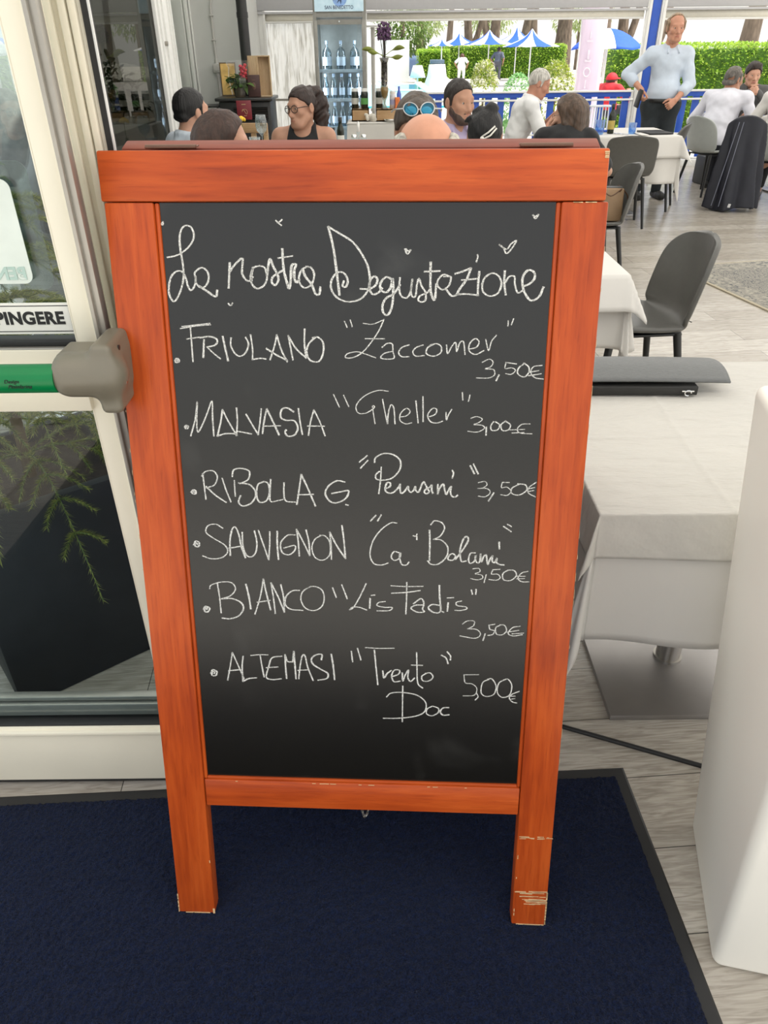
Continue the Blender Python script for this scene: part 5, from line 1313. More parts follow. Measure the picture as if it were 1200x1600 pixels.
place('person with blue mirrored sunglasses pushed up on grey-brown hair, behind the bald man', 0.150, 3.42, 1.325, 0.03, -1, head=(0, 14, 0), hair=('quiff', (0.075, 0.055, 0.042)), shirt=((0.10, 0.10, 0.11), 'short', 'crew'), extras=shades_extra, skin_c=SK2)

place('bearded young man in a lavender shirt looking to one side', 0.493, 5.25, 1.318, 0.45, -1, head=(8, 4, 0), hair=('short', DARK), beard=(0.075, 0.045, 0.034), shirt=((0.43, 0.36, 0.52), 'short', 'collar'), skin_c=SK1, w=1.0, fine=True, h=0.006,
      arms=((0.16, 0.32, 0.76), (-0.16, 0.32, 0.76)))

place('woman with long brown hair in profile, face turned towards the wine glass', -0.668, 3.5, 1.268, 1.0, 0.12, female=True, head=(0, 3, 0), hair=('long', BROWN), shirt=((0.16, 0.05, 0.05), 'short', 'crew'), skin_c=SK3)
place('dark-haired man in a pale blue shirt seen from behind by the dark window', -1.115, 4.95, 1.295, 0.80, 0.60, head=(10, 0, 0), hair=('short', BLACKH), shirt=((0.55, 0.61, 0.68), 'long', 'collar'), skin_c=SK3, w=1.04)
place('woman in a black sleeveless top and dark-rimmed glasses with a curly ponytail', -0.525, 5.62, 1.272, -0.05, -1, lean=0.05, female=True, head=(-38, 4, 4), hair=('ponytail', (0.030, 0.017, 0.013)), glasses='thick', shirt=((0.008, 0.008, 0.009), 'none', 'tank'), skin_c=(0.50, 0.275, 0.185), fine=True, h=0.006,
      arms=((0.17, 0.30, 0.76), (-0.17, 0.30, 0.76)), w=1.02)

# grey-haired man reading the menu
place('white-haired man in a white short-sleeved shirt reading a black menu', 1.53, 8.3, 1.295, 1, -0.1, lean=0.17, head=(0, 24, 0), hair=('short', WHITEH), brow=(0.35, 0.33, 0.3), shirt=((0.72, 0.72, 0.71), 'short', 'collar'), skin_c=(0.47, 0.23, 0.155), pants=(0.05, 0.07, 0.11), fine=True, h=0.006,
      arms=((0.075, 0.40, 0.885), (-0.07, 0.42, 0.90)), hands={0: (Vector((-0.3, 1, 0.1)), Vector((-0.6, 0.1, 0.6)), (25, 35, 25)), 1: (Vector((0.3, 1, 0.1)), Vector((0.6, 0.1, 0.6)), (25, 35, 25))})
o = thing('menu', 'open black menu in the hands of the white-haired man', 'menu', (1.76, 8.255, 0.885), face(1, -0.1))
for sx in (-1, 1):
    m = MB(); m.box((sx * 0.085, 0.03, 0.0), (0.17, 0.24, 0.006), rot=(math.radians(26), sx * math.radians(-10), 0), bev=0.001); c = m.build('cover_leaf', mat('black_menu_cover', (0.012, 0.012, 0.013), 0.45), o)
    m = MB(); m.box((sx * 0.085, 0.03, 0.005), (0.15, 0.21, 0.002), rot=(math.radians(26), sx * math.radians(-10), 0)); m.build('paper', mat('menu_paper', (0.75, 0.74, 0.72), 0.8), c)

place('woman with straight brown hair and glasses in a black top, resting chin on hand', 1.345, 5.95, 1.190, 0.2, 1, lean=0.10, female=True, head=(66, 10, 0), hair=('straight', (0.085, 0.054, 0.036)), glasses='thin', shirt=((0.008, 0.008, 0.009), 'short', 'crew'), skin_c=(0.50, 0.29, 0.20), fine=True,
      arms=((0.20, 0.30, 0.76), (-0.125, 0.165, 0.945)), poles=((0.7, -0.6, -0.6), (-0.7, 0.5, -0.9)), hands={1: (Vector((0.2, -0.02, 1)), Vector((1, -0.3, 0.1)), (30, 40, 30))})

# the standing man
def belt_extra(o, H, v):
    pz = v['pel'].z + 0.048; P = []
    for a in range(33):
        t = a * 2 * PI / 32
        P.append((0.180 * math.cos(t), 0.028 + 0.172 * math.sin(t) * (1.0 if math.sin(t) > 0 else 0.9), pz))
    G_ = np.array([[(p[0], p[1], pz - 0.018), (p[0], p[1], pz + 0.018)] for p in P])
    b_ = link('belt', grid_mesh('belt', G_), mat('black_belt', (0.01, 0.01, 0.01), 0.4), o); solidify(b_, 0.006, 0)
    m = MB(); m.box((0.0, 0.205, pz), (0.045, 0.008, 0.036), bev=0.003); m.build('belt_buckle', STEEL, b_)
SM = person('standing man in a pale blue shirt with rolled sleeves beside the blue post', (3.01, 8.98), PI + 0.05, 1.745, sit=False, lean=0.02, head=(-5, 3, 0), hair=('receding', (0.30, 0.215, 0.14)), shirt=((0.52, 0.59, 0.68), 'rolled', 'collar'),
       pants=(0.022, 0.028, 0.032), belly=0.055, skin_c=(0.50, 0.25, 0.165), fine=True, h=0.005, extras=belt_extra, hs=1.04,
       arms=((0.265, 0.09, 1.075), (-0.045, 0.255, 0.985)), poles=((0.8, -0.75, -0.1), (-0.9, -0.2, -0.2)),
       hands={0: (Vector((-0.05, 0.45, -1)), Vector((-1, 0.1, 0)), (55, 70, 40)), 1: (Vector((0.75, 0.35, -0.55)), Vector((0.2, -1, -0.2)), (62, 80, 45))})
o = thing('wallet', 'black wallet held at the hip by the standing man', 'wallet', (2.725, 8.86, 1.0), 0.2)
m = MB(); m.box((0, 0, 0), (0.018, 0.085, 0.17), rot=(0.15, 0.12, 0), bev=0.004); m.build('wallet_body', BLACK, o)

# the far right table
place('heavy-set man with grey hair and glasses in a white shirt, seen from behind', 3.93, 9.45, 1.262, 0.72, 0.70, lean=0.20, head=(-22, 8, 0), hair=('receding', (0.13, 0.115, 0.10)), glasses='thin', shirt=((0.68, 0.68, 0.74), 'long', 'collar'), skin_c=SK2, w=1.16, belly=0.04, fine=True)
place('man in a dark grey shirt facing the camera with clasped hands at the far right', 4.44, 10.15, 1.285, -0.12, -1, lean=0.08, head=(0, 6, 0), hair=('quiff', (0.035, 0.026, 0.022)), shirt=((0.085, 0.085, 0.085), 'long', 'collar'), skin_c=SK3, fine=True, h=0.005,
      arms=((0.06, 0.30, 0.985), (-0.05, 0.30, 0.985)), poles=((0.8, 0.1, -1), (-0.8, 0.1, -1)), hands={0: (Vector((-0.7, 0.25, 0.25)), Vector((-0.5, -0.9, 0)), (60, 75, 45)), 1: (Vector((0.7, 0.25, 0.15)), Vector((0.5, -0.9, 0)), (60, 75, 45))})
place('person in an off-white shirt and black trousers sitting beside the draped navy jacket', 4.26, 8.70, 1.30, 0.55, 0.83, lean=0.16, hair=('short', DARK), shirt=((0.62, 0.60, 0.57), 'long', 'collar'), skin_c=SK3, pants=(0.012, 0.012, 0.014), shoes=(0.012, 0.012, 0.012), w=1.08, legs=((0.13, 0.40, 0.52), (-0.12, 0.42, 0.52), (0.17, 0.12, 0.09), (-0.13, 0.36, 0.085)))

# people in the garden
GZ = -0.2
def far_person(label, x, y, rz, top, **kw):
    return person(label, (x, y), rz, top, sit=False, h=0.014, **kw)
far_person('person in dark clothes walking past the parasols by the pool', 5.77, 42.0, face(0.6, 1), 1.36, hair=('short', DARK), shirt=((0.10, 0.115, 0.16), 'short', 'crew'), pants=(0.10, 0.10, 0.12), skin_c=SK2)
far_person('person with long hair in a white dress standing by the pool', 4.02, 42.0, face(0.3, 1), 1.10, female=True, hair=('straight', (0.10, 0.045, 0.03)), shirt=((0.80, 0.80, 0.78), 'short', 'crew'), pants=(0.78, 0.78, 0.76), skin_c=SK2)
def cap_extra(o, H, v):
    red = mat('red_cotton', (0.62, 0.02, 0.03), 0.7)
    f = SDF(np.array(v['hc']) - 0.2, np.array(v['hc']) + 0.2, 0.009); f.frame(v['Rh'], v['hc'])
    f.ell((0, -0.015, 0.045), (0.092, 0.112, 0.10), k=0); f.half((0, 0.1, -1), (0, 0, 0.045), 0.004); f.ell((0, 0.12, 0.055), (0.07, 0.075, 0.012), k=0.02)
    link('cap', f.mesh('cap'), red, o)
place('person in a red cap and red shirt sitting outside beyond the blue railing', 3.96, 14.5, 1.05, 0.75, 0.6, hair=('cap', BROWN), shirt=((0.62, 0.025, 0.035), 'short', 'crew'), extras=cap_extra, skin_c=SK2, h=0.010)

# chairs of the hidden diners
for (x, y, dx, dy, lb) in ((0.118, 2.03, 0.0, 1, 'grey chair of the bald man'), (0.15, 3.50, 0.03, -1, 'grey chair of the guest with blue sunglasses'), (0.52, 4.10, 0.15, 1, 'grey chair of the guest with the hair clip'),
        (0.45, 5.34, 0.45, -1, 'grey chair of the bearded man'), (-0.77, 3.48, 1.0, 0.12, 'grey chair of the woman in profile'), (-1.19, 4.89, 0.80, 0.60, 'grey chair of the man in pale blue'), (-0.52, 5.72, -0.05, -1, 'grey chair of the woman in the black sleeveless top'),
        (1.33, 8.32, 1, -0.1, 'grey chair of the white-haired man'), (1.33, 5.84, 0.2, 1, 'grey chair of the woman with straight brown hair')):
    copy_tree(CH, (x, y, 0), face(dx, dy), lb)
copy_tree(CH, (1.43, 7.42, 0), face(-0.9, 0.5), 'grey shell chair with a white cloth over its back, in front of the man reading')
G = np.zeros((16, 18, 3))
for i in range(16):
    for j in range(18):
        u, v = -1 + 2 * i / 15, j / 17
        if v < 0.4: y, z = 0.03, 0.84 - (0.4 - v) * 0.9
        elif v < 0.5: y, z = 0.03 - (v - 0.4) * 0.7, 0.845
        else: y, z = -0.045 - 0.05 * (v - 0.5), 0.84 - (v - 0.5) * 0.75
        G[i, j] = (u * (0.17 + 0.01 * math.sin(v * 9)), y - 0.29 + 0.008 * math.sin(u * 9 + v * 3), z - 0.012 * u * u)
cloth('white_cloth', G, 'white cloth hung over the back of a grey chair by the reading man', 'cloth', loc=(1.43, 7.42, 0), rz=face(-0.9, 0.5))

# dark jacket draped over a pale chair, with piping lines, reaching the floor
def jacket():
    o = thing('jacket', 'long dark navy jacket draped over a chair and trailing on the floor', 'jacket', (3.68, 8.27, 0.0), face(0.35, 0.94))
    lo, hi = (-0.42, -0.36, 0.0), (0.42, 0.40, 0.95)
    f = SDF(lo, hi, 0.009)
    def fn(X, Y, Z):
        t = np.clip((0.86 - Z) / 0.84, 0, 1)
        hw = 0.165 + 0.075 * t; hd = 0.060 + 0.065 * t
        yc = -0.02 - 0.10 * t + 0.02
        th = np.arctan2((Y - yc) / hd, X / hw)
        fold = 0.016 * t ** 0.7 * np.sin(th * 6 + 2.0 * Z) + 0.006 * t * np.sin(th * 11 + 2)
        q = np.sqrt((X / hw) ** 2 + np.abs((Y - yc) / hd) ** 2.0) - 1
        d = q * hd * 0.75 - fold
        d = np.maximum(d, Z - (0.875 - 3.2 * np.abs(X) ** 2.2))
        return np.maximum(d, 0.03 + 0.02 * np.sin(X * 12) - Z) * 0.8
    f._run(fn, lo, hi, 0, 'u', 0)
    f.ripple(lambda X, Y, Z: 0.0012 * np.sin(X * 30 + Z * 9) * np.sin(Z * 17 + X * 11))
    link('jacket_cloth', f.mesh('jacket_cloth'), mat('navy_nylon', (0.0055, 0.0065, 0.014), 0.6, var=0.15), o)
    m = MB()
    for x0, x1 in ((-0.045, -0.12), (-0.085, -0.19)):
        P = []
        for k in range(9):
            t = k / 8; z = 0.82 - 0.76 * t; P.append((x0 + (x1 - x0) * t, -0.02 - 0.10 * t - (0.050 + 0.075 * t) * math.sqrt(max(1 - ((x0 + (x1 - x0) * t) / (0.165 + 0.075 * t)) ** 2, 0.05)) - 0.018 * t, z))
        m.tube(P, 0.0035, 5)
    m.build('piping', mat('grey_piping', (0.16, 0.17, 0.22), 0.5), o)
    m = MB(); m.box((-0.02, -0.262, 0.075), (0.025, 0.006, 0.035), rot=(0.3, 0.1, 0.2)); m.build('lining_label', mat('white_label', (0.7, 0.7, 0.7), 0.7), o)
jacket()
o = thing('briefcase', 'black briefcase standing on the floor under the far right table', 'bag', (4.03, 9.92, 0), 0.1)
m = MB(); m.box((0, 0, 0.16), (0.17, 0.34, 0.32), bev=0.02); m.build('case', mat('black_case', (0.016, 0.016, 0.016), 0.5), o)
m = MB(); m.tube(catmull([(0, -0.07, 0.32), (0, -0.06, 0.355), (0, 0.06, 0.355), (0, 0.07, 0.32)], 4), 0.009, 8); m.build('handle', BLACK, o)
table(0.45, 0.45, 0.742, 'dining table of the group at the far right', (4.74, 9.36, 0), 0.1)
G = drape(0.455, 0.455, 0.25, 0.746, seed=21, flare=0.1, res=0.03); cloth('tablecloth', G, 'white tablecloth of the group at the far right', loc=(4.74, 9.36, 0), rz=0.1)

# table by the standing man and what is laid on it
table(0.46, 0.42, 0.742, 'far dining table in front of the standing man', (2.38, 8.16, 0), 0.0)
G = drape(0.465, 0.425, 0.42, 0.746, flare=0.05, amp=0.02, seed=31, cflare=0.05, res=0.025, wav=11); cloth('tablecloth', G, 'long white under-cloth of the table in front of the standing man', loc=(2.38, 8.16, 0))
G = drape(0.468, 0.428, 0.20, 0.7495, flare=0.22, amp=0.01, seed=33, cflare=0.32, res=0.025, wav=7); cloth('tablecloth', G, 'white top cloth with drooping corners in front of the standing man', loc=(2.38, 8.16, 0))
TZ = 0.7525
def lathe_thing(name, prof, mtl, label, cat, loc, group=None, n=24, extra=None):
    o = thing(name, label, cat, loc, 0, group)
    m = MB(); m.lathe(prof, n); q = m.build({'bottle': 'bottle_glass', 'oil_bottle': 'bottle_glass'}.get(name, name + '_body'), mtl, o, smooth=True)
    if extra: extra(o)
    return o
TUMB = [(0.001, 0.004), (0.028, 0.004), (0.030, 0.0), (0.033, 0.01), (0.039, 0.095), (0.037, 0.095), (0.031, 0.012), (0.001, 0.012)]
def wine_glass(loc, label, group=None, s=1.0, mtl=None):
    p = [(0.001, 0.0), (0.034, 0.0), (0.034, 0.003), (0.006, 0.010), (0.0038, 0.03), (0.0038, 0.085), (0.012, 0.098), (0.032, 0.118), (0.039, 0.145), (0.038, 0.175), (0.032, 0.215), (0.0308, 0.215), (0.0365, 0.175), (0.0375, 0.145), (0.030, 0.12), (0.001, 0.102)]
    return lathe_thing('wine_glass', [(r * s, z * s) for r, z in p], mtl or TUMBLERGLASS, label, 'glass', loc, group)
def bottle(loc, label, col, cap, h=0.30, r=0.037, group=None, lab=None, name='bottle', n=20, mtl=None):
    k = h / 0.30
    p = [(0.001, 0.002), (r * 0.93, 0.0), (r, 0.008), (r, 0.175 * k), (r * 0.85, 0.205 * k), (0.015, 0.235 * k), (0.0135, 0.29 * k), (0.0155, 0.29 * k), (0.0155, h)]
    def ex(o):
        if cap is not None:
            m = MB(); m.lathe([(0.001, h + 0.002), (0.0165, h + 0.002), (0.0165, h - 0.035 * k)], 16); m.build('cap', cap, o, smooth=True)
        if lab is not None:
            m = MB(); m.lathe([(r + 0.0008, 0.045 * k), (r + 0.0008, 0.135 * k)], n); m.build('paper_label', lab, o, smooth=True)
    return lathe_thing(name, p, mtl or col, label, 'bottle', loc, group, n, ex)
OILGLASS = mat('dark_olive_glass', (0.012, 0.016, 0.006), 0.12, var=0.1)
GOLD = mat('gold_label', (0.45, 0.33, 0.08), 0.4)
bottle((2.235, 8.0, TZ), 'dark oil bottle with a gold label on the table before the standing man', OILGLASS, BLACK, h=0.25, r=0.032, lab=GOLD, name='oil_bottle')
lathe_thing('tumbler', [(r * 1.25, z * 1.3) for r, z in TUMB], BLUEGLASS, 'large clear blue tumbler left of the dark oil bottle', 'glass', (2.11, 7.93, TZ))
lathe_thing('tumbler', TUMB, BLUEGLASS, 'small blue tumbler right of the dark oil bottle', 'glass', (2.43, 7.95, TZ))
o = thing('glass_stand', 'white-and-blue caddy standing behind the blue tumbler', 'caddy', (2.15, 8.16, TZ))
m = MB()
for k in range(7): m.bar((-0.09 + 0.03 * k, 0, 0.012), (-0.085 + 0.028 * k, 0, 0.22), 0.006, n=8)
m.box((0, 0, 0.225), (0.20, 0.05, 0.018), bev=0.004); m.build('rack', mat('white_wire', (0.75, 0.78, 0.82), 0.35), o)
m = MB(); m.box((0, 0, 0.008), (0.20, 0.07, 0.016), bev=0.003); m.build('base', BLUE, o)
o = thing('menu_folder', 'closed black menu lying on the table before the standing man', 'menu', (2.67, 8.0, TZ), 0.12)
m = MB(); m.box((0, 0, 0.007), (0.24, 0.30, 0.014), bev=0.002); m.build('cover', MATS['black_menu_cover'], o)
o = thing('napkin', 'white napkin beside the closed black menu', 'napkin', (2.50, 7.88, TZ), 0.1)
m = MB(); m.box((0, 0, 0.004), (0.07, 0.20, 0.008), bev=0.003); m.build('folded_linen', CLOTH, o)
for k, (x, y) in enumerate(((2.30, 7.88), (2.345, 7.86))):
    o = thing('fork' if k == 0 else 'knife', ('steel fork', 'steel knife')[k] + ' laid near the oil bottle', 'cutlery', (x, y, TZ), 0.3)
    m = MB(); m.box((0, 0, 0.004), (0.012, 0.11, 0.003), bev=0.001); m.build('handle', CHROME, o)
    m = MB()
    if k == 0:
        for q in (-0.007, 0, 0.007): m.box((q, 0.085, 0.005), (0.003, 0.06, 0.002))
        m.box((0, 0.055, 0.005), (0.018, 0.012, 0.002)); m.build('tines', CHROME, o)
    else:
        m.box((0.002, 0.095, 0.005), (0.017, 0.085, 0.002)); m.build('blade', CHROME, o)

# tables hidden or half hidden by the chalkboard
def simple_table(label, x, y, a, b, seed):
    table(a, b, 0.742, label, (x, y, 0)); G = drape(a + 0.005, b + 0.005, 0.30, 0.746, seed=seed, flare=0.08, res=0.03); cloth('tablecloth', G, 'white cloth on the ' + label, loc=(x, y, 0))
simple_table('dining table between the bald man and the guest with sunglasses', 0.05, 2.74, 0.28, 0.24, 41)
simple_table('dining table between the hair clip and the bearded man', 0.62, 4.76, 0.35, 0.17, 42)
simple_table('dining table of the group on the left', -0.50, 4.60, 0.33, 0.55, 43)
simple_table('dining table with the wine glass by the stove', -0.98, 7.10, 0.36, 0.36, 44)
simple_table('dining table with the carafes, right of the sleeveless woman', -0.08, 7.05, 0.40, 0.36, 45)
wine_glass((-1.00, 6.98, TZ - 0.005), 'wine glass on the white table in front of the black stove', s=1.25)
lathe_thing('tumbler', [(r * 1.2, z * 1.1) for r, z in TUMB], TUMBLERGLASS, 'clear tumbler left of the wine glass', 'glass', (-1.06, 6.95, TZ - 0.005))
T2Z = TZ - 0.005
bottle((-0.335, 7.0, T2Z), 'dark oil bottle in a wire cruet, right of the sleeveless woman', OILGLASS, BLACK, h=0.24, r=0.030, lab=mat('pale_label', (0.7, 0.68, 0.62), 0.7), name='oil_bottle')
bottle((-0.40, 7.03, T2Z), 'short black bottle behind the ponytail, beside the cruet', OILGLASS, BLACK, h=0.16, r=0.028, name='bottle')
for x, lb in ((-0.22, 'small glass shaker right of the dark oil bottle'), (-0.14, 'second small glass shaker, beside the candle holder')):
    def ex(o):
        m = MB(); m.lathe([(0.001, 0.118), (0.020, 0.115), (0.022, 0.095)], 16); m.build('cap', CHROME, o, smooth=True)
        m = MB(); m.lathe([(0.001, 0.004), (0.021, 0.004), (0.021, 0.05), (0.001, 0.052)], 16); m.build('salt', WHITE, o, smooth=True)
    lathe_thing('shaker', [(0.001, 0.0), (0.024, 0.0), (0.026, 0.01), (0.026, 0.07), (0.021, 0.095)], TUMBLERGLASS, lb, 'shaker', (x, 6.95, T2Z), extra=ex)
def ex(o):
    m = MB(); m.lathe([(0.001, 0.0), (0.040, 0.0), (0.040, 0.006), (0.010, 0.014), (0.008, 0.10), (0.016, 0.115), (0.016, 0.13), (0.001, 0.13)], 20); m.build('stem', TUMBLERGLASS, o, smooth=True)
lathe_thing('candle', [(0.001, 0.128), (0.0105, 0.128), (0.0105, 0.20), (0.003, 0.203), (0.001, 0.21)], mat('white_wax', (0.82, 0.81, 0.77), 0.5, sss=0.2), 'white candle in a clear holder among the shakers', 'candle', (-0.185, 7.04, T2Z), extra=ex)
def flower_head(name, label, loc, col, parts=14, r=0.02, z=0.0):
    o = thing(name, label, 'flower', loc)
    m = MB()
    for k in range(parts):
        a = k * 2.4; q = r * (0.25 + 0.75 * k / parts)
        m.ball((q * math.cos(a), q * math.sin(a), z + 0.012 * (1 - k / parts)), (r * 0.42, r * 0.42, r * 0.55), 8, 6, rot=(0.5 * math.sin(a), -0.5 * math.cos(a), 0))
    m.build('petals', col, o, smooth=True)
    m = MB(); m.tube([(0, 0, z - 0.005), (0.004, 0.0, z - 0.05), (0.0, 0.0, -0.13)] if z > 0.05 else [(0, 0, z), (0.02, 0.03, -0.002), (0.03, 0.07, 0.0)], 0.0022, 6); m.build('stem', mat('green_stem', (0.08, 0.18, 0.03), 0.6), o)
    return o
YEL = mat('yellow_petal', (0.85, 0.55, 0.03), 0.6)
flower_head('yellow_flower', 'small yellow flower lying on the table with the carafes', (-0.105, 6.86, T2Z + 0.012), YEL)
# yellow flower in a little vase by the dark-haired man
o = flower_head('yellow_flower', 'yellow rose beside the head of the woman in profile', (-1.05, 6.3, 0.885), YEL, r=0.028, z=0.145, parts=18)
m = MB(); m.lathe([(0.001, -0.135), (0.026, -0.135), (0.030, -0.10), (0.020, -0.05), (0.012, 0.03)], 18); v = m.build('bud_vase', TUMBLERGLASS, None, smooth=True, loc=(-1.05, 6.3, 0.887)); tag(v, 'little clear vase holding the yellow rose', 'vase')
simple_table('small side table under the yellow rose', -1.05, 6.30, 0.12, 0.12, 46)
# ---------------------------------------------------------------- stove corner
def stove():
    o = thing('pellet_stove', 'black pellet stove with a louvred front standing by the back wall', 'stove', (-1.42, 9.08, 0))
    SB = mat('matt_black_steel', (0.018, 0.018, 0.018), 0.45, var=0.1)
    m = MB(); m.box((0, 0.0, 0.52), (0.54, 0.50, 0.98), bev=0.012); m.build('stove_body', SB, o)
    m = MB(); m.box((0, -0.02, 1.03), (0.60, 0.56, 0.03), bev=0.008); m.build('top_plate', mat('dark_top', (0.03, 0.03, 0.03), 0.3), o)
    m = MB()
    for k in range(6): m.box((0.06, -0.255, 0.84 + 0.022 * k), (0.36, 0.02, 0.010), rot=(0.5, 0, 0))
    m.build('louvre', SB, o)
    m = MB(); m.box((0.06, -0.252, 0.50), (0.36, 0.02, 0.42), bev=0.006); dd = m.build('fire_door', SB, o)
    m = MB(); m.box((0.06, -0.264, 0.50), (0.28, 0.004, 0.32)); m.build('door_glass', mat('smoked_glass', (0.01, 0.01, 0.01), 0.08), dd)
    m = MB(); m.bar((0.25, -0.285, 0.42), (0.25, -0.285, 0.60), 0.010); m.build('handle', CHROME, dd)
    m = MB(); m.bar((0.0, 0.16, 1.04), (0.0, 0.16, 2.76), 0.055, n=24)
    for z in (1.12, 1.75): m.bar((0.0, 0.16, z), (0.0, 0.16, z + 0.05), 0.060, n=24)
    m.build('flue_pipe', SB, o)
stove()
SZ = 1.047
o = thing('wine_box', 'tall open pale wooden wine box standing on the black stove', 'box', (-1.21, 9.02, SZ), 0.1)
PINE = wood('pale_pine', (0.50, 0.34, 0.19), (0.58, 0.42, 0.25), (0.66, 0.50, 0.32), 'Z', rough=0.6, coat=0)
m = MB()
m.box((0, 0.05, 0.185), (0.125, 0.012, 0.37)); m.box((-0.062, 0, 0.185), (0.010, 0.10, 0.37)); m.box((0.062, 0, 0.185), (0.010, 0.10, 0.37)); m.box((0, 0, 0.005), (0.125, 0.10, 0.010)); m.box((0, 0, 0.365), (0.125, 0.10, 0.010))
m.build('box_shell', PINE, o)
m = MB(); m.box((-0.115, -0.03, 0.185), (0.10, 0.012, 0.37), rot=(0, 0, -0.35)); m.build('lid', PINE, o)
o = thing('leather_box', 'dark brown embossed box standing in front of the wine box', 'box', (-1.315, 8.92, SZ), 0.05)
m = MB(); m.box((0, 0, 0.10), (0.125, 0.07, 0.20), bev=0.006); m.build('box_body', mat('brown_leather', (0.065, 0.028, 0.025), 0.45, bump=0.1, bscale=80), o)
m = MB(); m.box((0, -0.036, 0.155), (0.03, 0.002, 0.006)); m.ball((0.0, -0.036, 0.10), (0.02, 0.003, 0.035)); m.build('emblem', mat('dull_bronze', (0.14, 0.07, 0.05), 0.4), o)
o = thing('picture_frame', 'gold picture in a slim dark frame behind the potted plant', 'picture', (-1.615, 9.15, SZ), 0.15)
m = MB(); m.box((0, 0, 0.155), (0.17, 0.015, 0.31), rot=(-0.08, 0, 0)); q = m.build('frame', mat('dark_gilt', (0.10, 0.06, 0.02), 0.4), o)
m = MB(); m.box((0, -0.010, 0.155), (0.148, 0.004, 0.288), rot=(-0.08, 0, 0)); m.build('print', mat('gold_print', (0.62, 0.40, 0.12), 0.35, 0.3, var=0.3, scale=12), q)
def leaf_mesh(pts, n, size, seed, droop=0.4, fold=0.25, jitter=0.5, up=0.5):
    """n folded leaves, each of six faces, scattered by the point function pts(rng)."""
    rng = np.random.default_rng(seed); V, F = [], []
    for k in range(n):
        p, nrm = pts(rng); s_ = size * rng.uniform(0.6, 1.25)
        d = np.array(nrm) + rng.normal(0, jitter, 3); d /= np.linalg.norm(d) + 1e-9
        u = np.cross(d, [0, 0, 1]) + rng.normal(0, 0.15, 3); u /= np.linalg.norm(u) + 1e-9
        w = np.cross(u, d)
        b = len(V)
        for t, hw in ((0, 0), (0.35, 0.24), (0.7, 0.20), (1, 0)):
            c = np.array(p) + d * s_ * t - np.array([0, 0, droop * s_ * t * t])
            if hw == 0: V.append(c)
            else: V.append(c - u * s_ * hw + w * s_ * fold * hw); V.append(c); V.append(c + u * s_ * hw + w * s_ * fold * hw)
        F += [(b, b + 1, b + 2), (b, b + 2, b + 3), (b + 1, b + 4, b + 5, b + 2), (b + 2, b + 5, b + 6, b + 3), (b + 4, b + 7, b + 5), (b + 5, b + 7, b + 6)]
    me = bpy.data.meshes.new('leaves'); me.from_pydata([tuple(map(float, v)) for v in V], [], F); me.update()
    return me
def leaf_mat(name, c1, c2, transl=0.4):
    if name in MATS: return MATS[name]
    m = mat(name, c1, 0.5, var=0.3, scale=6)
    t = m.node_tree; b = t.nodes['Principled BSDF']
    # each leaf its own green
    gi = t.nodes.new('ShaderNodeNewGeometry'); r = t.nodes.new('ShaderNodeValToRGB')
    r.color_ramp.elements[0].color = (*c1, 1); r.color_ramp.elements[1].color = (*c2, 1)
    t.links.new(gi.outputs['Random Per Island'], r.inputs['Fac']); t.links.new(r.outputs['Color'], b.inputs['Base Color'])
    tl = t.nodes.new('ShaderNodeBsdfTranslucent'); t.links.new(r.outputs['Color'], tl.inputs['Color'])
    mx = t.nodes.new('ShaderNodeMixShader'); mx.inputs['Fac'].default_value = transl
    t.links.new(b.outputs['BSDF'], mx.inputs[1]); t.links.new(tl.outputs['BSDF'], mx.inputs[2]); t.links.new(mx.outputs['Shader'], t.nodes['Material Output'].inputs['Surface'])
    return m
o = thing('potted_plant', 'wrapped green plant with red blossom on the stove top', 'plant', (-1.47, 8.93, SZ))
m = MB(); m.lathe([(0.001, 0), (0.055, 0), (0.07, 0.09), (0.062, 0.09)], 18); m.build('pot', mat('dark_basket', (0.07, 0.05, 0.03), 0.8), o)
link('foliage', leaf_mesh(lambda r: ((r.normal(0, 0.045), r.normal(0, 0.03), 0.09 + abs(r.normal(0, 0.05))), (r.normal(0, 1), r.normal(0, 0.6) - 0.3, 0.5)), 70, 0.11, 2), leaf_mat('plant_green', (0.06, 0.13, 0.025), (0.14, 0.24, 0.06)), o)
m = MB()
for k in range(14): m.ball((0.055 + 0.025 * math.cos(k * 2.4), -0.02 + 0.02 * math.sin(k * 2.4), 0.17 + 0.009 * k), (0.019, 0.017, 0.016), 8, 6)
m.build('blossom', mat('red_blossom', (0.62, 0.03, 0.06), 0.6, var=0.3, scale=40), o, smooth=True)
m = MB(); m.lathe([(0.085, 0.02), (0.11, 0.16), (0.10, 0.27), (0.13, 0.33)], 9); m.build('wrapping', glass('cellophane', (0.93, 0.93, 0.93), ior=1.7), o)
# slim shelf with the boxed gifts left of the stove
o = thing('side_shelf', 'low black shelf standing left of the stove', 'shelf', (-1.80, 8.90, 0))
m = MB(); m.box((0, 0, 0.80), (0.24, 0.34, 0.02)); m.box((0, 0, 0.97), (0.24, 0.34, 0.015)); m.box((-0.11, 0.15, 0.49), (0.02, 0.02, 0.98)); m.box((0.11, 0.15, 0.49), (0.02, 0.02, 0.98)); m.box((-0.11, -0.15, 0.49), (0.02, 0.02, 0.98)); m.box((0.11, -0.15, 0.49), (0.02, 0.02, 0.98)); m.build('rack', BLACK, o)
o = thing('hand_bell', 'small brass hand bell on the low shelf left of the stove', 'bell', (-1.765, 8.82, 0.81))
m = MB(); m.lathe([(0.045, 0.0), (0.042, 0.012), (0.026, 0.05), (0.012, 0.068), (0.001, 0.072)], 20); m.build('bell', mat('brass', (0.62, 0.50, 0.24), 0.25, 0.9), o, smooth=True)
m = MB(); m.tube([(0, 0, 0.07), (0, 0, 0.10), (0, 0, 0.125)], [0.008, 0.012, 0.006], 10); m.build('grip', WHITE, o)
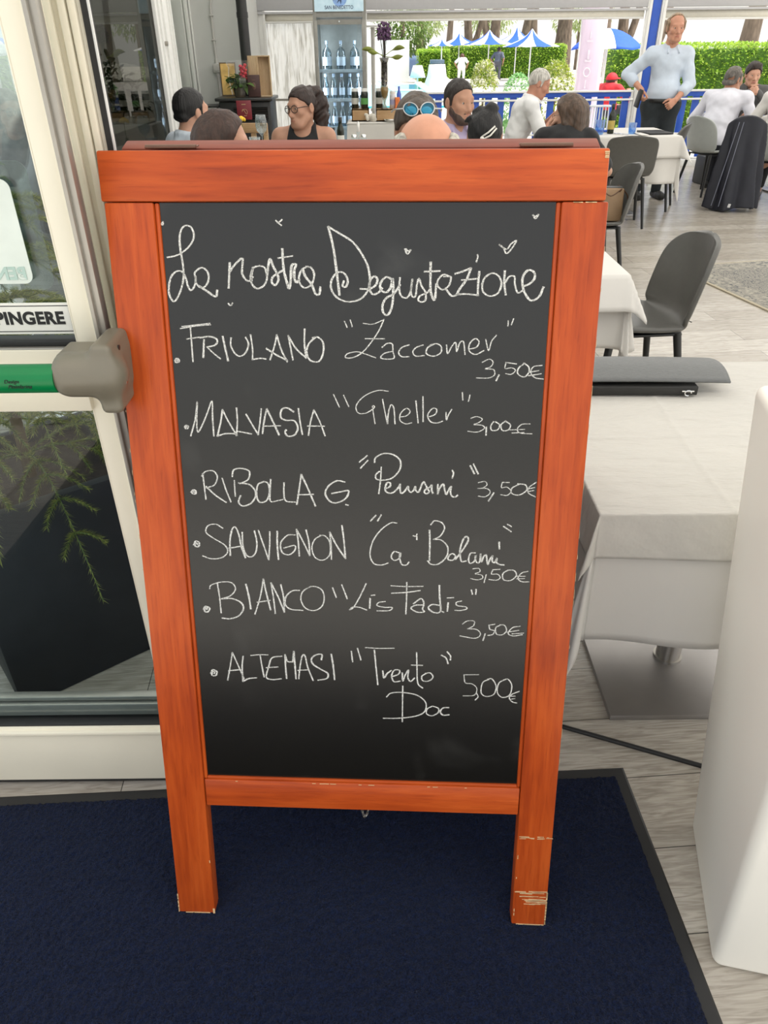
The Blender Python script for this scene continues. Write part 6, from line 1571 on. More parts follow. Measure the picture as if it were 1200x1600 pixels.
o = thing('gift_box', 'dark red box lying on the low shelf behind the brass bell', 'box', (-1.85, 8.96, 0.81), 0.2)
m = MB(); m.box((0, 0, 0.06), (0.14, 0.10, 0.12), rot=(0, 0.3, 0), bev=0.004); m.build('box_body', mat('dark_red_card', (0.14, 0.012, 0.02), 0.5), o)

# wooden chair with a red menu box on its back
OAK = wood('light_oak', (0.36, 0.21, 0.09), (0.44, 0.27, 0.13), (0.52, 0.34, 0.18), 'X', rough=0.45, coat=0.1)
o = thing('wooden_chair', 'light wooden chair with a flat top rail in front of the stove', 'chair', (-1.30, 8.30, 0), face(-0.05, -1) + PI)
for sx in (-1, 1):
    m = MB(); m.box((sx * 0.19, -0.20, 0.43), (0.045, 0.035, 0.86), bev=0.004); m.build('rear_leg', OAK, o)
    m = MB(); m.box((sx * 0.19, 0.20, 0.22), (0.04, 0.04, 0.44), bev=0.004); m.build('front_leg', OAK, o)
m = MB(); m.box((0, 0, 0.455), (0.44, 0.44, 0.03), bev=0.006); m.build('seat', OAK, o)
m = MB(); m.box((0, -0.20, 0.825), (0.42, 0.045, 0.085), bev=0.006); m.build('top_rail', OAK, o)
m = MB(); m.box((-0.05, -0.20, 0.63), (0.05, 0.02, 0.32)); m.box((0.07, -0.20, 0.63), (0.05, 0.02, 0.32)); m.build('back_slat', OAK, o)
o = thing('red_folder', 'dark red box file with a gold emblem propped on the wooden chair back', 'box', (-1.375, 8.50, 0.868), 0.06)
m = MB(); m.box((0, 0, 0.085), (0.145, 0.05, 0.17), rot=(-0.04, 0, 0), bev=0.003); q = m.build('box_body', mat('dark_red_leather', (0.20, 0.018, 0.028), 0.42), o)
m = MB(); m.tube([(0.006 + 0.026 * math.cos(a), -0.029, 0.072 + 0.022 * math.sin(a * 2 if a > 3 else a)) for a in [k * PI / 8 for k in range(17)]], 0.0022, 5); m.box((0, -0.029, 0.137), (0.04, 0.002, 0.008)); m.box((0.01, -0.029, 0.036), (0.03, 0.002, 0.005)); m.build('emblem', mat('gold_foil', (0.60, 0.40, 0.22), 0.35, 0.5), q)

# ---------------------------------------------------------------- drinks fridge
def fridge():
    o = thing('drinks_fridge', 'tall grey glass-door drinks fridge with a lit blue header sign', 'fridge', (-0.465, 10.72, 0))
    FG = mat('fridge_grey', (0.27, 0.265, 0.24), 0.4, 0.3)
    w, d = 0.62, 0.60
    m = MB()
    m.box((0, 0.284, 0.98), (w - 0.082, 0.03, 1.68)); m.box((-w / 2 + 0.02, 0, 0.98), (0.04, d, 1.70)); m.box((w / 2 - 0.02, 0, 0.98), (0.04, d, 1.70)); m.box((0, 0.002, 0.11), (w - 0.082, d - 0.006, 0.16)); m.box((0, 0.002, 1.80), (w - 0.082, d - 0.006, 0.04))
    m.build('cabinet', FG, o)
    m = MB(); m.box((0, 0.275, 0.98), (0.53, 0.01, 1.60)); m.build('inner_back', mat('fridge_lining', (0.36, 0.41, 0.47), 0.4), o)
    dr = MB(); y = -0.32
    dr.box((-0.285, y, 0.97), (0.05, 0.04, 1.56), bev=0.005); dr.box((0.285, y, 0.97), (0.05, 0.04, 1.56), bev=0.005); dr.box((0, y, 1.73), (0.518, 0.038, 0.05)); dr.box((0, y, 0.22), (0.518, 0.038, 0.06))
    D = dr.build('door', FG, o)
    m = MB(); m.box((0, y, 0.98), (0.52, 0.006, 1.46)); m.build('door_glass', glass('fridge_glass', (0.86, 0.92, 0.95), ior=1.45), D)
    m = MB(); m.bar((0, y - 0.022, 1.735), (0, y - 0.028, 1.735), 0.008); m.build('lock', CHROME, D)
    for z in (1.243, 0.935, 0.625, 0.32):
        m = MB(); m.box((0, -0.02, z - 0.012), (0.53, 0.50, 0.012)); m.box((0, -0.285, z - 0.006), (0.53, 0.012, 0.034), bev=0.003); m.build('shelf', mat('shelf_white', (0.66, 0.71, 0.76), 0.35), o)
    hd = MB(); hd.box((0, -0.02, 2.0), (w, 0.52, 0.36), bev=0.006); HD = hd.build('header_box', FG, o)
    lp = bpy.data.lights.new('fridge_led', 'AREA'); lp.shape = 'RECTANGLE'; lp.size = 0.03; lp.size_y = 1.35; lp.energy = 4; lp.color = (0.85, 0.93, 1.0)
    lo_ = bpy.data.objects.new('fridge_led', lp); COL.objects.link(lo_); lo_.parent = o; lo_.location = (-0.25, -0.27, 0.98); lo_.rotation_euler = (PI / 2, 0, math.radians(-35))
    l2_ = lo_.copy(); COL.objects.link(l2_); l2_.parent = o; l2_.location = (0.25, -0.27, 0.98); l2_.rotation_euler = (PI / 2, 0, math.radians(35))
    sg = bpy.data.materials.new('lit_header_sign'); sg.use_nodes = True
    t = sg.node_tree; b = t.nodes['Principled BSDF']; b.inputs['Base Color'].default_value = (0.35, 0.52, 0.62, 1); b.inputs['Roughness'].default_value = 0.3
    n = t.nodes.new('ShaderNodeTexNoise'); n.inputs['Scale'].default_value = 14; n.inputs['Detail'].default_value = 4; r = t.nodes.new('ShaderNodeValToRGB'); r.color_ramp.elements[0].color = (0.28, 0.46, 0.55, 1); r.color_ramp.elements[1].color = (0.62, 0.74, 0.80, 1); tc = t.nodes.new('ShaderNodeTexCoord')
    t.links.new(tc.outputs['Object'], n.inputs['Vector']); t.links.new(n.outputs['Fac'], r.inputs['Fac']); t.links.new(r.outputs['Color'], b.inputs['Base Color']); t.links.new(r.outputs['Color'], b.inputs['Emission Color']); b.inputs['Emission Strength'].default_value = 0.22
    m = MB(); m.box((0, -0.285, 2.0), (0.575, 0.006, 0.33)); S = m.build('header_sign', sg, HD)
    navy = mat('navy_print', (0.03, 0.05, 0.12), 0.5)
    text('lettering', 'SAN BENEDETTO', 0.050, navy, HD, (0, -0.2895, 1.873), (PI / 2, 0, 0), 'CENTER', bold=0.0006, sx=0.86, extrude=0.0005)
    m = MB(); m.prism([(0.085 * math.cos(a * PI / 20), 1.965 + 0.085 * math.sin(a * PI / 20)) for a in range(40)], 0.0012); m.build('emblem_disc', mat('blue_disc', (0.24, 0.40, 0.72), 0.4, var=0.3, scale=14), HD, loc=(0.01, -0.2895, 0))
    # a swallow with swept wings and a forked tail
    m = MB()
    m.prism([(0.0, 0.0), (0.03, 0.045), (0.085, 0.085), (0.035, 0.085), (0.012, 0.06), (-0.012, 0.115), (-0.028, 0.06), (-0.02, 0.02), (-0.055, -0.045), (-0.018, -0.012), (-0.005, -0.055), (0.002, -0.012)], 0.0012)
    m.build('emblem_bird', navy, HD, loc=(0.03, -0.291, 1.955))
fridge()
WATER = glass('bottle_glass_pale', (0.50, 0.62, 0.68), ior=2.1); CAPB = mat('pale_blue_cap', (0.42, 0.50, 0.62), 0.4)
LABW = mat('bottle_label', (0.52, 0.58, 0.66), 0.6)
def row(z, xs, h, group, lbl, r=0.036, mtl=WATER):
    p = bottle((xs[0], 10.53, z), lbl, WATER, CAPB, h=h, r=r, group=group, lab=LABW, n=14)
    for x in xs[1:]: copy_tree(p, (x, 10.53, z), 0)
row(0.938, [-0.665, -0.565, -0.465, -0.365, -0.265], 0.265, 'clear bottles on the middle fridge shelf', 'pale clear glass bottle on the middle shelf of the tall fridge')
row(0.628, [-0.660, -0.562, -0.465, -0.367, -0.270], 0.265, 'clear bottles on the lower fridge shelf', 'pale clear glass bottle on the lower shelf of the tall fridge')
row(1.246, [-0.635, -0.465, -0.300], 0.30, 'large bottles on the top fridge shelf', 'large clear bottle on the top shelf of the tall fridge', r=0.055)

# ---------------------------------------------------------------- sideboard with boxes, jars and the flower vase
m = MB(); m.box((-0.06, 9.75, 0.37), (0.62, 0.45, 0.74)); tag(m.build('sideboard', mat('sideboard_white', (0.6, 0.6, 0.58), 0.6)), 'narrow sideboard under the white cloth in front of the fridge', 'sideboard')
G = drape(0.315, 0.232, 0.60, 0.746, flare=0.03, amp=0.006, seed=51, cflare=0.03, res=0.03); cloth('tablecloth', G, 'white cloth covering the sideboard in front of the fridge', loc=(-0.06, 9.75, 0))
G = drape(0.318, 0.236, 0.02, 0.7495, flare=0.1, amp=0.002, seed=52, res=0.03); cloth('runner', G, 'thin white top runner on the sideboard', 'tablecloth', loc=(-0.06, 9.75, 0))
SBZ = 0.752
def crate(x, y, w, d, h, label):
    o = thing('wooden_crate', label, 'box', (x, y, SBZ)); m = MB()
    m.box((0, -d / 2 + 0.005, h / 2), (w, 0.01, h)); m.box((0, d / 2 - 0.005, h / 2), (w, 0.01, h)); m.box((-w / 2 + 0.005, 0, h / 2), (0.01, d, h)); m.box((w / 2 - 0.005, 0, h / 2), (0.01, d, h)); m.box((0, 0, 0.006), (w, d, 0.012)); m.box((0, 0, h - 0.005), (w, d, 0.01))
    m.build('crate_boards', OAK, o); return o
crate(-0.225, 9.75, 0.20, 0.22, 0.125, 'left light wooden crate on the sideboard, with dark cut-out')
crate(0.085, 9.72, 0.26, 0.24, 0.125, 'right light wooden crate on the sideboard under the flower vase')
JZ = SBZ + 0.127
JAR = mat('dark_jar_glass', (0.02, 0.025, 0.018), 0.15); 
def jar(x, y, label, body=JAR, cap=WHITE, h=0.17, r=0.042, band=mat('pale_band', (0.55, 0.55, 0.50), 0.6)):
    def ex(o):
        m = MB(); m.lathe([(0.001, h + 0.03), (r * 0.9, h + 0.03), (r * 0.92, h)], 18); m.build('lid', cap, o, smooth=False)
        m = MB(); m.lathe([(r + 0.001, h * 0.25), (r + 0.001, h * 0.62)], 20); m.build('paper_label', band, o, smooth=True)
    lathe_thing('jar', [(0.001, 0), (r, 0.0), (r, h * 0.9), (r * 0.9, h), (0.001, h)], body, label, 'jar', (x, y, JZ if abs(x - 0.0) > -1 else SBZ), extra=ex)
jar(-0.285, 9.76, 'dark glass jar with a pale band on the left crate')
jar(-0.175, 9.72, 'green-banded dark jar on the left crate', band=mat('green_band', (0.10, 0.32, 0.08), 0.6))
jar(-0.005, 9.79, 'dark glass jar on the right crate behind the vase')
jar(0.150, 9.74, 'white lidded jar with a lilac label on the right crate', body=mat('white_ceramic', (0.7, 0.7, 0.74), 0.4), band=mat('lilac_band', (0.40, 0.42, 0.62), 0.6), h=0.14, r=0.035)
o = thing('orange_box', 'orange-red carton standing at the right end of the sideboard', 'box', (0.205, 9.70, SBZ + 0.127), 0.1)
m = MB(); m.box((0, 0, 0.055), (0.05, 0.05, 0.11)); m.build('carton', mat('orange_card', (0.85, 0.22, 0.06), 0.6, var=0.25, scale=18), o)
o = thing('blue_bottle', 'slim blue plastic bottle behind the orange carton', 'bottle', (0.225, 9.86, SBZ + 0.0))
m = MB(); m.lathe([(0.001, 0), (0.026, 0), (0.026, 0.26), (0.012, 0.30), (0.012, 0.34), (0.001, 0.34)], 16); m.build('bottle_body', mat('blue_plastic', (0.06, 0.13, 0.55), 0.3), o, smooth=True)
for k, (x, y, lb) in enumerate(((-0.11, 9.585, 'rumpled pale napkin heaped in front of the left crate'), (0.12, 9.57, 'small silver dish on the sideboard edge'))):
    o = thing('napkin' if k == 0 else 'dish', lb, 'napkin' if k == 0 else 'dish', (x, y, SBZ))
    if k == 0:
        m = MB()
        for q in range(6): m.ball((0.04 * math.cos(q * 1.9), 0.03 * math.sin(q * 1.9), 0.025 + 0.008 * q), (0.035, 0.02, 0.03), 8, 6, rot=(q, q * 0.7, 0))
        m.build('folded_paper', mat('pale_paper', (0.62, 0.58, 0.50), 0.8), o)
    else:
        m = MB(); m.lathe([(0.001, 0.004), (0.05, 0.004), (0.085, 0.03), (0.088, 0.03), (0.055, 0.0), (0.001, 0.0)], 24); m.build('dish_body', CHROME, o, smooth=True)
# vase: slender glass, string of beads, amber foot
o = thing('flower_vase', 'tall slender glass vase with an amber foot on the sideboard', 'vase', (0.055, 9.62, JZ))
m = MB(); m.lathe([(0.001, 0.0), (0.045, 0.0), (0.030, 0.012), (0.012, 0.05), (0.016, 0.085), (0.038, 0.13), (0.046, 0.19), (0.036, 0.24), (0.036, 0.45), (0.055, 0.50), (0.053, 0.50), (0.034, 0.45), (0.034, 0.24)], 24)
m.build('vase_glass', glass('smoky_glass', (0.55, 0.52, 0.46), ior=1.8), o, smooth=True)
m = MB(); m.lathe([(0.001, 0.10), (0.024, 0.12), (0.041, 0.17), (0.038, 0.215), (0.001, 0.22)], 20); m.build('amber_filling', mat('amber_glass', (0.72, 0.50, 0.16), 0.2, var=0.2), o, smooth=True)
rng = random.Random(5)
m = MB()
for k in range(120): m.ball((rng.uniform(-0.03, 0.03), rng.uniform(-0.03, 0.03), rng.uniform(0.23, 0.50)), rng.uniform(0.006, 0.010), 6, 5)
m.build('dark_pebbles', mat('dark_pebble', (0.035, 0.028, 0.03), 0.5, var=0.5, scale=30), o, smooth=True)
o = thing('flower_bunch', 'bunch of dried purple flowers and long green leaves in the tall vase', 'flowers', (0.055, 9.62, JZ + 0.42))
m = MB()
for k in range(14):
    a = rng.uniform(0, 6.28); q = rng.uniform(0.01, 0.05)
    m.tube([(0.006 * math.cos(a), 0.006 * math.sin(a), -0.12), (q * 0.5 * math.cos(a), q * 0.5 * math.sin(a), 0.15), (q * math.cos(a), q * math.sin(a), rng.uniform(0.27, 0.36))], 0.003, 5)
m.build('stems', mat('dark_stem', (0.05, 0.04, 0.03), 0.7), o)
m = MB()
for k in range(190):
    a = rng.uniform(0, 6.28); q = 0.075 * math.sqrt(rng.random()); z = rng.uniform(0.25, 0.36) + (0.05 if rng.random() < 0.25 else 0)
    m.ball((q * math.cos(a), q * math.sin(a), z), (0.011, 0.011, 0.014), 6, 5)
m.build('purple_blossom', mat('dried_purple', (0.11, 0.055, 0.12), 0.8, var=0.5, scale=40), o, smooth=True)
m = MB()
for dx, z0, dz, L in ((1, 0.10, 0.06, 0.22), (1, 0.09, -0.02, 0.20), (-1, 0.09, 0.06, 0.24), (-1, 0.10, 0.02, 0.17)):
    base = Vector((0.01 * dx, -0.02, z0)); n = 10; prev = None
    for k in range(n + 1):
        t = k / n; c = base + Vector((dx * L * t, -0.03 * t, dz * math.sin(t * 2.2) + 0.02 * t)); hw = 0.004 if t < 0.4 else 0.024 * math.sin(PI * min((t - 0.35) / 0.65, 1)) + 0.001
        a, b_ = m.bm.verts.new(c + Vector((0, -0.3 * hw, hw))), m.bm.verts.new(c - Vector((0, -0.3 * hw, hw)))
        if prev: m.bm.faces.new((prev[0], a, b_, prev[1]))
        prev = (a, b_)
q = m.build('long_leaves', mat('yellow_green_leaf', (0.22, 0.26, 0.05), 0.5, var=0.4, scale=9), o, smooth=True); solidify(q, 0.0015)
o = thing('lamp_post', 'slim grey pole outside behind the flower vase', 'lamp', (-0.085, 11.95, 0))
m = MB(); m.bar((0, 0, 0), (0, 0, 1.72), 0.028, n=16); m.build('pole', mat('grey_pole', (0.45, 0.44, 0.40), 0.4), o)
m = MB(); m.lathe([(0.001, 1.74), (0.17, 1.72), (0.17, 1.70), (0.03, 1.70)], 20); m.build('lamp_head', WHITE, o)
m = MB(); m.bar((0, 0, 0.70), (0, 0, 0.74), 0.045, n=16); m.build('collar', MATS['grey_pole'], o)

# ---------------------------------------------------------------- patterned rug
def rug_material():
    m = bpy.data.materials.new('persian_rug'); m.use_nodes = True
    t = m.node_tree; b = t.nodes['Principled BSDF']; L = t.links.new
    tc = t.nodes.new('ShaderNodeTexCoord'); sep = t.nodes.new('ShaderNodeSeparateXYZ'); L(tc.outputs['Object'], sep.inputs[0])
    vo = t.nodes.new('ShaderNodeTexVoronoi'); vo.inputs['Scale'].default_value = 30; vo.distance = 'CHEBYCHEV'; L(tc.outputs['Object'], vo.inputs['Vector'])
    no = t.nodes.new('ShaderNodeTexNoise'); no.inputs['Scale'].default_value = 42; no.inputs['Detail'].default_value = 3; no.inputs['Distortion'].default_value = 2.2; L(tc.outputs['Object'], no.inputs['Vector'])
    def ramp(src, stops):
        r = t.nodes.new('ShaderNodeValToRGB'); r.color_ramp.interpolation = 'CONSTANT'
        while len(r.color_ramp.elements) < len(stops): r.color_ramp.elements.new(0.5)
        for e, (p, c) in zip(r.color_ramp.elements, stops): e.position = p; e.color = (*c, 1)
        L(src, r.inputs['Fac']); return r.outputs['Color']
    cream, navy, grey = (0.36, 0.335, 0.28), (0.07, 0.075, 0.09), (0.20, 0.195, 0.175)
    field = ramp(no.outputs['Fac'], [(0, navy), (0.40, cream), (0.47, grey), (0.53, cream), (0.58, navy)])
    ms = t.nodes.new('ShaderNodeMath'); ms.operation = 'FRACT'; mu = t.nodes.new('ShaderNodeMath'); mu.operation = 'MULTIPLY'; mu.inputs[1].default_value = 2.6; L(vo.outputs['Distance'], mu.inputs[0]); L(mu.outputs[0], ms.inputs[0])
    bord = ramp(ms.outputs[0], [(0, grey), (0.30, cream), (0.48, navy), (0.62, cream)])
    # distance from the edge of the 1.6 x 2.3 rug
    def edge(ax, half):
        a = t.nodes.new('ShaderNodeMath'); a.operation = 'ABSOLUTE'; L(sep.outputs[ax], a.inputs[0])
        s_ = t.nodes.new('ShaderNodeMath'); s_.operation = 'SUBTRACT'; s_.inputs[0].default_value = half; L(a.outputs[0], s_.inputs[1]); return s_.outputs[0]
    mn = t.nodes.new('ShaderNodeMath'); mn.operation = 'MINIMUM'; L(edge(0, 0.85), mn.inputs[0]); L(edge(1, 1.2), mn.inputs[1])
    lt = t.nodes.new('ShaderNodeMath'); lt.operation = 'LESS_THAN'; lt.inputs[1].default_value = 0.22; L(mn.outputs[0], lt.inputs[0])
    mx = t.nodes.new('ShaderNodeMix'); mx.data_type = 'RGBA'; L(lt.outputs[0], mx.inputs['Factor']); L(field, mx.inputs['A']); L(bord, mx.inputs['B'])
    band = ramp(mn.outputs[0], [(0, (0.40, 0.35, 0.26)), (0.020, (0, 0, 0)), (0.022, (0, 0, 0))])
    lt2 = t.nodes.new('ShaderNodeMath'); lt2.operation = 'LESS_THAN'; lt2.inputs[1].default_value = 0.022; L(mn.outputs[0], lt2.inputs[0])
    mx2 = t.nodes.new('ShaderNodeMix'); mx2.data_type = 'RGBA'; L(lt2.outputs[0], mx2.inputs['Factor']); L(mx.outputs['Result'], mx2.inputs['A']); mx2.inputs['B'].default_value = (0.42, 0.37, 0.27, 1)
    L(mx2.outputs['Result'], b.inputs['Base Color']); b.inputs['Roughness'].default_value = 0.95
    return m
m = MB(); m.box((0, 0, 0.005), (1.7, 2.4, 0.010), bev=0.003)
a = math.radians(8)
c = Vector((2.235, 5.90)) + Vector((math.cos(a), math.sin(a))) * 0.85 + Vector((math.sin(a), -math.cos(a))) * 1.2
# the rug's long side runs towards the camera, turned a little clockwise
ar = math.radians(12.5); ex_, ey_ = Vector((math.cos(ar), math.sin(ar))), Vector((-math.sin(ar), math.cos(ar)))
c = Vector((2.275, 5.90)) + ex_ * 0.85 - ey_ * 1.2
o = m.build('rug', rug_material(), None, loc=(c.x, c.y, 0), rot=(0, 0, ar)); tag(o, 'cream and navy patterned rug lying on the grey floor at the right', 'rug')

# ---------------------------------------------------------------- blue and white railing
def railing(x0, x1, label):
    o = thing('railing', label, 'railing', ((x0 + x1) / 2, 11.6, 0)); xa, xb = x0 - (x0 + x1) / 2, x1 - (x0 + x1) / 2
    m = MB(); m.box(((xa + xb) / 2, 0, 0.935), (xb - xa, 0.07, 0.022), bev=0.004); m.build('handrail', WHITE, o)
    m = MB(); m.box(((xa + xb) / 2, 0.01, 0.895), (xb - xa, 0.04, 0.055)); m.build('blue_rail', BLUE, o)
    for z, mt in ((0.835, WHITE), (0.41, WHITE), (0.10, WHITE)):
        m = MB(); m.bar((xa, -0.035, z), (xb, -0.035, z), 0.013, n=10); m.build('tie_rail', mt, o)
    n = int((xb - xa) / 0.172)
    for k in range(n):
        x = xa + 0.09 + k * 0.172
        m = MB(); m.box((x, 0.012, 0.48), (0.092, 0.022, 0.79), bev=0.003); m.build('slat', BLUE, o)
    for x in (xa + 0.015, xb - 0.015):
        m = MB(); m.box((x, 0, 0.47), (0.03, 0.05, 0.94)); m.build('post', WHITE, o)
railing(0.55, 3.48, 'blue slatted railing with white rails left of the blue post'); railing(3.76, 7.2, 'blue slatted railing with white rails right of the blue post')

# ---------------------------------------------------------------- garden
HEDGE = leaf_mat('hedge_leaf', (0.20, 0.40, 0.04), (0.55, 0.72, 0.12), 0.5)
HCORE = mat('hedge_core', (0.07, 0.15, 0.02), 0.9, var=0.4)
def hedge(x0, x1, y, d, h, n, size, seed, label, z0=GZ):
    o = thing('hedge', label, 'hedge', ((x0 + x1) / 2, y, z0)); W_ = x1 - x0
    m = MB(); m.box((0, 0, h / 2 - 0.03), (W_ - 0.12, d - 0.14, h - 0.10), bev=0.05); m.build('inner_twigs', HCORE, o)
    def pts(r):
        q = r.random()
        if q < 0.62: return (r.uniform(-W_ / 2, W_ / 2), -d / 2 + abs(r.normal(0, 0.05)), r.uniform(0, h)), (0, -1, 0.5)
        if q < 0.92: return (r.uniform(-W_ / 2, W_ / 2), r.uniform(-d / 2, d / 2), h - abs(r.normal(0, 0.06))), (0, -0.3, 1)
        sx = -1 if r.random() < 0.5 else 1
        return (sx * W_ / 2, r.uniform(-d / 2, d / 2), r.uniform(0, h)), (sx, -0.2, 0.4)
    link('foliage', leaf_mesh(pts, n, size, seed), HEDGE, o)
hedge(4.6, 10.2, 17.5, 0.9, 1.66, 9000, 0.085, 11, 'bright green clipped hedge behind the right railing')
hedge(2.9, 10.6, 50.0, 1.4, 1.62, 7000, 0.16, 12, 'long green hedge behind the blue and white parasols')
hedge(2.0, 3.6, 45.0, 1.2, 1.45, 2600, 0.14, 13, 'rounded bright green bush left of the long hedge')
FLW = leaf_mat('hydrangea_bloom', (0.75, 0.72, 0.45), (0.92, 0.92, 0.86), 0.3)
def bush(x, y, r, h, label, seed):
    o = thing('flowering_bush', label, 'bush', (x, y, GZ))
    m = MB(); m.bar((0, 0, 0), (0, 0, h * 0.4), 0.03, n=8); m.build('stem', mat('twig', (0.12, 0.08, 0.05), 0.8), o)
    def pts(rg):
        v = rg.normal(0, 1, 3); v /= np.linalg.norm(v); v[2] = abs(v[2]) * 1 if rg.random() < 0.7 else v[2]; k = rg.uniform(0.75, 1)
        return (v[0] * r * k, v[1] * r * k, h * 0.5 + v[2] * h * 0.5 * k), v
    link('foliage', leaf_mesh(pts, 900, 0.11, seed), leaf_mat('bush_leaf', (0.20, 0.30, 0.04), (0.50, 0.55, 0.10), 0.4), o)
    rg = np.random.default_rng(seed + 1); V = []
    cs = []
    for k in range(26):
        p, v = pts(rg); cs.append(np.array(p) + v * 0.03)
    def fp(r2):
        c0 = cs[r2.integers(len(cs))]; v = r2.normal(0, 1, 3); v /= np.linalg.norm(v); return c0 + v * 0.085, v
    link('blossom', leaf_mesh(fp, 2200, 0.045, seed + 2, fold=0.1), FLW, o)
bush(3.06, 25, 0.36, 1.30, 'pale flowering bush left of the reading man', 61)
bush(4.15, 20, 0.42, 1.38, 'pale flowering bush behind the reading man', 62)
# rounded pale-green shrub
o = thing('shrub', 'light green rounded shrub just beyond the reading man', 'bush', (3.02, 18.5, GZ))
link('foliage', leaf_mesh(lambda r: (lambda v: ((v[0] * 0.32, v[1] * 0.32, 0.55 + v[2] * 0.58), v))((lambda q: q / np.linalg.norm(q))(r.normal(0, 1, 3))), 1600, 0.08, 64), leaf_mat('mint_leaf', (0.20, 0.45, 0.16), (0.42, 0.66, 0.32), 0.4), o)

def parasol(x, y, tip, rim, R_, label, n=10, group=None, off=0, dome=False):
    o = thing('parasol', label, 'parasol', (x, y, GZ)); zt, zr = tip - GZ, rim - GZ
    m = MB(); K = 9; rings = []
    prof = [(0.0, 1.0), (0.05, 0.90), (0.16, 0.66), (0.32, 0.44), (0.52, 0.27), (0.74, 0.12), (0.92, 0.02), (1.0, -0.03)]
    if dome: prof = [(0.0, 1.0), (0.2, 0.95), (0.4, 0.82), (0.6, 0.62), (0.8, 0.34), (0.93, 0.12), (1.0, -0.03)]
    for (rr, zz) in prof:
        rings.append([m.bm.verts.new((R_ * max(rr, 0.004) * math.cos(2 * PI * (i + off) / (n * 2)), R_ * max(rr, 0.004) * math.sin(2 * PI * (i + off) / (n * 2)), zr + (zt - zr) * zz - (0.03 * rr if i % 2 else 0))) for i in range(n * 2)])
    for k in range(len(rings) - 1):
        for i in range(n * 2):
            f = m.bm.faces.new((rings[k][i], rings[k][(i + 1) % (n * 2)], rings[k + 1][(i + 1) % (n * 2)], rings[k + 1][i])); f.material_index = (i // 2) % 2
    q = m.build('canopy', [mat('parasol_blue', (0.012, 0.10, 0.62), 0.7), mat('parasol_white', (0.86, 0.86, 0.84), 0.7)], o, smooth=True); solidify(q, 0.004)
    m = MB(); m.bar((0, 0, 0), (0, 0, zr + (zt - zr) * 0.9), 0.03, n=10); m.build('pole', WHITE, o)
    m = MB(); m.lathe([(0.001, 0.0), (0.25, 0.0), (0.25, 0.05), (0.05, 0.09)], 18); m.build('base', WHITE, o)
    m = MB()
    for i in range(n): a = 2 * PI * (2 * i + off) / (2 * n); m.bar((0.03 * math.cos(a), 0.03 * math.sin(a), zr + 0.05), (R_ * 0.95 * math.cos(a), R_ * 0.95 * math.sin(a), zr - 0.01), 0.008, n=5)
    m.build('ribs', WHITE, o)
parasol(4.22, 46, 2.0, 1.47, 1.22, 'blue and white parasol, leftmost of the row by the pool', off=1)
parasol(5.42, 43, 2.07, 1.50, 1.25, 'blue and white parasol, second in the row by the pool', off=2)
parasol(7.32, 46.5, 2.26, 1.52, 1.28, 'blue and white parasol, third and tallest in the row by the pool', off=1)
parasol(6.98, 40, 2.06, 1.40, 1.30, 'blue and white parasol, nearer one before the third in the row', off=3)
parasol(4.24, 16.2, 1.72, 1.42, 0.66, 'blue and white parasol half hidden behind the pink banner', off=1, n=6, dome=True)
parasol(3.02, 42.0, 1.72, 1.45, 0.62, 'small blue and white parasol at the left end of the row', off=2)

BARK = mat('pine_bark', (0.15, 0.115, 0.085), 0.9, var=0.5, scale=9, stretch=(1, 1, 0.25), bump=0.8, bscale=14)
CROWN = leaf_mat('tree_leaf', (0.10, 0.19, 0.04), (0.26, 0.36, 0.10), 0.4)
def tree(x, y, r, lean, label, h=4.6, fork=None, crown=True):
    o = thing('tree', label, 'tree', (x, y, GZ)); m = MB()
    P = [(0, 0, -0.05), (lean * 0.3, 0, h * 0.25), (lean * 0.55, 0.05, h * 0.5), (lean, 0, h)]
    m.tube(catmull(P, 5), [r * (1.25 - 0.55 * k / 15) for k in range(16)], 12)
    if fork: m.tube(catmull([(lean * 0.3, 0, h * 0.28), (lean * 0.3 + fork * 0.5, 0, h * 0.42), (lean * 0.3 + fork, 0.1, h * 0.8), (lean * 0.3 + fork * 1.15, 0.1, h)], 5), [r * (0.7 - 0.25 * k / 15) for k in range(16)], 10)
    m.build('trunk', BARK, o, smooth=True)
for k, (u, y, r, lean, fork) in enumerate(((4.3, 55, 0.20, 0.3, None), (5.95, 56, 0.28, -0.5, 1.0), (7.1, 55, 0.34, 0.35, -0.9), (8.45, 53, 0.30, 0.9, 0.8), (9.6, 54, 0.36, -0.35, None), (11.15, 53, 0.50, 0.1, None), (12.7, 50, 0.55, 0.0, None), (14.3, 51, 0.34, -0.25, 0.9), (15.4, 49, 0.26, 0.7, 0.6), (2.6, 58, 0.22, 0.2, None))):
    lbs = ('thin tree trunk far left of the garden trees', 'forked tree trunk above the leftmost parasol', 'thick forked tree above the second parasol', 'leaning forked tree above the third parasol', 'tree trunk between the third parasol and the tall white banner', 'stout tree trunk behind the tallest parasol', 'stoutest straight tree trunk left of the pink banner', 'forked tree right of the pink banner', 'slim leaning tree beside the blue post', 'slender tree above the white pool wall')
    tree(u, y, r, lean, lbs[k], fork=fork, h=5.2)
tree(10.3, 24.6, 0.26, 0.35, 'thick mottled tree trunk at the upper right above the hedge', h=5.0, crown=False)
tree(11.4, 25.2, 0.30, 0.4, 'tree trunk cut by the right picture edge above the hedge', h=5.0, crown=False)
link_o = thing('leafy_tree', 'leafy green tree behind the flower vase', 'tree', (1.35, 50, GZ))
m = MB(); m.bar((0, 0, 0), (0, 0, 3.2), 0.16, 0.10, n=10); m.build('trunk', BARK, link_o)
link('crown', leaf_mesh(lambda r: (lambda v: ((v[0] * 1.7, v[1] * 1.5, 2.6 + v[2] * 1.5), v))((lambda q: q / np.linalg.norm(q) * r.uniform(0.6, 1))(r.normal(0, 1, 3))), 2600, 0.22, 72), CROWN, link_o)

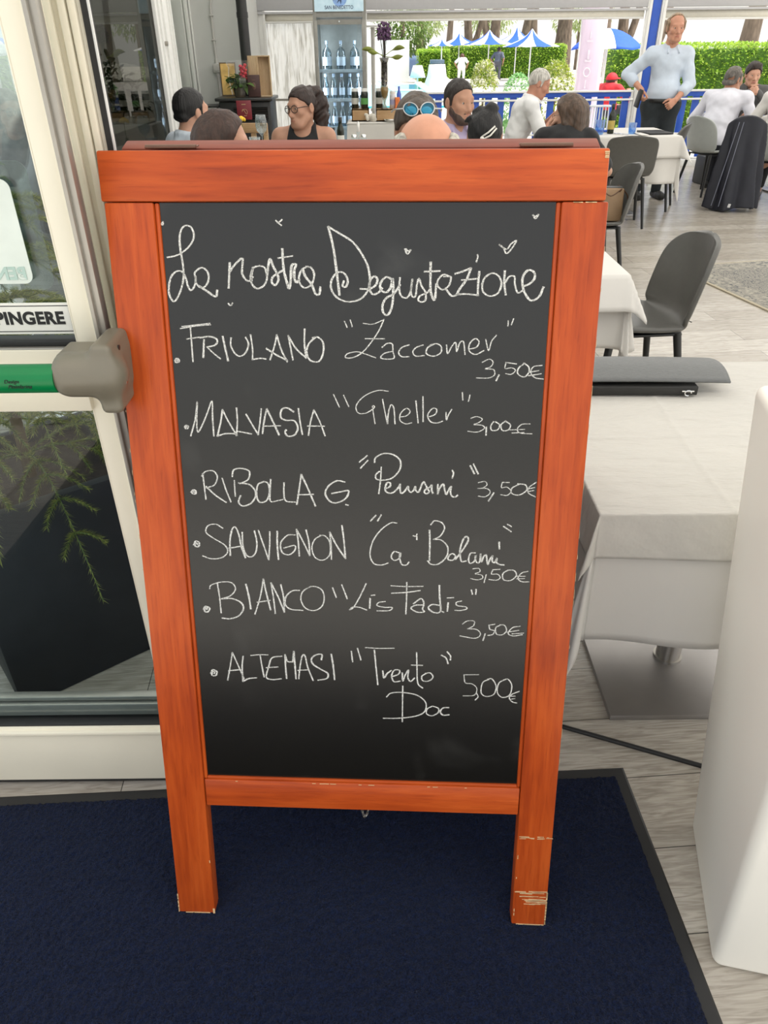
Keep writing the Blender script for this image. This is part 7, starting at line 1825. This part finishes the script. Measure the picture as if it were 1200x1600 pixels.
for k, (x, y, s_) in enumerate(((8.2, 66, 1.5), (14.6, 64, 1.6), (3.4, 68, 1.4))):
    o = thing('leafy_tree', ('pale green leafy tree far behind the third parasol', 'pale green leafy tree far behind the blue post', 'pale green leafy tree far behind the leftmost parasol')[k], 'tree', (x, y, GZ))
    m = MB(); m.bar((0, 0, 0), (0, 0, 3.6), 0.14, 0.10, n=10); m.build('trunk', BARK, o)
    link('crown', leaf_mesh(lambda r: (lambda v: ((v[0] * 1.5 * s_, v[1] * 1.2, 3.6 + v[2] * 1.5), v))((lambda q: q / np.linalg.norm(q) * r.uniform(0.5, 1))(r.normal(0, 1, 3))), 1500, 0.24, 74 + k), leaf_mat('pale_tree_leaf', (0.26, 0.34, 0.14), (0.48, 0.56, 0.26), 0.4), o)
# feather banner, pool, pool wall, lamp shades
o = thing('feather_banner', 'tall pale pink advertising banner standing beyond the railing', 'banner', (3.44, 14.0, GZ))
G = np.zeros((30, 8, 3))
for i in range(30):
    for j in range(8):
        t, s_ = i / 29, j / 7
        G[i, j] = (-0.20 + (0.37 + 0.05 * t) * s_ - 0.02 * t, 0.02 * math.sin(t * 5 + s_ * 3), 0.12 + 2.75 * t)
q = link('banner_cloth', grid_mesh('banner_cloth', G), mat('pale_pink_fabric', (0.86, 0.72, 0.83), 0.8, var=0.06, scale=3, stretch=(3, 1, 0.2)), o); solidify(q, 0.003)
m = MB()                                                  # the faint, worn print down the banner
for z_, w_, h_ in ((1.02, 0.10, 0.05), (1.12, 0.02, 0.12), (1.45, 0.10, 0.03), (1.53, 0.03, 0.14), (1.72, 0.10, 0.03), (1.80, 0.02, 0.10)): m.box((-0.06, -0.03, z_), (w_, 0.004, h_))
m.tube([(-0.06 + 0.05 * math.cos(k * PI / 10), -0.03, 1.29 + 0.06 * math.sin(k * PI / 10)) for k in range(21)], 0.009, 6)
m.build('faded_print', mat('banner_print', (0.82, 0.745, 0.81), 0.8), q)
m = MB(); m.tube([(-0.215, 0.01, 0.0), (-0.215, 0.01, 1.5), (-0.225, 0.01, 2.95)], 0.012, 8); m.build('pole', WHITE, o)
m = MB(); m.lathe([(0.001, 0.06), (0.18, 0.05), (0.20, 0.0)], 18, c=(-0.1, 0, 0)); m.build('base', GREYMETAL, o)
PW = mat('pool_water', (0.03, 0.42, 0.50), 0.08, var=0.12, scale=1.2, bump=0.15, bscale=2.5)
m = MB(); m.box((-2.2, 34, -0.17), (8.6, 15, 0.06)); structure(m.build('water', PW))
m = MB(); m.box((0.42, 46.2, 0.75), (2.35, 0.35, 1.9), bev=0.02); structure(m.build('wall_back', mat('white_render', (0.82, 0.85, 0.86), 0.8, var=0.02)))
def shade_lamp(x, y, zb, s, label):
    o = thing('outdoor_lamp', label, 'lamp', (x, y, GZ)); k = zb - GZ
    m = MB(); m.bar((0, 0, 0), (0, 0, k), 0.03, n=10); m.lathe([(0.001, 0.03), (0.2, 0.02), (0.2, 0)], 14); m.build('stand', WHITE, o)
    m = MB(); m.lathe([(0.36 * s, k - 0.05), (0.20 * s, k + 0.42 * s)], 20); q = m.build('lamp_shade', mat('white_shade', (0.85, 0.85, 0.83), 0.7), o, smooth=True); solidify(q, 0.01)
shade_lamp(1.56, 35, 0.40, 0.9, 'outdoor lamp with a white cone shade by the pool')
o = thing('covered_table', 'high table with a white floor-length cover by the pool', 'table', (2.55, 38, GZ))
m = MB(); m.lathe([(0.62, 0.0), (0.42, 0.55), (0.36, 0.95), (0.001, 0.96)], 22); m.build('cover', mat('white_cover', (0.84, 0.84, 0.82), 0.8), o, smooth=True)
m = MB(); m.box((0, 0, 1.05), (0.62, 0.4, 0.16), bev=0.03); m.build('grey_bin_lid', mat('slate_blue', (0.10, 0.15, 0.20), 0.5), o)
for k, (x, y) in enumerate(((1.1, 30), (2.3, 28), (3.5, 33))):
    o = thing('sun_lounger', ('white sun lounger nearest the pool water', 'white sun lounger in front of the flowering bush', 'white sun lounger further back by the parasols')[k], 'lounger', (x, y, GZ), 1.2)
    m = MB(); m.box((0, 0, 0.32), (0.62, 1.3, 0.05), bev=0.01); m.build('bed', WHITE, o)
    m = MB(); m.box((0, 0.85, 0.47), (0.62, 0.6, 0.05), rot=(0.55, 0, 0), bev=0.01); m.build('backrest', WHITE, o)
    for sx in (-1, 1):
        for sy in (-0.55, 0.55): m = MB(); m.bar((sx * 0.26, sy, 0), (sx * 0.26, sy, 0.30), 0.02, n=8); m.build('leg', WHITE, o)
m = MB(); m.box((1.9, 56, 0.35), (1.6, 3.5, 1.1), bev=0.25, seg=4); o = m.build('car_body', mat('blue_grey_car', (0.12, 0.18, 0.32), 0.3), None, smooth=True)
c_ = thing('car', 'blue-grey car parked far behind the pool, left of the bush', 'car', (0, 0, 0)); o.parent = c_
m = MB(); m.box((1.9, 56.1, 0.95), (1.35, 1.9, 0.5), bev=0.15, seg=3, taper=0.85); m.build('cabin', mat('car_glass', (0.05, 0.07, 0.09), 0.1), c_, smooth=True)
for sx in (-0.7, 0.7):
    for sy in (-1.1, 1.1): m = MB(); m.bar((1.9 + sx - 0.1, 56 + sy, 0.12), (1.9 + sx + 0.1, 56 + sy, 0.12), 0.32, n=20); m.build('wheel', GASKET, c_)

# ---------------------------------------------------------------- outside the left glazing
DECK = wood('weathered_deck', (0.20, 0.19, 0.165), (0.26, 0.245, 0.215), (0.32, 0.30, 0.27), 'X', rough=0.7, coat=0, scale=4)
for k in range(46):
    pass
m = MB()
for k in range(60): m.box((-2.25, 1.3 + 0.145 * k, -0.02), (1.35, 0.138, 0.04))
structure(m.build('path', DECK))
m = MB(); m.box((-9.0, 8, -0.25), (12, 30, 0.1)); structure(m.build('water', mat('harbour_water', (0.20, 0.30, 0.40), 0.1, var=0.2, scale=1, bump=0.2, bscale=2)))
def canvas_cover(x, y, w, d, h, label, col):
    o = thing('boat_cover', label, 'boat cover', (x, y, -0.2))
    G = np.zeros((24, 24, 3))
    for i in range(24):
        for j in range(24):
            u, v = -1 + 2 * i / 23, -1 + 2 * j / 23
            r = max(abs(u), abs(v)); z = h * (1 - 0.35 * u * u) * (1 if r < 0.9 else 1 - (r - 0.9) * 8) + 0.03 * math.sin(u * 9 + v * 4) * math.cos(v * 7)
            G[i, j] = (u * w / 2, v * d / 2, max(z, 0))
    q = link('canvas', grid_mesh('canvas', G), mat('grey_canvas_%.2f' % col[0], col, 0.8, var=0.15, bump=0.4, bscale=3), o); solidify(q, 0.01)
    m = MB(); m.bar((0, 0, h * 0.8), (0.2, 0, 3.6), 0.04, n=10); m.build('mast', GREYMETAL, o)
canvas_cover(-3.9, 8.5, 1.6, 2.4, 1.75, 'grey canvas boat cover seen through the dark glass', (0.30, 0.30, 0.285))
canvas_cover(-3.5, 11.2, 1.4, 2.2, 1.5, 'pale canvas boat cover further off through the dark glass', (0.58, 0.58, 0.55))
def leafy(x, y, r, z0, z1, label, seed, m_):
    o = thing('potted_bush', label, 'plant', (x, y, 0))
    m = MB(); m.lathe([(0.001, 0), (0.18, 0), (0.24, 0.35), (0.21, 0.35), (0.20, 0.32), (0.001, 0.32)], 22); m.build('pot', mat('dark_planter', (0.03, 0.03, 0.03), 0.6), o)
    m = MB(); m.bar((0, 0, 0.3), (0, 0, z1 * 0.8), 0.02, n=8); m.build('stem', MATS['twig'], o)
    link('foliage', leaf_mesh(lambda q: (lambda v: ((v[0] * r, v[1] * r, (z0 + z1) / 2 + v[2] * (z1 - z0) / 2), v))((lambda g: g / np.linalg.norm(g) * q.uniform(0.5, 1))(q.normal(0, 1, 3))), 900, 0.10, seed), m_, o)
leafy(-2.45, 7.55, 0.38, 0.4, 1.45, 'dark leafy bush in a pot seen through the dark glass', 81, leaf_mat('dark_leaf', (0.05, 0.10, 0.02), (0.12, 0.19, 0.05), 0.3))
leafy(-2.4, 4.1, 0.40, 0.36, 1.25, 'leafy green bush in a pot seen through the door glass', 82, leaf_mat('mid_leaf', (0.10, 0.20, 0.04), (0.26, 0.38, 0.10), 0.4))
o = thing('bar_counter', 'low pale counter outside the dark glass', 'counter', (-2.1, 6.3, 0))
m = MB(); m.box((0, 0, 0.48), (0.5, 1.3, 0.96), bev=0.01); m.build('counter_body', mat('counter_beige', (0.50, 0.48, 0.40), 0.5), o)
m = MB(); m.box((0, 0, 0.985), (0.56, 1.36, 0.03), bev=0.004); m.build('counter_top', mat('counter_top_pale', (0.66, 0.64, 0.55), 0.4), o)
def hoarding(y0, y1, x, z1, label):
    o = thing('hoarding', label, 'fence', (x, (y0 + y1) / 2, -0.2)); L = y1 - y0
    m = MB(); m.box((0, 0, z1 / 2), (0.05, L, z1)); m.build('panel', mat('blue_hoarding', (0.10, 0.24, 0.48), 0.5, var=0.25, scale=3), o)
    for k in range(int(L / 0.9) + 1): m = MB(); m.box((0.06, -L / 2 + 0.9 * k, z1 / 2), (0.05, 0.05, z1)); m.build('post', WHITE, o)
    for z in (0.9, 1.6, 2.1): m = MB(); m.box((0.05, 0, z), (0.04, L, 0.04)); m.build('rail', WHITE, o)
hoarding(4.8, 7.6, -4.2, 1.95, 'blue panel fence with white rails seen through the door glass')

# pine in a square planter just behind the door
def pine():
    o = thing('square_planter', 'large dark square planter on the floor behind the glazed door', 'planter', (-0.94, 1.715, 0), math.radians(39))
    DP = mat('charcoal_planter', (0.014, 0.015, 0.018), 0.6, var=0.15)
    m = MB()
    for sx, sy, w, d in ((0, -0.215, 0.46, 0.03), (0, 0.215, 0.46, 0.03), (-0.215, 0, 0.03, 0.40), (0.215, 0, 0.03, 0.40)): m.box((sx, sy, 0.29), (w, d, 0.58), bev=0.006)
    m.box((0, 0, 0.02), (0.42, 0.42, 0.04)); m.build('planter_box', DP, o)
    m = MB(); m.box((0, 0, 0.53), (0.40, 0.40, 0.02)); m.build('soil', mat('soil', (0.03, 0.02, 0.014), 0.95, var=0.4, scale=40, bump=0.5), o)
    p = thing('norfolk_pine', 'young pine with drooping bristly branches growing in the dark square planter', 'plant', (-0.94, 1.715, 0.54))
    m = MB(); m.tube([(0, 0, 0), (0.01, 0.0, 0.4), (0.0, 0.01, 0.85)], [0.016, 0.012, 0.005], 8); m.build('stem', mat('pine_stem', (0.12, 0.08, 0.04), 0.8), p)
    rg = np.random.default_rng(9)
    NV = leaf_mat('pine_needle', (0.09, 0.13, 0.022), (0.42, 0.42, 0.11), 0.3); TW = mat('green_twig', (0.10, 0.14, 0.04), 0.7)
    nb_ = 0
    for tier in range(6):
        z = 0.06 + 0.11 * tier; L = 0.46 - 0.045 * tier
        for b_ in range(7):
            a = b_ * 2 * PI / 7 + tier * 0.5 + rg.normal(0, 0.1); Lb = L * rg.uniform(0.8, 1.1)
            d = np.array([math.cos(a), math.sin(a), 0])
            C = [np.array([0, 0, z]) + d * Lb * t + np.array([0, 0, 0.12 * math.sin(t * 2.0) - (0.34 - 0.04 * tier) * t * t]) for t in np.linspace(0, 1, 14)]
            V, F = [], []
            def needles(C, dens, ln):
                for i in range(len(C) - 1):
                    tdir = C[i + 1] - C[i]; sl = np.linalg.norm(tdir); tdir /= sl + 1e-9
                    s1 = np.cross(tdir, [0, 0, 1]); s1 /= np.linalg.norm(s1) + 1e-9; s2 = np.cross(s1, tdir)
                    for q in range(dens):
                        ph = rg.uniform(0, 2 * PI); p0 = C[i] + tdir * sl * (q / dens)
                        nd = tdir * 0.75 + s1 * math.cos(ph) + s2 * math.sin(ph) * 0.8 + np.array([0, 0, 0.25]); nd /= np.linalg.norm(nd)
                        k = len(V); sd = np.cross(nd, tdir); sd /= np.linalg.norm(sd) + 1e-9
                        V.extend([p0 + sd * 0.0014, p0 - sd * 0.0014, p0 + nd * ln * rg.uniform(0.8, 1.1) + tdir * ln * 0.2]); F.append((k, k + 1, k + 2))
            needles(C, 22, 0.019)
            tw = [C]
            for sd in (-1, 1):
                for k in (4, 6, 8, 10):
                    n_ = np.array([-d[1], d[0], 0]) * sd; Ls = Lb * (0.36 - 0.018 * k)
                    S = [C[k] + (d * 0.75 + n_ * 0.65) * Ls * t + np.array([0, 0, 0.02 * t - 0.10 * Ls / 0.2 * t * t]) for t in np.linspace(0, 1, 8)]
                    needles(S, 18, 0.016); tw.append(S)
            m = MB()
            for S in tw: m.tube([tuple(q) for q in S], [0.0026 - 0.0014 * i / len(S) for i in range(len(S))], 5)
            br = m.build('branch', TW, p)
            me = bpy.data.meshes.new('needles'); me.from_pydata([tuple(map(float, v)) for v in V], [], F); me.update()
            link('needles', me, NV, br, False)
pine()
door()
